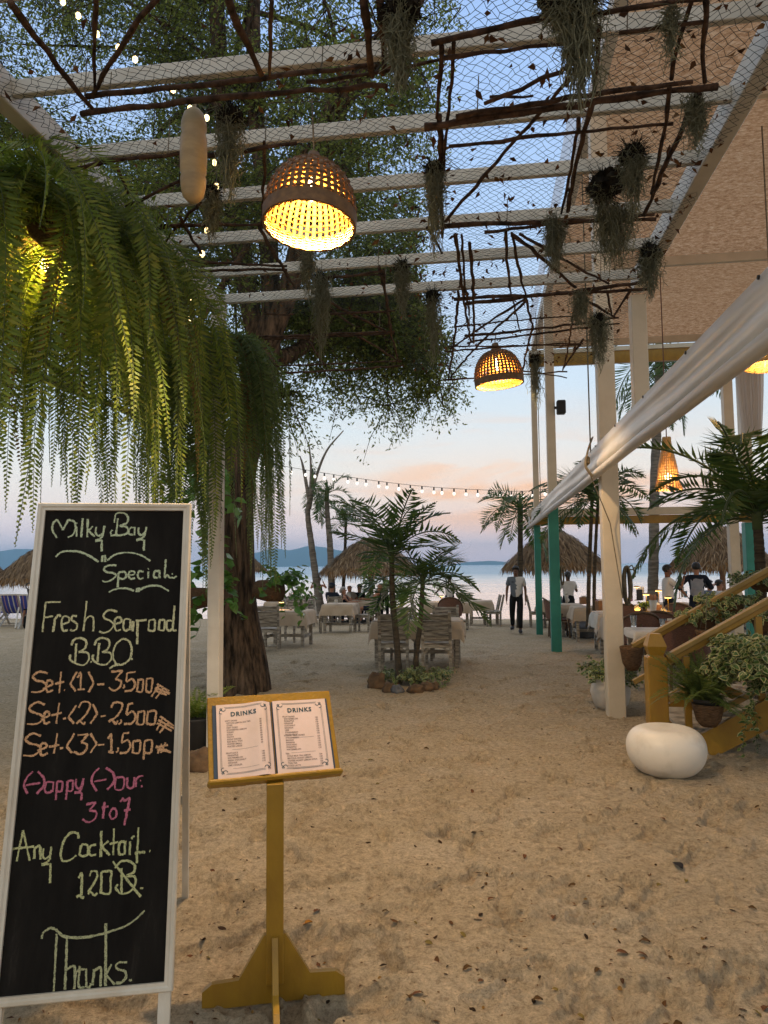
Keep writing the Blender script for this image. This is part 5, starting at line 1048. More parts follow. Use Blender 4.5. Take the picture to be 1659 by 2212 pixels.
rock(898, 1496, .11, 'low brown stone in the front middle of the palm ring', MT['rock'], 5, .6, rg_)
rock(920, 1493, .11, 'reddish brown stone under the ground cover of the palm ring', MT['rock'], 6, .65, rg_)
rock(937, 1488, .08, 'small brown stone at the end of the palm ring facing the post', MT['rock'], 7, .7, rg_)
c = G(892, 1478); t_ = thing('ground_cover_plant', 'pale green small-leaved ground cover between stones under the two small palms', 'plant', c)
trailing(R3, (c.x-.16, c.y, c.z+.10), 90, .08, .28, .22, .055, 'fern', t_, c, .03, .8, edge=True, up=1.0); trailing(R3, (c.x+.22, c.y+.05, c.z+.12), 80, .08, .28, .22, .055, 'fern', t_, c, .03, .8, edge=True, up=1.2)
# dark boulder lying by the right-hand tables
rock(1264, 1376, .44, 'dark grey boulder lying between the green post and the right tables', MT['slate'], 8, .55)
rock(1238, 1372, .16, 'small dark stone beside the grey boulder', MT['slate'], 9, .45)
# ================================================================== palms
def palm(px0, py0, path, label, group, r0, r1, nfr, lmin, lmax, lw, mat, tmat, seed, Y=None, base=None, up=(.2, 1.6), grav=1.5, stepf=.035, wleaf=.72, curl=.45, drp=.16):
    b0 = base if base is not None else G(px0, py0); Y = b0.y
    pts = [Vector((b0.x, b0.y, b0.z-.1))]+[AY(px, py, Y+dy) for px, py, dy in path]; t_ = thing('palm_tree', label, 'palm', b0, 0, group); R2 = np.random.default_rng(seed)
    mb = MB(b0); mb.smooth = True; S_ = spline(pts, 10); rs = [r0+(r1-r0)*i/(len(S_)-1) for i in range(len(S_))]; rs[0] *= 1.25
    rs = [q*(1+.06*math.sin(i*2.4)) for i, q in enumerate(rs)]; mb.tube(S_, rs, 12); mb.build('trunk', tmat, t_)
    c = S_[-1]
    mb = MB(b0); mb.smooth = True; mb.tube([c-Vector((0, 0, r1*2)), c+Vector((0, 0, r1*3)), c+Vector((0, 0, r1*9))], [r1*1.15, r1*1.1, r1*.25], 8); mb.build('crownshaft', MT['stem'], t_)
    for i in range(nfr):
        az_ = i*2.39996+R2.normal(0, .3); u = i/(max(1, nfr-1)); upv = up[0]+(up[1]-up[0])*u
        v, f, a, b_ = fronds(R2, 1, (c.x, c.y, c.z+r1*2*u), .03, lmin, lmax, lw, up=(upv-.03, upv+.03), grav=grav, step=stepf, az0=az_, azw=.05, curl=curl, wl=wleaf, fwd=.62, drp=drp)
        # broader leaflets
        fr = npmesh('frond', v-nvec(b0), f, MT[mat], t_); v, f = thin_edges(a, b_, .008*lmax); 
        npmesh('frond_rib', v-nvec(b0), f, MT['stem'], fr)
    return t_
gP = 'small palms on the sand'
palm(863, 1480, [(858, 1400, 0), (848, 1290, 0), (846, 1205, 0)], 'tallest of the two small dark palms in the stone ring', gP, .050, .035, 15, .95, 1.35, .40, 'palm', MT['darkpalm'], 1, up=(.15, 3.2), grav=1.25, stepf=.05)
palm(896, 1474, [(899, 1420, 0), (908, 1340, 0), (913, 1262, 0)], 'shorter leaning palm in the stone ring with drooping fronds', gP, .045, .030, 13, .9, 1.25, .40, 'palm', MT['darkpalm'], 2, up=(.1, 2.0), grav=1.5, stepf=.05)
palm(868, 1345, [(868, 1320, 0), (868, 1300, 0)], 'bright green young palm behind the small dark palms', gP, .05, .04, 11, 1.5, 2.3, .50, 'palmlight', MT['darkpalm'], 3, up=(.5, 2.6), grav=1.0, stepf=.065)
gT = 'slim palms at the water side'
palm(702, 1345, [(692, 1310, 0), (684, 1260, 0), (672, 1170, 0), (665, 1105, 0), (676, 1050, 0)], 'leaning slim palm with a bare forked top and two hanging dead fronds', gT, .17, .07, 4, 1.1, 1.6, .42, 'palm', MT['palmbark'], 4, up=(-.9, -.4), grav=2.6, stepf=.045)
palm(720, 1345, [(717, 1280, 0), (713, 1180, 0), (708, 1120, 0), (706, 1075, 0)], 'straight slim palm between the leaning palm and the thinner one', gT, .15, .07, 9, .9, 1.5, .40, 'palm', MT['palmbark'], 5, up=(-.5, 2.2), grav=2.0, stepf=.07)
palm(738, 1342, [(741, 1280, 0), (745, 1200, 0), (747, 1130, 0)], 'thinnest dark-stemmed palm in front of the thatched umbrella', gT, .075, .05, 13, 1.0, 1.4, .42, 'palm', MT['darkpalm'], 6, up=(.1, 2.2), grav=1.2, stepf=.07)
palm(1122, 1356, [(1123, 1290, 0), (1124, 1200, 0), (1124, 1112, 0)], 'feathery palm standing behind the walking man', gT, .09, .07, 18, 1.3, 1.8, .46, 'palm', MT['darkpalm'], 7, up=(-.2, 2.2), grav=1.4, stepf=.065)
palm(0, 0, [(1272, 1250, 0), (1276, 1150, 0), (1279, 1078, 0)], 'twin-stemmed palm seen between the green and white posts', gT, .045, .035, 16, 1.2, 1.7, .46, 'palm', MT['darkpalm'], 8, base=AY(1270, 1345, 15.2)*1.0+Vector((0, 0, 0)), up=(0, 2.0), grav=1.4, stepf=.065)
palm(0, 0, [(1284, 1250, 0), (1288, 1150, 0), (1292, 1082, 0)], 'second stem of the palm between the green and white posts', gT, .04, .03, 9, 1.0, 1.5, .44, 'palm', MT['darkpalm'], 18, base=AY(1283, 1345, 15.4), up=(0, 2.0), grav=1.4, stepf=.065)
palm(0, 0, [(1412, 1200, 0), (1414, 1050, 0), (1420, 900, 0), (1425, 780, 0)], 'thick grey coconut trunk rising behind the stairs to the roof', gT, .17, .13, 14, 2.0, 3.0, .75, 'palm', MT['palmbark'], 9, base=AY(1408, 1330, 23.5), up=(-1.0, 1.0), grav=.9, stepf=.07)
palm(0, 0, [(1643, 1250, 0), (1640, 1180, 0), (1636, 1125, 0)], 'large dark palm with wide fronds above the handrail at the right', gP, .065, .055, 21, 1.4, 2.1, .50, 'palm', MT['darkpalm'], 10, base=AY(1650, 1420, 9.2), up=(.2, 2.8), grav=.95, stepf=.045, wleaf=.9)
# bare spear stems on the leaning palm
pt = [o_ for o_ in S.objects if o_.get('label', '').startswith('leaning slim palm')][0]; b0 = pt.location
mb = MB(b0); Yp = b0.y
for a in ([(668, 1100), (680, 1040), (705, 975), (742, 930)], [(668, 1095), (672, 1020), (668, 960)], [(668, 1080), (655, 1010), (648, 985)]): mb.tube(spline([AY(x, y, Yp) for x, y in a], 6), [.075*(1-.75*i/(6*(len(a)-1))) for i in range(6*(len(a)-1)+1)], 7)
mb.build('bare_stem', MT['palmbark'], pt, smooth=True)
# ================================================================== plants by the stairs
c = AY(1318, 1478, 8.55); c.z = .30
t_ = thing('white_planter', 'white round planter with pale trailing ivy behind the nearest white post', 'planter', (c.x, c.y, 0)); o_ = (c.x, c.y, 0)
mb = MB(o_); mb.smooth = True; mb.lathe([(.12, -.02), (.19, .05), (.225, .18), (.20, .30), (.15, .36), (.14, .36), (.13, .30)], 26, (c.x, c.y, 0)); mb.build('pot', MT['wpot'], t_)
trailing(R3, (c.x, c.y, .40), 60, .10, .34, .14, .062, 'fern', t_, o_, .035, 1.0, edge=True, up=1.1)
fp = AY(1529, 1520, 6.52)
t_ = thing('hanging_fern_pot', 'wicker cone pot with bushy green fern hung on the stair balusters', 'potted plant', fp)
mb = MB(fp); mb.smooth = True; mb.lathe([(.06, -.19), (.10, -.14), (.125, -.03), (.133, 0), (.122, .004), (.112, -.02)], 22, fp); mb.build('wicker_pot', MT['basket'], t_)
mb = MB(fp); mb.smooth = True; mb.lathe([(.09, -.03), (.115, .02), (.122, .05), (.112, .05), (.10, .02)], 20, fp); mb.build('inner_pot', MT['pot'], t_)
v, f, a, b_ = fronds(R3, 85, (fp.x-.03, fp.y, fp.z+.04), .08, .30, .62, .062, up=(.2, 2.6), grav=1.7, step=.012); npmesh('foliage', v-nvec(fp), f, MT['ferndark'], t_)['kind'] = 'stuff'
iv = AY(1652, 1405, 6.48)
t_ = thing('hanging_ivy', 'big variegated ivy spilling over the stair rail beside the fern pot', 'plant', iv)
basket('basket', iv, .17, .15, MT['basket'], t_, iv)
trailing(R3, (iv.x-.02, iv.y, iv.z+.06), 170, .15, .50, .20, .072, 'fern', t_, iv, .032, 1.0, edge=True, up=.5)
trailing(R3, (iv.x-.02, iv.y-.05, iv.z-.2), 7, .5, .85, .1, .06, 'fern', t_, iv, .04, .25, edge=True, up=.2)
for (px, py, Y, label, n_, wd) in ((1520, 1335, 7.9, 'lower clump of variegated leaves in the far handrail planter', 60, .22), (1575, 1305, 7.9, 'upper clump of variegated leaves in the far handrail planter', 60, .24), (1655, 1255, 8.3, 'leafy vine climbing at the right edge above the far handrail', 80, .30), (1648, 1340, 7.3, 'small leafy pot on the near handrail at the right edge', 40, .16)):
    c = AY(px, py, Y); t_ = thing('rail_plant', label, 'plant', c, 0, 'variegated plants along the stair rails'); basket('pot', c, wd*.6, .12, MT['basket'], t_, c)
    trailing(R3, (c.x, c.y, c.z+.04), n_, .06, .22, wd*.8, .058, 'fern', t_, c, .03, 1.0, edge=True, up=.8)
c = AY(1530, 1362, 7.6); t_ = thing('hanging_basket', 'dark coir basket hanging under the near handrail', 'basket', c, 0, 'coir baskets on the stairs'); basket('bowl', c, .12, .13, MT['basket'], t_, c)
mb = MB(c)
for k in range(3): mb.tube([c+Vector((.11*math.cos(k*2.1), .11*math.sin(k*2.1), 0)), c+Vector((0, 0, .32))], .003, 4)
mb.build('hanger', MT['rope'], t_)
c = AY(1364, 1398, 7.86); t_ = thing('hanging_basket', 'brown coir basket between the nearest white post and the newel', 'basket', c, 0, 'coir baskets on the stairs'); basket('bowl', c, .12, .24, MT['basket'], t_, c)
# ================================================================== white stool
sc = Vector((1.432, 6.02, 0)); stl = thing('round_stool', 'white pebble-shaped stool on the sand in front of the yellow newel post', 'stool', sc)
mb = MB(); mb.smooth = True
pr = [(.0, -.01), (.17, -.01), (.215, .012), (.262, .06), (.29, .115), (.302, .175), (.297, .235), (.275, .285), (.238, .322), (.19, .342), (.14, .343), (.07, .337), (.001, .334)]
S_ = spline([Vector((r_, 0, z_)) for r_, z_ in pr[1:]], 4); mb.lathe([(max(.001, q.x), q.z) for q in S_], 56, cap=True); mb.build('stool_body', MT['stool'], stl)
# ================================================================== tables, cloths, chairs
def table(name_label, cloth_label, x, y, w, d, rz=0, h=.75, drop=.30, mat='cloth', seed=0, cloth=True, legmat='weath'):
    z0 = gz(x, y); t_ = thing('dining_table', name_label, 'table', (x, y, z0), rz, 'dining tables on the beach')
    mb = MB(); mb.box((0, 0, h-.022), (w, d, .04), bev=.004); mb.build('tabletop', MT[legmat], t_)
    for sx in (-1, 1):
        for sy in (-1, 1): mb = MB(); mb.box((sx*(w/2-.06), sy*(d/2-.06), (h-.045)/2-.02), (.065, .065, h-.045+.04), bev=.004); mb.build('leg', MT[legmat], t_)
        mb = MB(); mb.box((sx*(w/2-.06), 0, .22), (.03, d-.19, .06)); mb.build('stretcher', MT[legmat], t_)
    mb = MB(); mb.box((0, 0, .22), (w-.155, .03, .06)); mb.build('stretcher', MT[legmat], t_)
    if not cloth: return t_
    R2 = random.Random(seed); nx_, ny_ = 36, 28; ov = drop; vs = []
    ux = np.linspace(-w/2-ov, w/2+ov, nx_); uy = np.linspace(-d/2-ov, d/2+ov, ny_); p1, p2 = R2.uniform(0, 6), R2.uniform(0, 6)
    for b_ in uy:
        for a in ux:
            ex, ey = max(0, abs(a)-w/2), max(0, abs(b_)-d/2); sx, sy = (1 if a > 0 else -1), (1 if b_ > 0 else -1)
            e = math.hypot(ex, ey) if (ex > 0 and ey > 0) else ex+ey
            cx_, cy_ = max(-w/2, min(w/2, a)), max(-d/2, min(d/2, b_)); wave = .018*math.sin(a*13+p1)*math.sin(b_*11+p2)
            if e > 0:
                fl = .012+min(e, .3)*.10+wave*min(1, e/.1); nx2, ny2 = (ex/e*sx if e else 0), (ey/e*sy if e else 0)
                if ex > 0 and ey > 0: fl += .05*min(1, e/.25)*math.sin(math.atan2(ey, ex)*2)
                vs.append((cx_+nx2*fl, cy_+ny2*fl, h+.006-e*(.97)))
            else: vs.append((a, b_, h+.006+.0008*math.sin(a*20)))
    f = [(j*nx_+i, j*nx_+i+1, (j+1)*nx_+i+1, (j+1)*nx_+i) for j in range(ny_-1) for i in range(nx_-1)]
    o = npmesh('tablecloth', vs, f, MT[mat], None, True, loc=(x, y, z0)); o.rotation_euler = (0, 0, rz); tag(o, cloth_label, 'tablecloth', 'tablecloths'); return t_
_ch = {}
def chair_proto(kind):
    if kind in _ch: return None
    return True
def make_chair(kind, label, group):
    t_ = thing('wooden_chair' if kind == 'w' else 'rattan_chair', label, 'chair', (0, 0, 0), 0, group)
    if kind == 'w':
        mb = MB()
        for i in range(4): mb.box((0, -.17+.115*i, .44), (.45, .11, .022), bev=.003)
        mb.build('seat', MT['weathx'], t_)
        mb = MB()
        for i in range(4): mb.box((0, -.232-.022*i, .535+.105*i), (.40, .018, .101), mat=Matrix.Rotation(rad(12), 3, 'X'), bev=.003)
        mb.build('backrest', MT['weathx'], t_)
        for s_ in (-1, 1):
            mb = MB(); mb.bar((s_*.215, -.20, -.02), (s_*.215, -.205, .44), .045, .05, bev=.003); mb.bar((s_*.215, -.205, .43), (s_*.215, -.315, .935), .045, .045, bev=.003); mb.build('rear_leg', MT['weath'], t_)
            mb = MB(); mb.box((s_*.205, .195, .205), (.045, .045, .45), bev=.003); mb.build('front_leg', MT['weath'], t_)
            mb = MB(); mb.box((s_*.208, 0, .40), (.028, .36, .05)); mb.build('seat_rail', MT['weath'], t_); mb = MB(); mb.bar((s_*.19, -.2, .30), (s_*.10, -.2, .39), .02, .03); mb.build('brace', MT['weath'], t_)
        for yy in (-.205, .195): mb = MB(); mb.box((0, yy, .40), (.385, .028, .05)); mb.build('seat_rail', MT['weath'], t_)
    else:
        mb = MB(); mb.smooth = True; mb.box((0, 0, .43), (.50, .48, .07), bev=.03); mb.build('seat', MT['rattan'], t_)
        n, vs = 22, []
        for j in range(9):
            for i in range(n+1):
                a = math.pi*(i/n)*1.15-math.pi*.075; top = .46+.36*math.sin(max(0, min(math.pi, a)))**.6; u = j/8
                vs.append((.29*math.cos(a)*(1+.08*u), -.02-.27*math.sin(a)*(1+.25*u), .44+(top-.44)*u+.10*u))
        f = [(j*(n+1)+i, j*(n+1)+i+1, (j+1)*(n+1)+i+1, (j+1)*(n+1)+i) for j in range(8) for i in range(n)]
        back = npmesh('backrest', vs, f, MT['rattan'], t_, True)
        mb = MB(); mb.smooth = True; mb.tube([Vector(vs[8*(n+1)+i]) for i in range(n+1)], .020, 8); mb.build('top_rim', MT['wicker'], t_)
        for sx in (-1, 1):
            for sy in (-1, 1): mb = MB(); mb.tube([(sx*.22, sy*.20, .41), (sx*.24, sy*.22, -.02)], .02, 8); mb.build('leg', MT['wicker'], t_)
    return t_
def chair(kind, x, y, rz, label):
    """rz: the way the chair faces, 0 = +Y"""
    grp = 'weathered chairs at the beach tables' if kind == 'w' else 'brown rattan chairs in the pavilion'
    if kind not in _ch: _ch[kind] = make_chair(kind, label, grp); o = _ch[kind]
    else: o = copy_tree(_ch[kind])
    o.location = (x, y, gz(x, y)); o.rotation_euler = (0, 0, rz); o['label'] = label; return o
PI = math.pi
def xy(px, Y): p = AY(px, 1330, Y); return p.x
# the table behind the two small palms
table('weathered table behind the two small palms', 'beige cloth on the table behind the two small palms', xy(903, 11.9), 11.9, 1.42, .80, seed=1)
chair('w', xy(846, 11.0), 11.28, rad(4), 'weathered chair behind the taller small palm with its back turned to the viewer'); chair('w', xy(943, 11.0), 11.28, rad(-3), 'weathered chair beside the shorter leaning palm with its back turned to the viewer')
chair('w', xy(873, 12.8), 12.62, PI+.1, 'weathered chair across the table behind the taller small palm'); chair('w', xy(960, 12.8), 12.66, PI-.05, 'weathered chair across the table beside the shorter palm')
# left, behind the tree trunk
table('table beside the tree trunk near the trailing vine', 'beige cloth on the table beside the tree trunk', xy(615, 14.6), 14.9, .92, .85, seed=2)
chair('w', xy(579, 13.9), 13.95, rad(10), 'weathered chair right behind the trailing vine of the tree planter'); chair('w', xy(630, 16), 15.85, PI-.2, 'weathered chair hidden behind the table by the tree trunk')
table('narrow table in front of the group of diners', 'beige cloth on the narrow table in front of the diners', xy(730, 18.3), 18.6, .80, .82, seed=3)
chair('w', xy(672, 18.2), 18.4, -PI/2+.3, 'bleached chair facing the narrow table under the leaning palms'); chair('w', xy(783, 18.7), 18.9, PI/2-.15, 'weathered chair at the end of the narrow table near the bright young palm')
table('long table of the seated diners at the water side', 'beige cloth on the diners\' table at the water side', xy(772, 23.4), 23.4, 1.5, .9, seed=4)
table('table with cups near the water behind the tree table', 'beige cloth on the table with cups near the water', xy(622, 21.5), 21.5, 1.25, .85, seed=5)
for i, (px, Y, a) in enumerate(((655, 20.4, -.9), (664, 21.2, -1.3), (640, 20.2, -.3))): chair('w', xy(px, Y), Y, a+PI/2+PI, ('weathered chair nearest the leaning palm at the cup table', 'weathered chair tilted behind the leaning palm at the cup table', 'weathered chair with a black bag on its back at the cup table')[i])
# right of the small palms
table('table with candles right of the shorter leaning palm', 'beige cloth on the table right of the shorter leaning palm', xy(966, 19.6), 19.7, 1.2, .85, seed=6)
table('table with the two pale chairs at the water side', 'beige cloth on the table with the two pale chairs', xy(1038, 22.4), 22.4, .72, .8, seed=7)
chair('r', xy(972, 18.2), 18.5, 0, 'brown rattan chair in front of the candle table beyond the small palms')
chair('w', xy(1066, 22), 21.7, PI/2, 'pale chair nearest the walking man'); chair('w', xy(1060, 23), 22.9, PI/2+.1, 'pale chair behind the one nearest the walking man'); chair('w', xy(1005, 23), 23.4, PI, 'weathered chair behind the candle table near the waiter'); chair('w', xy(912, 20), 19.9, -PI/2, 'weathered chair at the other end of the candle table')
# far right rows
table('small table behind the tallest green post', 'beige cloth on the small table behind the tallest green post', xy(1198, 20.6), 20.8, .85, .8, seed=8)
chair('w', xy(1163, 20.6), 20.8, -PI/2, 'pale chair between the two green posts')
table('table where the waitress in the black skirt stands', 'long beige cloth on the table by the waitress in the black skirt', xy(1236, 17.6), 18.0, .55, .9, drop=.42, seed=9); chair('r', xy(1206, 17.5), 17.4, -PI/2, 'brown chair against the tallest green post'); 
table('table against the twin palm stems', 'beige cloth on the table against the twin palm stems', xy(1278, 16.3), 16.6, .75, .85, seed=10)
table('second table in the row beside the nearest white post', 'beige cloth on the second table in the row', 2.62, 14.1, .95, .8, mat='cloth_white', seed=11)
table('first table in the row beside the nearest white post', 'beige cloth hanging low on the first table in the row', 2.50, 12.1, .95, .85, mat='cloth', drop=.36, seed=12)
table('table nearest the staircase with the glass jar', 'pale runner cloth on the table with the glass jar', 2.55, 10.05, 1.15, .75, mat='cloth_white', drop=.10, seed=13)
table('table behind the far handrail with amber lamps', 'beige cloth on the amber lamp table', 3.35, 12.5, .95, .85, mat='cloth', seed=14)
table('far table beside the man in the white shirt', 'beige cloth on the table by the man in the white shirt', 3.7, 15.0, 1.0, .85, seed=15)
table('farthest pavilion table by the coconut trunk', 'beige cloth on the table by the coconut trunk', 4.6, 18.6, 1.1, .85, seed=16)
for (x, y, a, lab) in ((2.52, 9.45, 0, 'brown rattan chair between the staircase and the glass jar table'), (2.62, 10.85, PI, 'brown rattan chair facing the glass jar table from behind'), (2.35, 11.3, 0, 'brown rattan chair with its round back before the first row table'), (2.6, 13.15, PI, 'brown rattan chair between the first and second row tables'), (3.4, 11.7, .1, 'brown rattan chair before the amber lamp table'), (3.6, 13.6, PI, 'brown rattan chair behind the amber lamp table'), (3.2, 14.6, -PI/2, 'brown rattan chair near the white-shirted man')): chair('r', x, y, a, lab)
# ------------------------------------------------------------------ things on the tables
def cup(px, py, Y, label, mats=('lightcloth', 'napkin'), s=1.0):
    p = AY(px, py, Y); t_ = thing('napkin_cup', label, 'cup', p, 0, 'napkin cups on the tables')
    mb = MB(); mb.smooth = True; mb.lathe([(.028*s, 0), (.035*s, .08*s), (.052*s, .20*s), (.046*s, .20*s), (.03*s, .08*s)], 14); mb.build('cup_body', MT[mats[0]], t_)
    mb = MB(); R2 = random.Random(int(px*7))
    for i in range(7): a = i*.9; mb.add([(.02*math.cos(a), .02*math.sin(a), .15*s), (.05*s*math.cos(a+.5), .05*s*math.sin(a+.5), .24*s), (.03*s*math.cos(a+1), .03*s*math.sin(a+1), .28*s), (.01, .01, .2*s)], [(0, 1, 2, 3)])
    mb.build('napkin', MT[mats[1]], t_)
MT['napkin'] = M('white_napkin', (.7, .66, .6), (.6, .56, .5), .9, 10); MT['peach'] = M('peach_napkin', (.62, .33, .18), (.5, .26, .14), .9, 10); MT['teak'] = M('teak_box', (.30, .13, .04), (.2, .09, .03), .5, 8, (1, 1, 6))
def candle(px, py, Y, label):
    p = AY(px, py, Y); t_ = thing('candle_glass', label, 'candle', p, 0, 'lit candle glasses on the tables'); mb = MB(); mb.smooth = True; mb.lathe([(.04, 0), (.047, .02), (.05, .10), (.045, .10), (.04, .03)], 14); mb.build('glass', MT['glass'], t_)
    mb = MB(); mb.smooth = True; mb.lathe([(.036, .006), (.040, .05), (.03, .062), (.004, .085)], 12); mb.build('flame', MT['amber'], t_)
def tlamp(px, py, Y, h, label):
    p = AY(px, py, Y); t_ = thing('table_lamp', label, 'lamp', p, 0, 'small lit table lamps'); mb = MB(); mb.smooth = True; mb.lathe([(.05, 0), (.05, .012), (.012, .018), (.008, .03), (.008, h-.03), (.02, h-.012)], 12); mb.build('lamp_base', MT['yellow'], t_)
    mb = MB(); mb.smooth = True; mb.lathe([(.055, h-.014), (.06, h), (.03, h+.012), (.002, h+.014)], 16); mb.build('lamp_shade', MT['yellow'], t_); mb = MB(); mb.lathe([(.052, h-.02), (.052, h-.0145)], 14); mb.build('light_disc', MT['lampglow'], t_)
    ld = bpy.data.lights.new('lamp_light', 'POINT'); ld.energy = 1.3; ld.color = (1, .60, .25); ld.shadow_soft_size = .03; q = bpy.data.objects.new('lamp_light', ld); link(q, t_); q.location = (0, 0, h-.06)
def tumbler(px, py, Y, mat, label, h=.12):
    p = AY(px, py, Y); t_ = thing('drinking_glass', label, 'glass', p, 0, 'coloured glasses on the tables'); mb = MB(); mb.smooth = True; mb.lathe([(.03, 0), (.034, .01), (.042, h), (.038, h), (.028, .015)], 14); mb.build('glass_body', MT[mat], t_)
def box_(px, py, Y, label, name='napkin_box', s=(.12, .10, .09), mat='teak'):
    p = AY(px, py, Y); t_ = thing(name, label, 'box', p); mb = MB(); mb.box((0, 0, s[2]/2), s, bev=.006, rz=.3); mb.build('box_body', MT[mat], t_); mb = MB(); mb.box((0, 0, s[2]+.012), (s[0]*.6, s[1]*.25, .03), rz=.3); mb.build('napkin', MT['napkin'], t_)
candle(614, 1337, 14.8, 'amber candle glass on the tree table nearest the vine'); candle(620, 1336, 14.9, 'second amber candle glass on the tree table'); tlamp(608, 1336, 15.0, .36, 'tall thin table lamp on the table by the tree trunk'); box_(628, 1334, 14.9, 'tilted wooden menu holder on the tree table', 'menu_holder', (.05, .10, .18))
cup(726, 1317, 18.6, 'white napkin cup on the narrow table before the diners'); candle(733, 1318, 18.5, 'amber candle on the narrow table before the diners'); tumbler(720, 1318, 18.5, 'glasspink', 'pink glass on the narrow table')
cup(627, 1303, 21.4, 'white napkin cup on the water side cup table', s=1.2); cup(636, 1303, 21.4, 'cup with peach napkins on the water side cup table', ('lightcloth', 'peach'), 1.2); tumbler(623, 1305, 21.3, 'glassblue', 'blue glass left of the napkin cups', .14); tumbler(641, 1305, 21.3, 'glassblue', 'blue glass right of the peach napkins', .14); tlamp(606, 1306, 21.4, .3, 'table lamp on the water side cup table'); box_(650, 1304, 21.4, 'small grey bottle holder at the end of the cup table', 'bottle_holder', (.1, .1, .14), 'slate')
tumbler(897, 1345, 11.75, 'glasspink', 'pink glass on the table behind the small palms', .13); tumbler(890, 1346, 11.9, 'glass', 'clear glass on the table behind the small palms')
mb = MB(); p = AY(878, 1347, 11.8); mb.smooth = True; mb.lathe([(.07, 0), (.12, .015), (.125, .02), (.06, .008)], 20); tag(mb.build('plate', MT['stool'], loc=p), 'white plate on the table behind the small palms', 'plate')
candle(981, 1310, 19.6, 'amber candle on the table right of the small palms'); tlamp(955, 1311, 19.6, .30, 'table lamp on the candle table right of the small palms'); tumbler(930, 1312, 19.6, 'glasspink', 'pink glass at the near end of the candle table'); tumbler(990, 1310, 19.7, 'glass', 'clear glass on the candle table'); box_(940, 1311, 19.6, 'wooden box on the candle table', s=(.12, .1, .12))
cup(1224, 1303, 18.0, 'clear napkin cup by the waitress in the black skirt'); box_(1261, 1305, 16.5, 'wooden caddy with handle on the table at the palm stems', 'caddy', (.16, .12, .16)); box_(1300, 1318, 14.0, 'dark wooden caddy beside the nearest white post', 'caddy', (.20, .14, .18)); tumbler(1288, 1306, 16.6, 'glasspink', 'pink glass beside the twin palm stems'); tumbler(1211, 1304, 17.9, 'glassblue', 'blue bottle glass beside the tallest green post', .18)
tumbler(1369, 1354, 10.0, 'glass', 'clear glass jar on the pale table by the stairs', .15); box_(1447, 1352, 10.0, 'small wooden napkin box on the table by the stairs', s=(.10, .08, .07)); tumbler(1432, 1353, 10.05, 'glass', 'clear tumbler beside the wooden napkin box', .10)
candle(1377, 1319, 12.4, 'amber candle behind the nearest white post'); candle(1434, 1328, 12.3, 'large amber candle beside the far handrail'); cup(1412, 1330, 12.0, 'tall white cup of peach napkins over the far handrail', ('stool', 'peach'), 1.25); tlamp(1397, 1322, 12.4, .30, 'table lamp left of the peach napkin cup'); tlamp(1424, 1318, 12.7, .34, 'table lamp behind the peach napkin cup'); tlamp(1444, 1322, 12.4, .25, 'table lamp with wide amber shade next to the far handrail')
box_(1420, 1318, 12.6, 'brown box between the two amber table lamps', s=(.12, .1, .09)); cup(1387, 1296, 15.2, 'white napkin cup by the coconut trunk'); tlamp(1376, 1297, 15.1, .28, 'table lamp by a dark menu near the coconut trunk'); box_(1382, 1297, 15.0, 'black menu card standing by the coconut trunk', 'menu_card', (.12, .04, .22), 'black'); cup(1474, 1290, 18.4, 'grey cup right of the man in the white shirt'); tlamp(1468, 1293, 18.5, .30, 'slim lamp right of the man in the white shirt'); tumbler(1481, 1291, 18.4, 'glassblue', 'blue glass by the grey cup', .16); tumbler(1363, 1299, 15.0, 'glasspink', 'pink glass near the large rope coil'); candle(1354, 1303, 14.2, 'amber candle by the large rope coil')
p = AY(1392, 1320, 12.3); t_ = thing('small_potted_plant', 'tiny green plant in a dark pot beside the amber candle', 'potted plant', p); mb = MB(); mb.lathe([(.03, 0), (.04, .08), (.035, .08)], 12); mb.build('pot', MT['wicker'], t_); trailing(R3, (p.x, p.y, p.z+.09), 14, .05, .10, .03, .05, 'fern', t_, p, .02, .8, up=1.5)
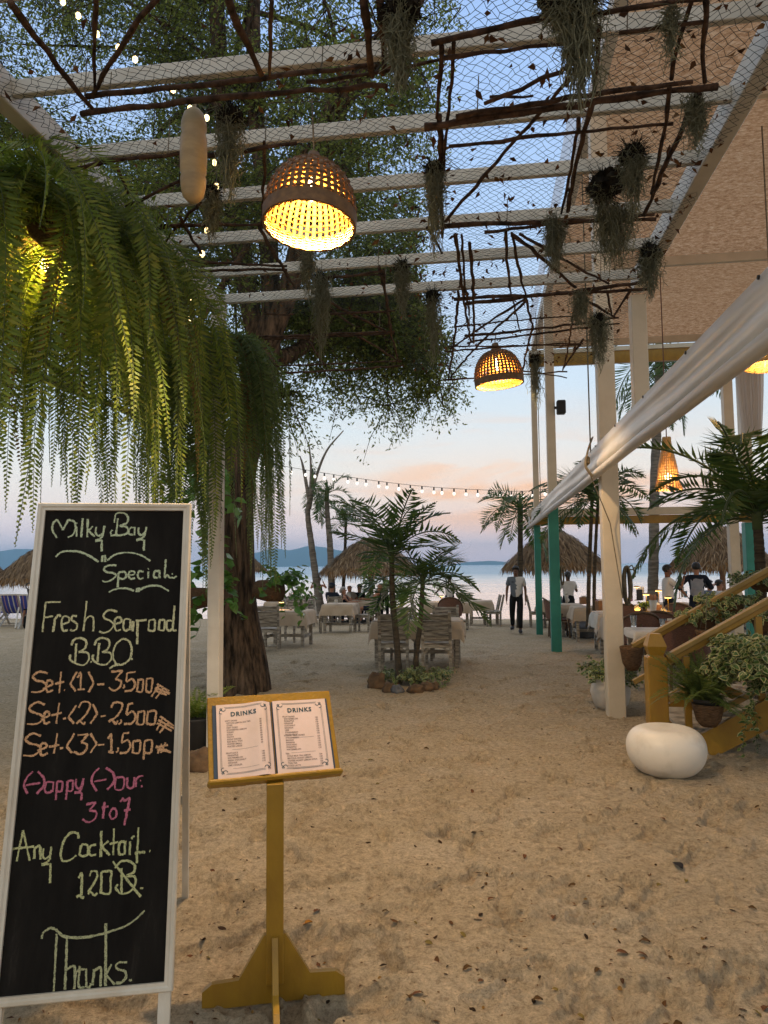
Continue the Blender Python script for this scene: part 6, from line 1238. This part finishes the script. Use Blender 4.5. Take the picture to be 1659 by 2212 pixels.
# ================================================================== thatched umbrellas
MT['thatch'] = leafmat('thatch_straw', (.16, .105, .06), (.25, .175, .105), (.36, .26, .16), .12, .9, .05); MT['thatchtip'] = leafmat('thatch_fringe', (.28, .155, .06), (.38, .22, .09), (.46, .30, .14), .25, .9, .05)
def umbrella(px, apy, bpy_, halfpx, Y, label, seed):
    ap, bt = AY(px, apy, Y), AY(px, bpy_, Y); Rr = halfpx*(bt-CAM).dot(FW)/F; Hh = ap.z-bt.z; z0 = gz(ap.x, Y); t_ = thing('thatched_umbrella', label, 'umbrella', (ap.x, Y, z0), 0, 'thatched umbrellas along the water'); R2 = np.random.default_rng(seed); o = np.array([ap.x, Y, z0])
    mb = MB(); mb.tube([(0, 0, -.1), (0, 0, ap.z-z0-.1)], .085, 10); mb.build('pole', MT['thatchpole'], t_)
    mb = MB(); mb.smooth = True; zt = ap.z-z0; mb.lathe([(Rr*(u**.80)*.96+.02, zt-Hh*u**1.15*.93-.03) for u in np.linspace(0, 1, 10)], 28, cap=False); mb.build('roof_frame', MT['thatchcore'], t_)
    n = 2600; a = R2.uniform(0, 2*PI, n); u = R2.uniform(0, 1, n)**.6; L_ = R2.uniform(.22, .5, n)*Rr/1.6
    def at_(u, a): return np.stack([(Rr*u**.80+.02)*np.cos(a), (Rr*u**.80+.02)*np.sin(a), zt-Hh*u**1.15*.93], -1)
    P = at_(u, a)+R2.normal(0, .012, (n, 3)); D = at_(np.minimum(u+.12, 1.12), a+R2.normal(0, .05, n))-P; D += R2.normal(0, .05, D.shape); D[:, 2] += -.05
    v, f = leaf_quads(P, D, np.stack([np.cos(a)*.5, np.sin(a)*.5, np.full(n, 1.0)], -1), L_, R2.uniform(.02, .05, n), .1); npmesh('thatch', v, f, MT['thatch'], t_)['kind'] = 'stuff'
    n = 1100; a = R2.uniform(0, 2*PI, n); P = at_(R2.uniform(.9, 1.0, n), a); D = np.stack([np.cos(a)*.28, np.sin(a)*.28, np.full(n, -1.0)], -1)+R2.normal(0, .16, (n, 3))
    v, f = leaf_quads(P, D, np.stack([np.cos(a), np.sin(a), np.full(n, .2)], -1), R2.uniform(.12, .36, n)*Rr/1.6, R2.uniform(.015, .035, n), .1); npmesh('fringe', v, f, MT['thatchtip'], t_)['kind'] = 'stuff'
MT['thatchpole'] = M('umbrella_pole', (.33, .20, .13), (.22, .13, .08), .8, 6); MT['thatchcore'] = M('thatch_core', (.14, .09, .05), (.08, .05, .03), .95, 12)
umbrella(800, 1158, 1238, 106, 25.0, 'thatched umbrella behind the diners and small palms', 1); umbrella(1196, 1141, 1229, 107, 23.0, 'thatched umbrella between the two green posts', 2); umbrella(1556, 1133, 1229, 108, 23.0, 'thatched umbrella behind the stairs at the right', 3)
umbrella(98, 1178, 1258, 96, 21.5, 'thatched umbrella half hidden by the blackboard', 4); umbrella(-45, 1198, 1256, 62, 26.0, 'reddish thatched umbrella cut by the left edge', 5); umbrella(520, 1192, 1232, 52, 30.0, 'small thatched umbrella peeping out behind the tree trunk', 6)
# ================================================================== deck chairs and torch at the far left
MT['stripe'], t, b, o = newmat('striped_canvas'); l = t.links.new; tx = nd(t, 'ShaderNodeTexCoord'); sp_ = nd(t, 'ShaderNodeSeparateXYZ'); l(tx.outputs['Object'], sp_.inputs[0])
mm = nd(t, 'ShaderNodeMath', operation='MULTIPLY'); mm.inputs[1].default_value = 2.0; l(sp_.outputs['X'], mm.inputs[0]); fr_ = nd(t, 'ShaderNodeMath', operation='ADD'); fr_.inputs[1].default_value = .5; l(mm.outputs[0], fr_.inputs[0])
r_ = ramp(t, [(0, (.05, .07, .35)), (.14, (.45, .25, .3)), (.18, (.05, .07, .40)), (.33, (.6, .6, .62)), (.40, (.05, .07, .40)), (.60, (.6, .6, .62)), (.66, (.05, .07, .40)), (.82, (.45, .25, .3)), (.87, (.05, .07, .35))], 'CONSTANT'); l(fr_.outputs[0], r_.inputs[0]); l(r_.outputs[0], b.inputs['Base Color']); b.inputs['Roughness'].default_value = .9
def deck_chair(px, py, rz, label):
    p = G(px, py); t_ = thing('deck_chair', label, 'deck chair', p, rz, 'striped deck chairs on the beach')
    for s_ in (-1, 1):
        mb = MB(); mb.bar((s_*.30, -.62, .02), (s_*.30, .55, 1.0), .05, .04); mb.build('back_frame', MT['white'], t_); mb = MB(); mb.bar((s_*.26, .60, .02), (s_*.26, -.50, .42), .05, .04); mb.build('seat_frame', MT['white'], t_)
        mb = MB(); mb.bar((s_*.33, .15, .62), (s_*.33, .62, .05), .04, .03); mb.build('prop', MT['white'], t_)
    mb = MB(); mb.bar((-.30, .55, 1.0), (.30, .55, 1.0), .04, .04); mb.bar((-.30, -.50, .42), (.30, -.50, .42), .04, .04); mb.bar((-.30, -.6, .04), (.30, -.6, .04), .04, .04); mb.build('cross_bar', MT['white'], t_)
    vs = []
    for j in range(13):
        u = j/12; y, z = .55-1.05*u, 1.0-.58*u-.26*math.sin(PI*u)
        for x in (-.25, 0, .25): vs.append((x, y, z))
    npmesh('canvas', vs, [(3*j+i, 3*j+i+1, 3*j+i+4, 3*j+i+3) for j in range(12) for i in range(2)], MT['stripe'], t_, True); return t_
deck_chair(30, 1352, rad(200), 'blue striped deck chair with white frame on the beach'); deck_chair(68, 1356, rad(205), 'deck chair with a reclining guest beside the blackboard'); deck_chair(-18, 1352, rad(195), 'deck chair cut by the left edge of the view')
p = G(64, 1360); t_ = thing('garden_torch', 'black garden torch with a ring top beside the blackboard', 'torch', p); q = AY(62, 1274, p.y); mb = MB(p); mb.tube([p-Vector((0, 0, .1)), q], .02, 8); mb.build('pole', MT['black'], t_); mb = MB(p); mb.tube([q+Vector((.09*math.cos(a), 0, .10+.09*math.sin(a))) for a in np.linspace(0, 2*PI, 17)], .018, 6); mb.lathe([(.02, -.12), (.05, 0), (.03, .02)], 10, q); mb.build('ring_top', MT['black'], t_)
# ================================================================== people
def skin_mesh(nodes, edges, root, sub=2):
    """grow one continuous surface round joints: nodes {name: (pos, rx, ry)}"""
    nm = list(nodes); ix = {k: i for i, k in enumerate(nm)}; me = bpy.data.meshes.new('skin'); me.from_pydata([nodes[k][0] for k in nm], [(ix[a], ix[b_]) for a, b_ in edges], [])
    ob = bpy.data.objects.new('skin', me); S.collection.objects.link(ob); ob.modifiers.new('s', 'SKIN').use_smooth_shade = True
    for k in nm: sv = me.skin_vertices[0].data[ix[k]]; sv.radius = (nodes[k][1], nodes[k][2]); sv.use_root = (k == root)
    m2 = ob.modifiers.new('u', 'SUBSURF'); m2.levels = sub; m2.render_levels = sub
    dg = bpy.context.evaluated_depsgraph_get(); r_ = ob.evaluated_get(dg).to_mesh(); V_ = [q.co.copy() for q in r_.vertices]; F_ = [tuple(p_.vertices) for p_ in r_.polygons]
    ob.evaluated_get(dg).to_mesh_clear(); bpy.data.objects.remove(ob); bpy.data.meshes.remove(me); return V_, F_
def V3(*a): return Vector(a)
def person(label, loc, rz, H=1.68, pose='stand', arms=None, shirt='shirtw', trousers='blackcloth', skin='skindark', hair='hair', sleeve=.55, skirt=False, bald=False, longhair=False, hat=False, lean=0.0, shoes=True, half=None, group=None, legs=None, shorts=False, pouch=False, headyaw=0.0, tank=False, back_panel=None):
    t_ = thing('person', label, 'person', loc, rz, group); s = H/1.70; J = {}
    seat = pose == 'sit'; hz = .50 if seat else .90
    def up(h, y=0.0): d = h-hz; return V3(0, y+d*math.sin(lean), hz+d*math.cos(lean))
    off = (.50-.90) if seat else 0
    P_, SP_, CH, NK, HD, HT = V3(0, 0, hz+.04), up(1.10+off), up(1.30+off), up(1.45+off), up(1.545+off, .015), up(1.64+off, .01)
    J = {'pelvis': (P_, .12, .095), 'spine': (SP_, .105, .08), 'chest': (CH, .115, .08), 'neck': (NK, .050, .052), 'head': (HD, .072, .085), 'top': (HT, .062, .075)}
    E_ = [('pelvis', 'spine'), ('spine', 'chest'), ('chest', 'neck'), ('neck', 'head'), ('head', 'top')]
    arms = arms or {}; hands = {}
    for sd_, sx in (('l', -1), ('r', 1)):
        sh_ = CH+V3(sx*.175, 0, .075); el, wr = arms.get(sd_, (V3(sx*.05, -.02, -.28), V3(sx*.01, .06, -.245)))
        el = sh_+el; wr = el+wr; fd = (wr-el).normalized(); hd = wr+fd*.075
        J.update({'sh'+sd_: (sh_, .046, .046), 'el'+sd_: (el, .037, .037), 'wr'+sd_: (wr, .024, .026), 'hd'+sd_: (hd, .034, .018)}); E_ += [('chest', 'sh'+sd_), ('sh'+sd_, 'el'+sd_), ('el'+sd_, 'wr'+sd_), ('wr'+sd_, 'hd'+sd_)]; hands[sd_] = (hd, fd, sx)
        hp = P_+V3(sx*.09, 0, -.05)
        if seat: kn, an = hp+V3(sx*.05, .42, .02), hp+V3(sx*.05, .40, -.37)
        else:
            kn, an = hp+V3(sx*.015, .02, -.41), hp+V3(sx*.02, 0, -.80)
            if legs: kn, an = hp+legs[sd_][0], hp+legs[sd_][1]
        toe = an+V3(sx*.02, .15, -.035)
        J.update({'hp'+sd_: (hp, .085, .09), 'kn'+sd_: (kn, .055, .058), 'an'+sd_: (an, .036, .04), 'toe'+sd_: (toe, .035, .024)}); E_ += [('pelvis', 'hp'+sd_), ('hp'+sd_, 'kn'+sd_), ('kn'+sd_, 'an'+sd_), ('an'+sd_, 'toe'+sd_)]
    sc_ = lambda d: {k: (v[0]*s, v[1]*s, v[2]*s) for k, v in d.items()}
    Vb, Fb = skin_mesh(sc_(J), E_, 'pelvis'); mb = MB(); mb.smooth = True; mb.add(Vb, Fb)
    Mh = Matrix.Rotation(headyaw, 3, 'Z'); hc = (HD*.45+HT*.55)*s
    def hp_(x, y, z): return hc+Mh @ (V3(x, y, z)*s)
    mb.ball(hp_(0, .098, -.015), (.014*s, .022*s, .022*s), 8, 6)                                                    # nose
    for sx in (-1, 1): mb.ball(hp_(sx*.078, -.005, -.01), (.012*s, .02*s, .032*s), 8, 6)                            # ears
    mb.ball(hp_(0, .045, -.075), (.045*s, .045*s, .035*s), 10, 6)                                                   # chin
    mb.mi = 1
    for sx in (-1, 1): mb.ball(hp_(sx*.030, .081, .018), (.011*s, .008*s, .007*s), 8, 5)                            # eyes
    mb.mi = 2; mb.ball(hp_(0, .084, -.055), (.022*s, .008*s, .008*s), 8, 5); mb.mi = 0                              # mouth
    for sd_, (hd, fd, sx) in hands.items():
        d, a, b_ = basis(fd, Vector((0, 1, .1))); q = 1 if sd_ == 'l' else -1
        for i in range(4):
            r0 = hd+b_*(.021-.014*i)*1.0+d*.015; ln = (.062, .070, .066, .052)[i]; mb.tube([r0*s, (r0+d*ln*.5+a*.006*q)*s, (r0+d*ln*.85+a*.020*q)*s, (r0+d*ln+a*.030*q)*s], [.0085*s, .008*s, .007*s, .004*s], 6)
        r0 = hd-d*.02+b_*.030; mb.tube([r0*s, (r0+d*.03+b_*.02)*s, (r0+d*.055+b_*.018+a*.008*q)*s], [.010*s, .009*s, .005*s], 6)
    lipm = MT.get('lip') or M('lip', (.22, .08, .06), None, .5); MT['lip'] = lipm
    mb.build('body', [MT[skin], MT['hair'], lipm], t_)
    if not bald:
        mb = MB(); mb.smooth = True; n0 = 0; mb.ball((0, 0, 0), (.092, .105, .095), 18, 12); keep = []
        mb.v = [tuple(hp_(v[0], v[1]-.012, v[2]+.028)) if not (v[1] > .035 and v[2] < .02) else tuple(hp_(v[0]*.75, v[1]*.45, v[2]*.5+.045)) for v in mb.v]
        if longhair: mb.tube([hp_(0, -.085, .03), hp_(0, -.115, -.03), hp_(0, -.10, -.10)], [.035*s, .045*s, .03*s], 10)
        mb.build('hair', MT[hair], t_)
    if hat:
        mb = MB(); mb.smooth = True; mb.lathe([(.099*s, .0), (.098*s, .05*s), (.07*s, .09*s), (.002, .10*s)], 18, hp_(0, -.005, .03)); mb.box(hp_(0, .13, .035), (.15*s, .10*s, .012*s), bev=.004); mb.build('cap', MT['navy'], t_)
    # shirt
    Q = {'pelvis': (P_+V3(0, 0, -.09), .172, .14), 'spine': (SP_, .150, .12), 'chest': (CH+V3(0, 0, .02), .168, .125), 'collar': (NK-V3(0, 0, .035), .074, .074)}; QE = [('pelvis', 'spine'), ('spine', 'chest'), ('chest', 'collar')]
    for sd_ in 'lr':
        a, b_ = J['sh'+sd_][0], J['el'+sd_][0]
        if tank: Q['sh'+sd_] = (CH.lerp(a, .62)+V3(0, 0, .02), .05, .06); QE.append(('chest', 'sh'+sd_))
        else:
            Q['sh'+sd_] = (a, .072, .070); QE.append(('chest', 'sh'+sd_)); c = a.lerp(b_, min(1, sleeve*1.3)); Q['sl'+sd_] = (c, .060, .060); QE.append(('sh'+sd_, 'sl'+sd_))
            if sleeve > .8: Q['sw'+sd_] = (b_.lerp(J['wr'+sd_][0], .45), .044, .044); QE.append(('sl'+sd_, 'sw'+sd_))
    Vs, Fs = skin_mesh(sc_(Q), QE, 'chest'); mb = MB(); mb.smooth = True; mb.add(Vs, Fs); mats = [MT[shirt]]
    if half: mats.append(MT[half]); mb.m = [1 if sum(Vs[i].x for i in f)/len(f) > 0 else 0 for f in Fs]
    if back_panel: mats.append(MT[back_panel]); mb.m = [1 if (sum(Vs[i].y for i in f)/len(f) < -.03*s and abs(sum(Vs[i].x for i in f)/len(f)) < .13*s and sum(Vs[i].z for i in f)/len(f) < (CH.z+.04)*s) else 0 for f in Fs]
    sh_o = mb.build('shirt', mats, t_)
    if half:
        mb = MB()
        for i in range(5): mb.ball((V3(.0, .122+.003*i, 1.36-.085*i))*s, .008*s, 6, 4)
        mb.build('button', MT['black'], sh_o); mb = MB(); mb.box(V3(.075, .122, 1.30)*s, (.05*s, .006, .02*s)); mb.build('badge', MT['navy'], sh_o)
    if skirt:
        mb = MB(); mb.smooth = True; vs = []
        for k, (z, rx, ry) in enumerate(((hz+.14, .145, .115), (hz+.02, .175, .145), (hz-.2, .185, .155), (hz-.40, .180, .155))):
            for j in range(24): a = 2*PI*j/24; w_ = 1+.03*math.sin(a*7)*(k/3); vs.append(V3(rx*math.cos(a)*w_, ry*math.sin(a)*w_, z)*s)
        mb.add(vs, [(k*24+j, k*24+(j+1) % 24, k*24+24+(j+1) % 24, k*24+24+j) for k in range(3) for j in range(24)]); mb.build('skirt', MT[trousers], t_)
    else:
        T_ = {'waist': (P_+V3(0, 0, .15), .130, .10), 'pelvis': (P_, .145, .115)}; TE = [('waist', 'pelvis')]
        for sd_ in 'lr':
            hp, kn, an = J['hp'+sd_][0], J['kn'+sd_][0], J['an'+sd_][0]; T_['hp'+sd_] = (hp, .094, .10); TE.append(('pelvis', 'hp'+sd_)); T_['kn'+sd_] = (hp.lerp(kn, .85 if shorts else 1), .070, .072); TE.append(('hp'+sd_, 'kn'+sd_))
            if not shorts: T_['an'+sd_] = (an+V3(0, 0, .03), .056, .058); TE.append(('kn'+sd_, 'an'+sd_))
        Vt, Ft = skin_mesh(sc_(T_), TE, 'pelvis'); mb = MB(); mb.smooth = True; mb.add(Vt, Ft); mb.build('shorts' if shorts else 'trousers', MT[trousers], t_)
    if pouch:
        mb = MB(); mb.smooth = True; mb.ball(V3(-.06, -.135, hz+.0)*s, (.055*s, .025*s, .06*s), 12, 8); mb.build('apron_bow', MT['shirtw'], t_)
    if shoes:
        for sd_ in 'lr':
            an, toe = J['an'+sd_][0], J['toe'+sd_][0]; d = (toe-an); mb = MB(); mb.smooth = True; mb.mi = 0; mb.tube([(an+V3(0, -.035, -.03))*s, (an+V3(0, .03, -.022))*s, an.lerp(toe, .7)*s+V3(0, 0, -.012), (toe+d*.25)*s], [.040*s, .050*s, .046*s, .022*s], 10)
            mb.mi = 1; a, b_ = (an+V3(0, -.06, -.066))*s, (toe+d*.25+V3(0, 0, -.024))*s; mb.bar(a, b_, .085*s, .022*s, bev=.006); mb.build('shoe', [MT['black'], MT['lightcloth']], t_)
    return t_
def at_ground(px, py): p = G(px, py); return (p.x, p.y, gz(p.x, p.y))
def at_depth(px, Y, dz=0.0): x = xy(px, Y); return (x, Y, gz(x, Y)+dz)
D_ = lambda x, y, z: V3(x, y, z)
person('man walking towards the viewer in a half grey half white shirt and black trousers', at_ground(1117, 1368), PI-.12, 1.70, shirt='shirtw', half='shirtg', legs={'l': (D_(-.01, .10, -.40), D_(-.0, .06, -.80)), 'r': (D_(.02, .02, -.41), D_(.03, -.20, -.74))}, arms={'l': (D_(-.055, -.05, -.27), D_(-.005, .05, -.245)), 'r': (D_(.055, .03, -.27), D_(.005, .09, -.23))})
for o_ in S.objects:                                   # the shirt's grey half is on the wearer's right
    pass
person('waitress in white shirt and black skirt seen from behind by a far table', at_depth(1229, 19.0, 0), .15, 1.55, shirt='shirtw', trousers='blackcloth', skirt=True, longhair=True, pouch=True, arms={'l': (D_(-.08, .08, -.25), D_(.02, .20, -.05)), 'r': (D_(.10, .10, -.24), D_(.02, .22, .04))})
person('man in white shirt side-on holding a hand to his mouth by the coconut trunk', at_depth(1445, 15.6, 0), -PI/2, 1.66, shirt='shirtw', trousers='navy', arms={'l': (D_(-.05, -.03, -.28), D_(-.01, .10, -.22)), 'r': (D_(.04, .22, -.17), D_(-.10, .08, .21))}, headyaw=-.1)
person('man seen from behind in a navy shirt with grey back and hand on hip', at_depth(1508, 16.6, 0), -.25, 1.72, shirt='navy', back_panel='greypanel', sleeve=.95, trousers='navy', skin='skin', arms={'l': (D_(-.20, -.05, -.20), D_(.14, .06, -.18)), 'r': (D_(.12, .08, -.24), D_(.05, .20, .06))})
person('woman in black top lifting a phone to her face at the water edge', at_depth(689, 27.2, 0), PI+.1, 1.64, shirt='blackcloth', trousers='lightcloth', skin='skin', tank=True, shoes=False, longhair=True, arms={'l': (D_(-.14, .12, -.12), D_(.10, .10, .22)), 'r': (D_(.14, .12, -.12), D_(-.10, .10, .22))})
person('waitress in white shirt and black trousers standing behind the bright young palm', at_depth(831, 25.2, 0), .3, 1.60, longhair=True, pouch=True, arms={'l': (D_(-.07, .08, -.26), D_(.02, .22, -.02)), 'r': (D_(.07, .06, -.27), D_(0, .2, -.08))})
person('waiter in white shirt bending over the candle table with arms apart', at_depth(972, 23.6, 0), .1, 1.60, pouch=True, lean=-.1, arms={'l': (D_(-.17, .10, -.17), D_(-.12, .16, -.14)), 'r': (D_(.15, .12, -.18), D_(.10, .18, -.10))})
gD = 'guests seated at the water side table'
def sitter(label, px, Y, rz, **k):
    p = at_depth(px, Y, 0); return person(label, (p[0], p[1], p[2]-.02), rz, pose='sit', group=gD, **k)
chair('w', xy(806, 22.9), 22.9, PI/2+.1, 'chair under the bald man in the dark tank top'); chair('w', xy(752, 22.9), 22.9, -PI/2, 'chair under the white-haired guest'); chair('w', xy(717, 22.2), 22.2, .5, 'chair under the guest in the navy cap')
reach = {'l': (D_(-.02, .18, -.20), D_(.05, .24, .02)), 'r': (D_(.02, .18, -.20), D_(-.05, .24, .02))}
sitter('bald man in dark tank top and shorts leaning on the water side table', 808, 22.9, PI/2+.15, H=1.84, shirt='navy', trousers='navy', skin='skin', bald=True, tank=True, shorts=True, lean=-.30, arms=reach)
sitter('white-haired guest reaching across the water side table', 752, 22.9, -PI/2-.1, H=1.62, shirt='navy', trousers='navy', skin='skin', hair='hairgrey', tank=True, lean=-.25, arms=reach, longhair=True)
sitter('bald guest beside the white-haired one', 762, 24.0, -PI/2-.3, H=1.78, shirt='lightcloth', trousers='navy', skin='skin', bald=True, lean=-.2, arms=reach)
sitter('dark-haired guest at the far side of the water side table', 775, 24.3, PI-.4, H=1.74, shirt='blackcloth', trousers='navy', skin='skin', lean=-.1, arms=reach)
sitter('dark-haired guest in a pale shirt behind the bald man', 796, 24.2, PI/2+.5, H=1.74, shirt='shirtw', trousers='navy', skin='skin', lean=-.2, arms=reach)
sitter('guest in a navy cap and dark top seated behind the straight palm', 717, 22.2, -.35, H=1.74, shirt='navy', trousers='navy', skin='skin', hat=True, arms=reach)
gR = 'guests seated beyond the far handrail'
for (px, Y, rz, lab, k) in ((1556, 19.6, -PI/2, 'guest in a pale top sitting below the green corner post', dict(shirt='lightcloth', skin='skin')), (1598, 20.0, PI/2, 'guest with bare arms sitting right of the green corner post', dict(shirt='shirtw', skin='skin', tank=True)), (1535, 20.6, -PI/2+.3, 'dark-haired guest behind the handrail in a grey top', dict(shirt='shirtg', skin='skin', longhair=True))):
    p = at_depth(px, Y); person(lab, (p[0], p[1], p[2]-.02), rz, pose='sit', H=1.74, trousers='navy', group=gR, arms=reach, **k)
    chair('w', p[0], p[1], rz, 'chair under the '+lab.split(' sitting')[0].split(' behind')[0]+' near the corner post')
table('table of the guests beyond the far handrail', 'beige cloth on the table of the guests beyond the handrail', xy(1577, 19.8), 19.8, .8, .8, seed=21)
p = G(68, 1356); person('dark-haired guest reclining in a deck chair beside the blackboard', (p.x, p.y+.05, p.z-.16), rad(205), pose='sit', H=1.60, shirt='blackcloth', trousers='blackcloth', skin='skin', lean=.55, shoes=False)
# ================================================================== curtain at the far right
c0, c1_ = AY(1586, 780, P3Y-1.2), AY(1648, 780, P3Y-1.2); zb = AY(1600, 945, P3Y-1.2).z
t_ = thing('tied_curtain', 'white pleated curtain hanging from the pavilion roof at the right edge', 'curtain', (c0.x, P3Y-1.2, zb)); vs = []; n = 90
for j in range(14):
    u = j/13; z = RZ-.1+(zb-(RZ-.1))*u; w_ = (c1_.x-c0.x)*(1-.38*u**2)
    for i in range(n): a = i/(n-1); vs.append((w_*a+.12*u*u, .07*math.sin(a*62)*(1-.2*u)+.02*math.sin(a*23+u*3), z-zb))
npmesh('curtain_fabric', vs, [(j*n+i, j*n+i+1, (j+1)*n+i+1, (j+1)*n+i) for j in range(13) for i in range(n-1)], MT['curtain'], t_, True)
mb = MB(); w_ = (c1_.x-c0.x); mb.tube([(-.1, 0, RZ-.08-zb), (w_+.1, 0, RZ-.08-zb)], .02, 8); mb.build('rod', MT['cream'], t_)
# upright by the curtain: a slim white post
mb = MB(); q = AY(1572, 900, 16.6); mb.box((0, 0, (RZ-.1)/2), (.20, .20, RZ-.1), bev=.006); o = mb.build('pavilion_post', MT['cream'], loc=(q.x, 16.6, 0)); tag(o, 'slim white post beside the curtain behind the awning', 'post')
# ================================================================== fallen leaves
R9 = np.random.default_rng(77); pool = []
for i in range(10):
    n_ = 5; L_, w_ = R9.uniform(.030, .058), R9.uniform(.008, .015); cv = R9.uniform(-.004, .010); vs = []
    for k in range(n_+1):
        u = k/n_; ww = w_*math.sin(PI*min(1, u*.92+.04))**.8; zc = .003+cv*math.sin(PI*u)+abs(R9.normal(0, .001))
        vs += [(L_*(u-.5), -ww, zc+abs(cv)*.7*R9.uniform(.4, 1)), (L_*(u-.5), 0, zc), (L_*(u-.5), ww, zc+abs(cv)*.7*R9.uniform(.4, 1))]
    f = [(3*k+j, 3*k+3+j, 3*k+4+j, 3*k+1+j) for k in range(n_) for j in (0, 1)]
    c = [(.10, .05, .022), (.05, .028, .015), (.16, .085, .03), (.07, .035, .018), (.035, .022, .014), (.22, .12, .035), (.09, .05, .02), (.13, .06, .03), (.05, .03, .02), (.18, .13, .04)][i]
    m_ = M('fallen_leaf', c, tuple(q*.6 for q in c), .95, 40, spec=.05); me = npmesh('fallen_leaf', vs, f, m_, None, True); pool.append(me.data); bpy.data.objects.remove(me)
def zs(x, y):
    j = int(np.searchsorted(ys, y)); i = int(np.searchsorted(xs, x)); return float(Z[min(j, ny-1), min(i, nx-1)])
cnt = 0
while cnt < 290:
    px, py = R9.uniform(380, 1670), 1480+740*R9.random()**.85
    p = G(px, py)
    if 380 < px < 520 and py > 1650: pass
    if (abs(p.x-1.43) < .33 and abs(p.y-6.02) < .33): continue
    o = bpy.data.objects.new('fallen_leaf', pool[R9.integers(10)]); link(o); o.location = (p.x, p.y, zs(p.x, p.y)); o.rotation_euler = (R9.normal(0, .25), R9.normal(0, .25), R9.uniform(0, 6.3)); s_ = R9.uniform(.45, 1.0); o.scale = (s_, s_, s_)
    tag(o, 'small dry curled leaf lying on the trampled sand', 'leaf', 'dry leaves scattered on the sand'); cnt += 1
def one_leaf(px, py, L_, W_, rz, col, label):
    p = G(px, py); mb = MB(); mb.smooth = True; n_ = 6; vs = []
    for k in range(n_+1): u = k/n_; ww = W_*math.sin(PI*min(1, u*.94+.03)); vs += [(L_*(u-.5), -ww, .008+.01*math.sin(PI*u)), (L_*(u-.5), 0, .004+.006*math.sin(PI*u)), (L_*(u-.5), ww, .010+.01*math.sin(PI*u))]
    mb.add(vs, [(3*k+j, 3*k+3+j, 3*k+4+j, 3*k+1+j) for k in range(n_) for j in (0, 1)]); o = mb.build('fallen_leaf', M('leaf_'+label.split()[0], col, tuple(c*.7 for c in col), .8, 30, spec=.1), loc=(p.x, p.y, zs(p.x, p.y))); o.rotation_euler = (0, 0, rz); tag(o, label, 'leaf')
one_leaf(1465, 1882, .085, .026, 1.9, (.02, .018, .02), 'blackish oval leaf lying alone on the sand'); one_leaf(746, 2184, .05, .012, -.6, (.03, .09, .03), 'green leaf beside the foot of the menu stand'); one_leaf(665, 1990, .05, .010, .7, (.30, .13, .02), 'orange leaf behind the foot of the menu stand'); one_leaf(1570, 2118, .07, .014, -.5, (.07, .035, .03), 'long brown leaf near the bottom right of the sand')
n = 2600; y_ = 2.2+17*R9.random(n)**1.2; x_ = (R9.random(n)-.5)*(3+y_*1.15)+y_*.02; P = np.stack([x_, y_, [zs(a, b_)+.004 for a, b_ in zip(x_, y_)]], -1); D = R9.normal(0, 1, (n, 3))*np.array([1, 1, .2])
v, f = leaf_quads(P, D, np.array([[0, 0, 1.0]])+R9.normal(0, .25, (n, 3)), R9.uniform(.010, .042, n), R9.uniform(.003, .012, n), .25); lt = npmesh('leaf_litter', v, f, MT['dry']); tag(lt, 'tiny leaf crumbs and twigs littering the sand', 'leaf litter', kind='stuff')
# ================================================================== sea air between the beach and the far islands
hzm = bpy.data.materials.new('sea_haze'); hzm.use_nodes = True; t = hzm.node_tree; t.nodes.clear(); o = nd(t, 'ShaderNodeOutputMaterial'); vp = nd(t, 'ShaderNodeVolumePrincipled')
vp.inputs['Color'].default_value = (.42, .72, 1.0, 1); vp.inputs['Density'].default_value = .00032; t.links.new(vp.outputs[0], o.inputs['Volume'])
mb = MB(); mb.box((0, 2120, 62), (9000, 4280, 130)); tag(mb.build('haze', hzm), 'thin bluish sea air fading the far islands', 'haze', kind='stuff')
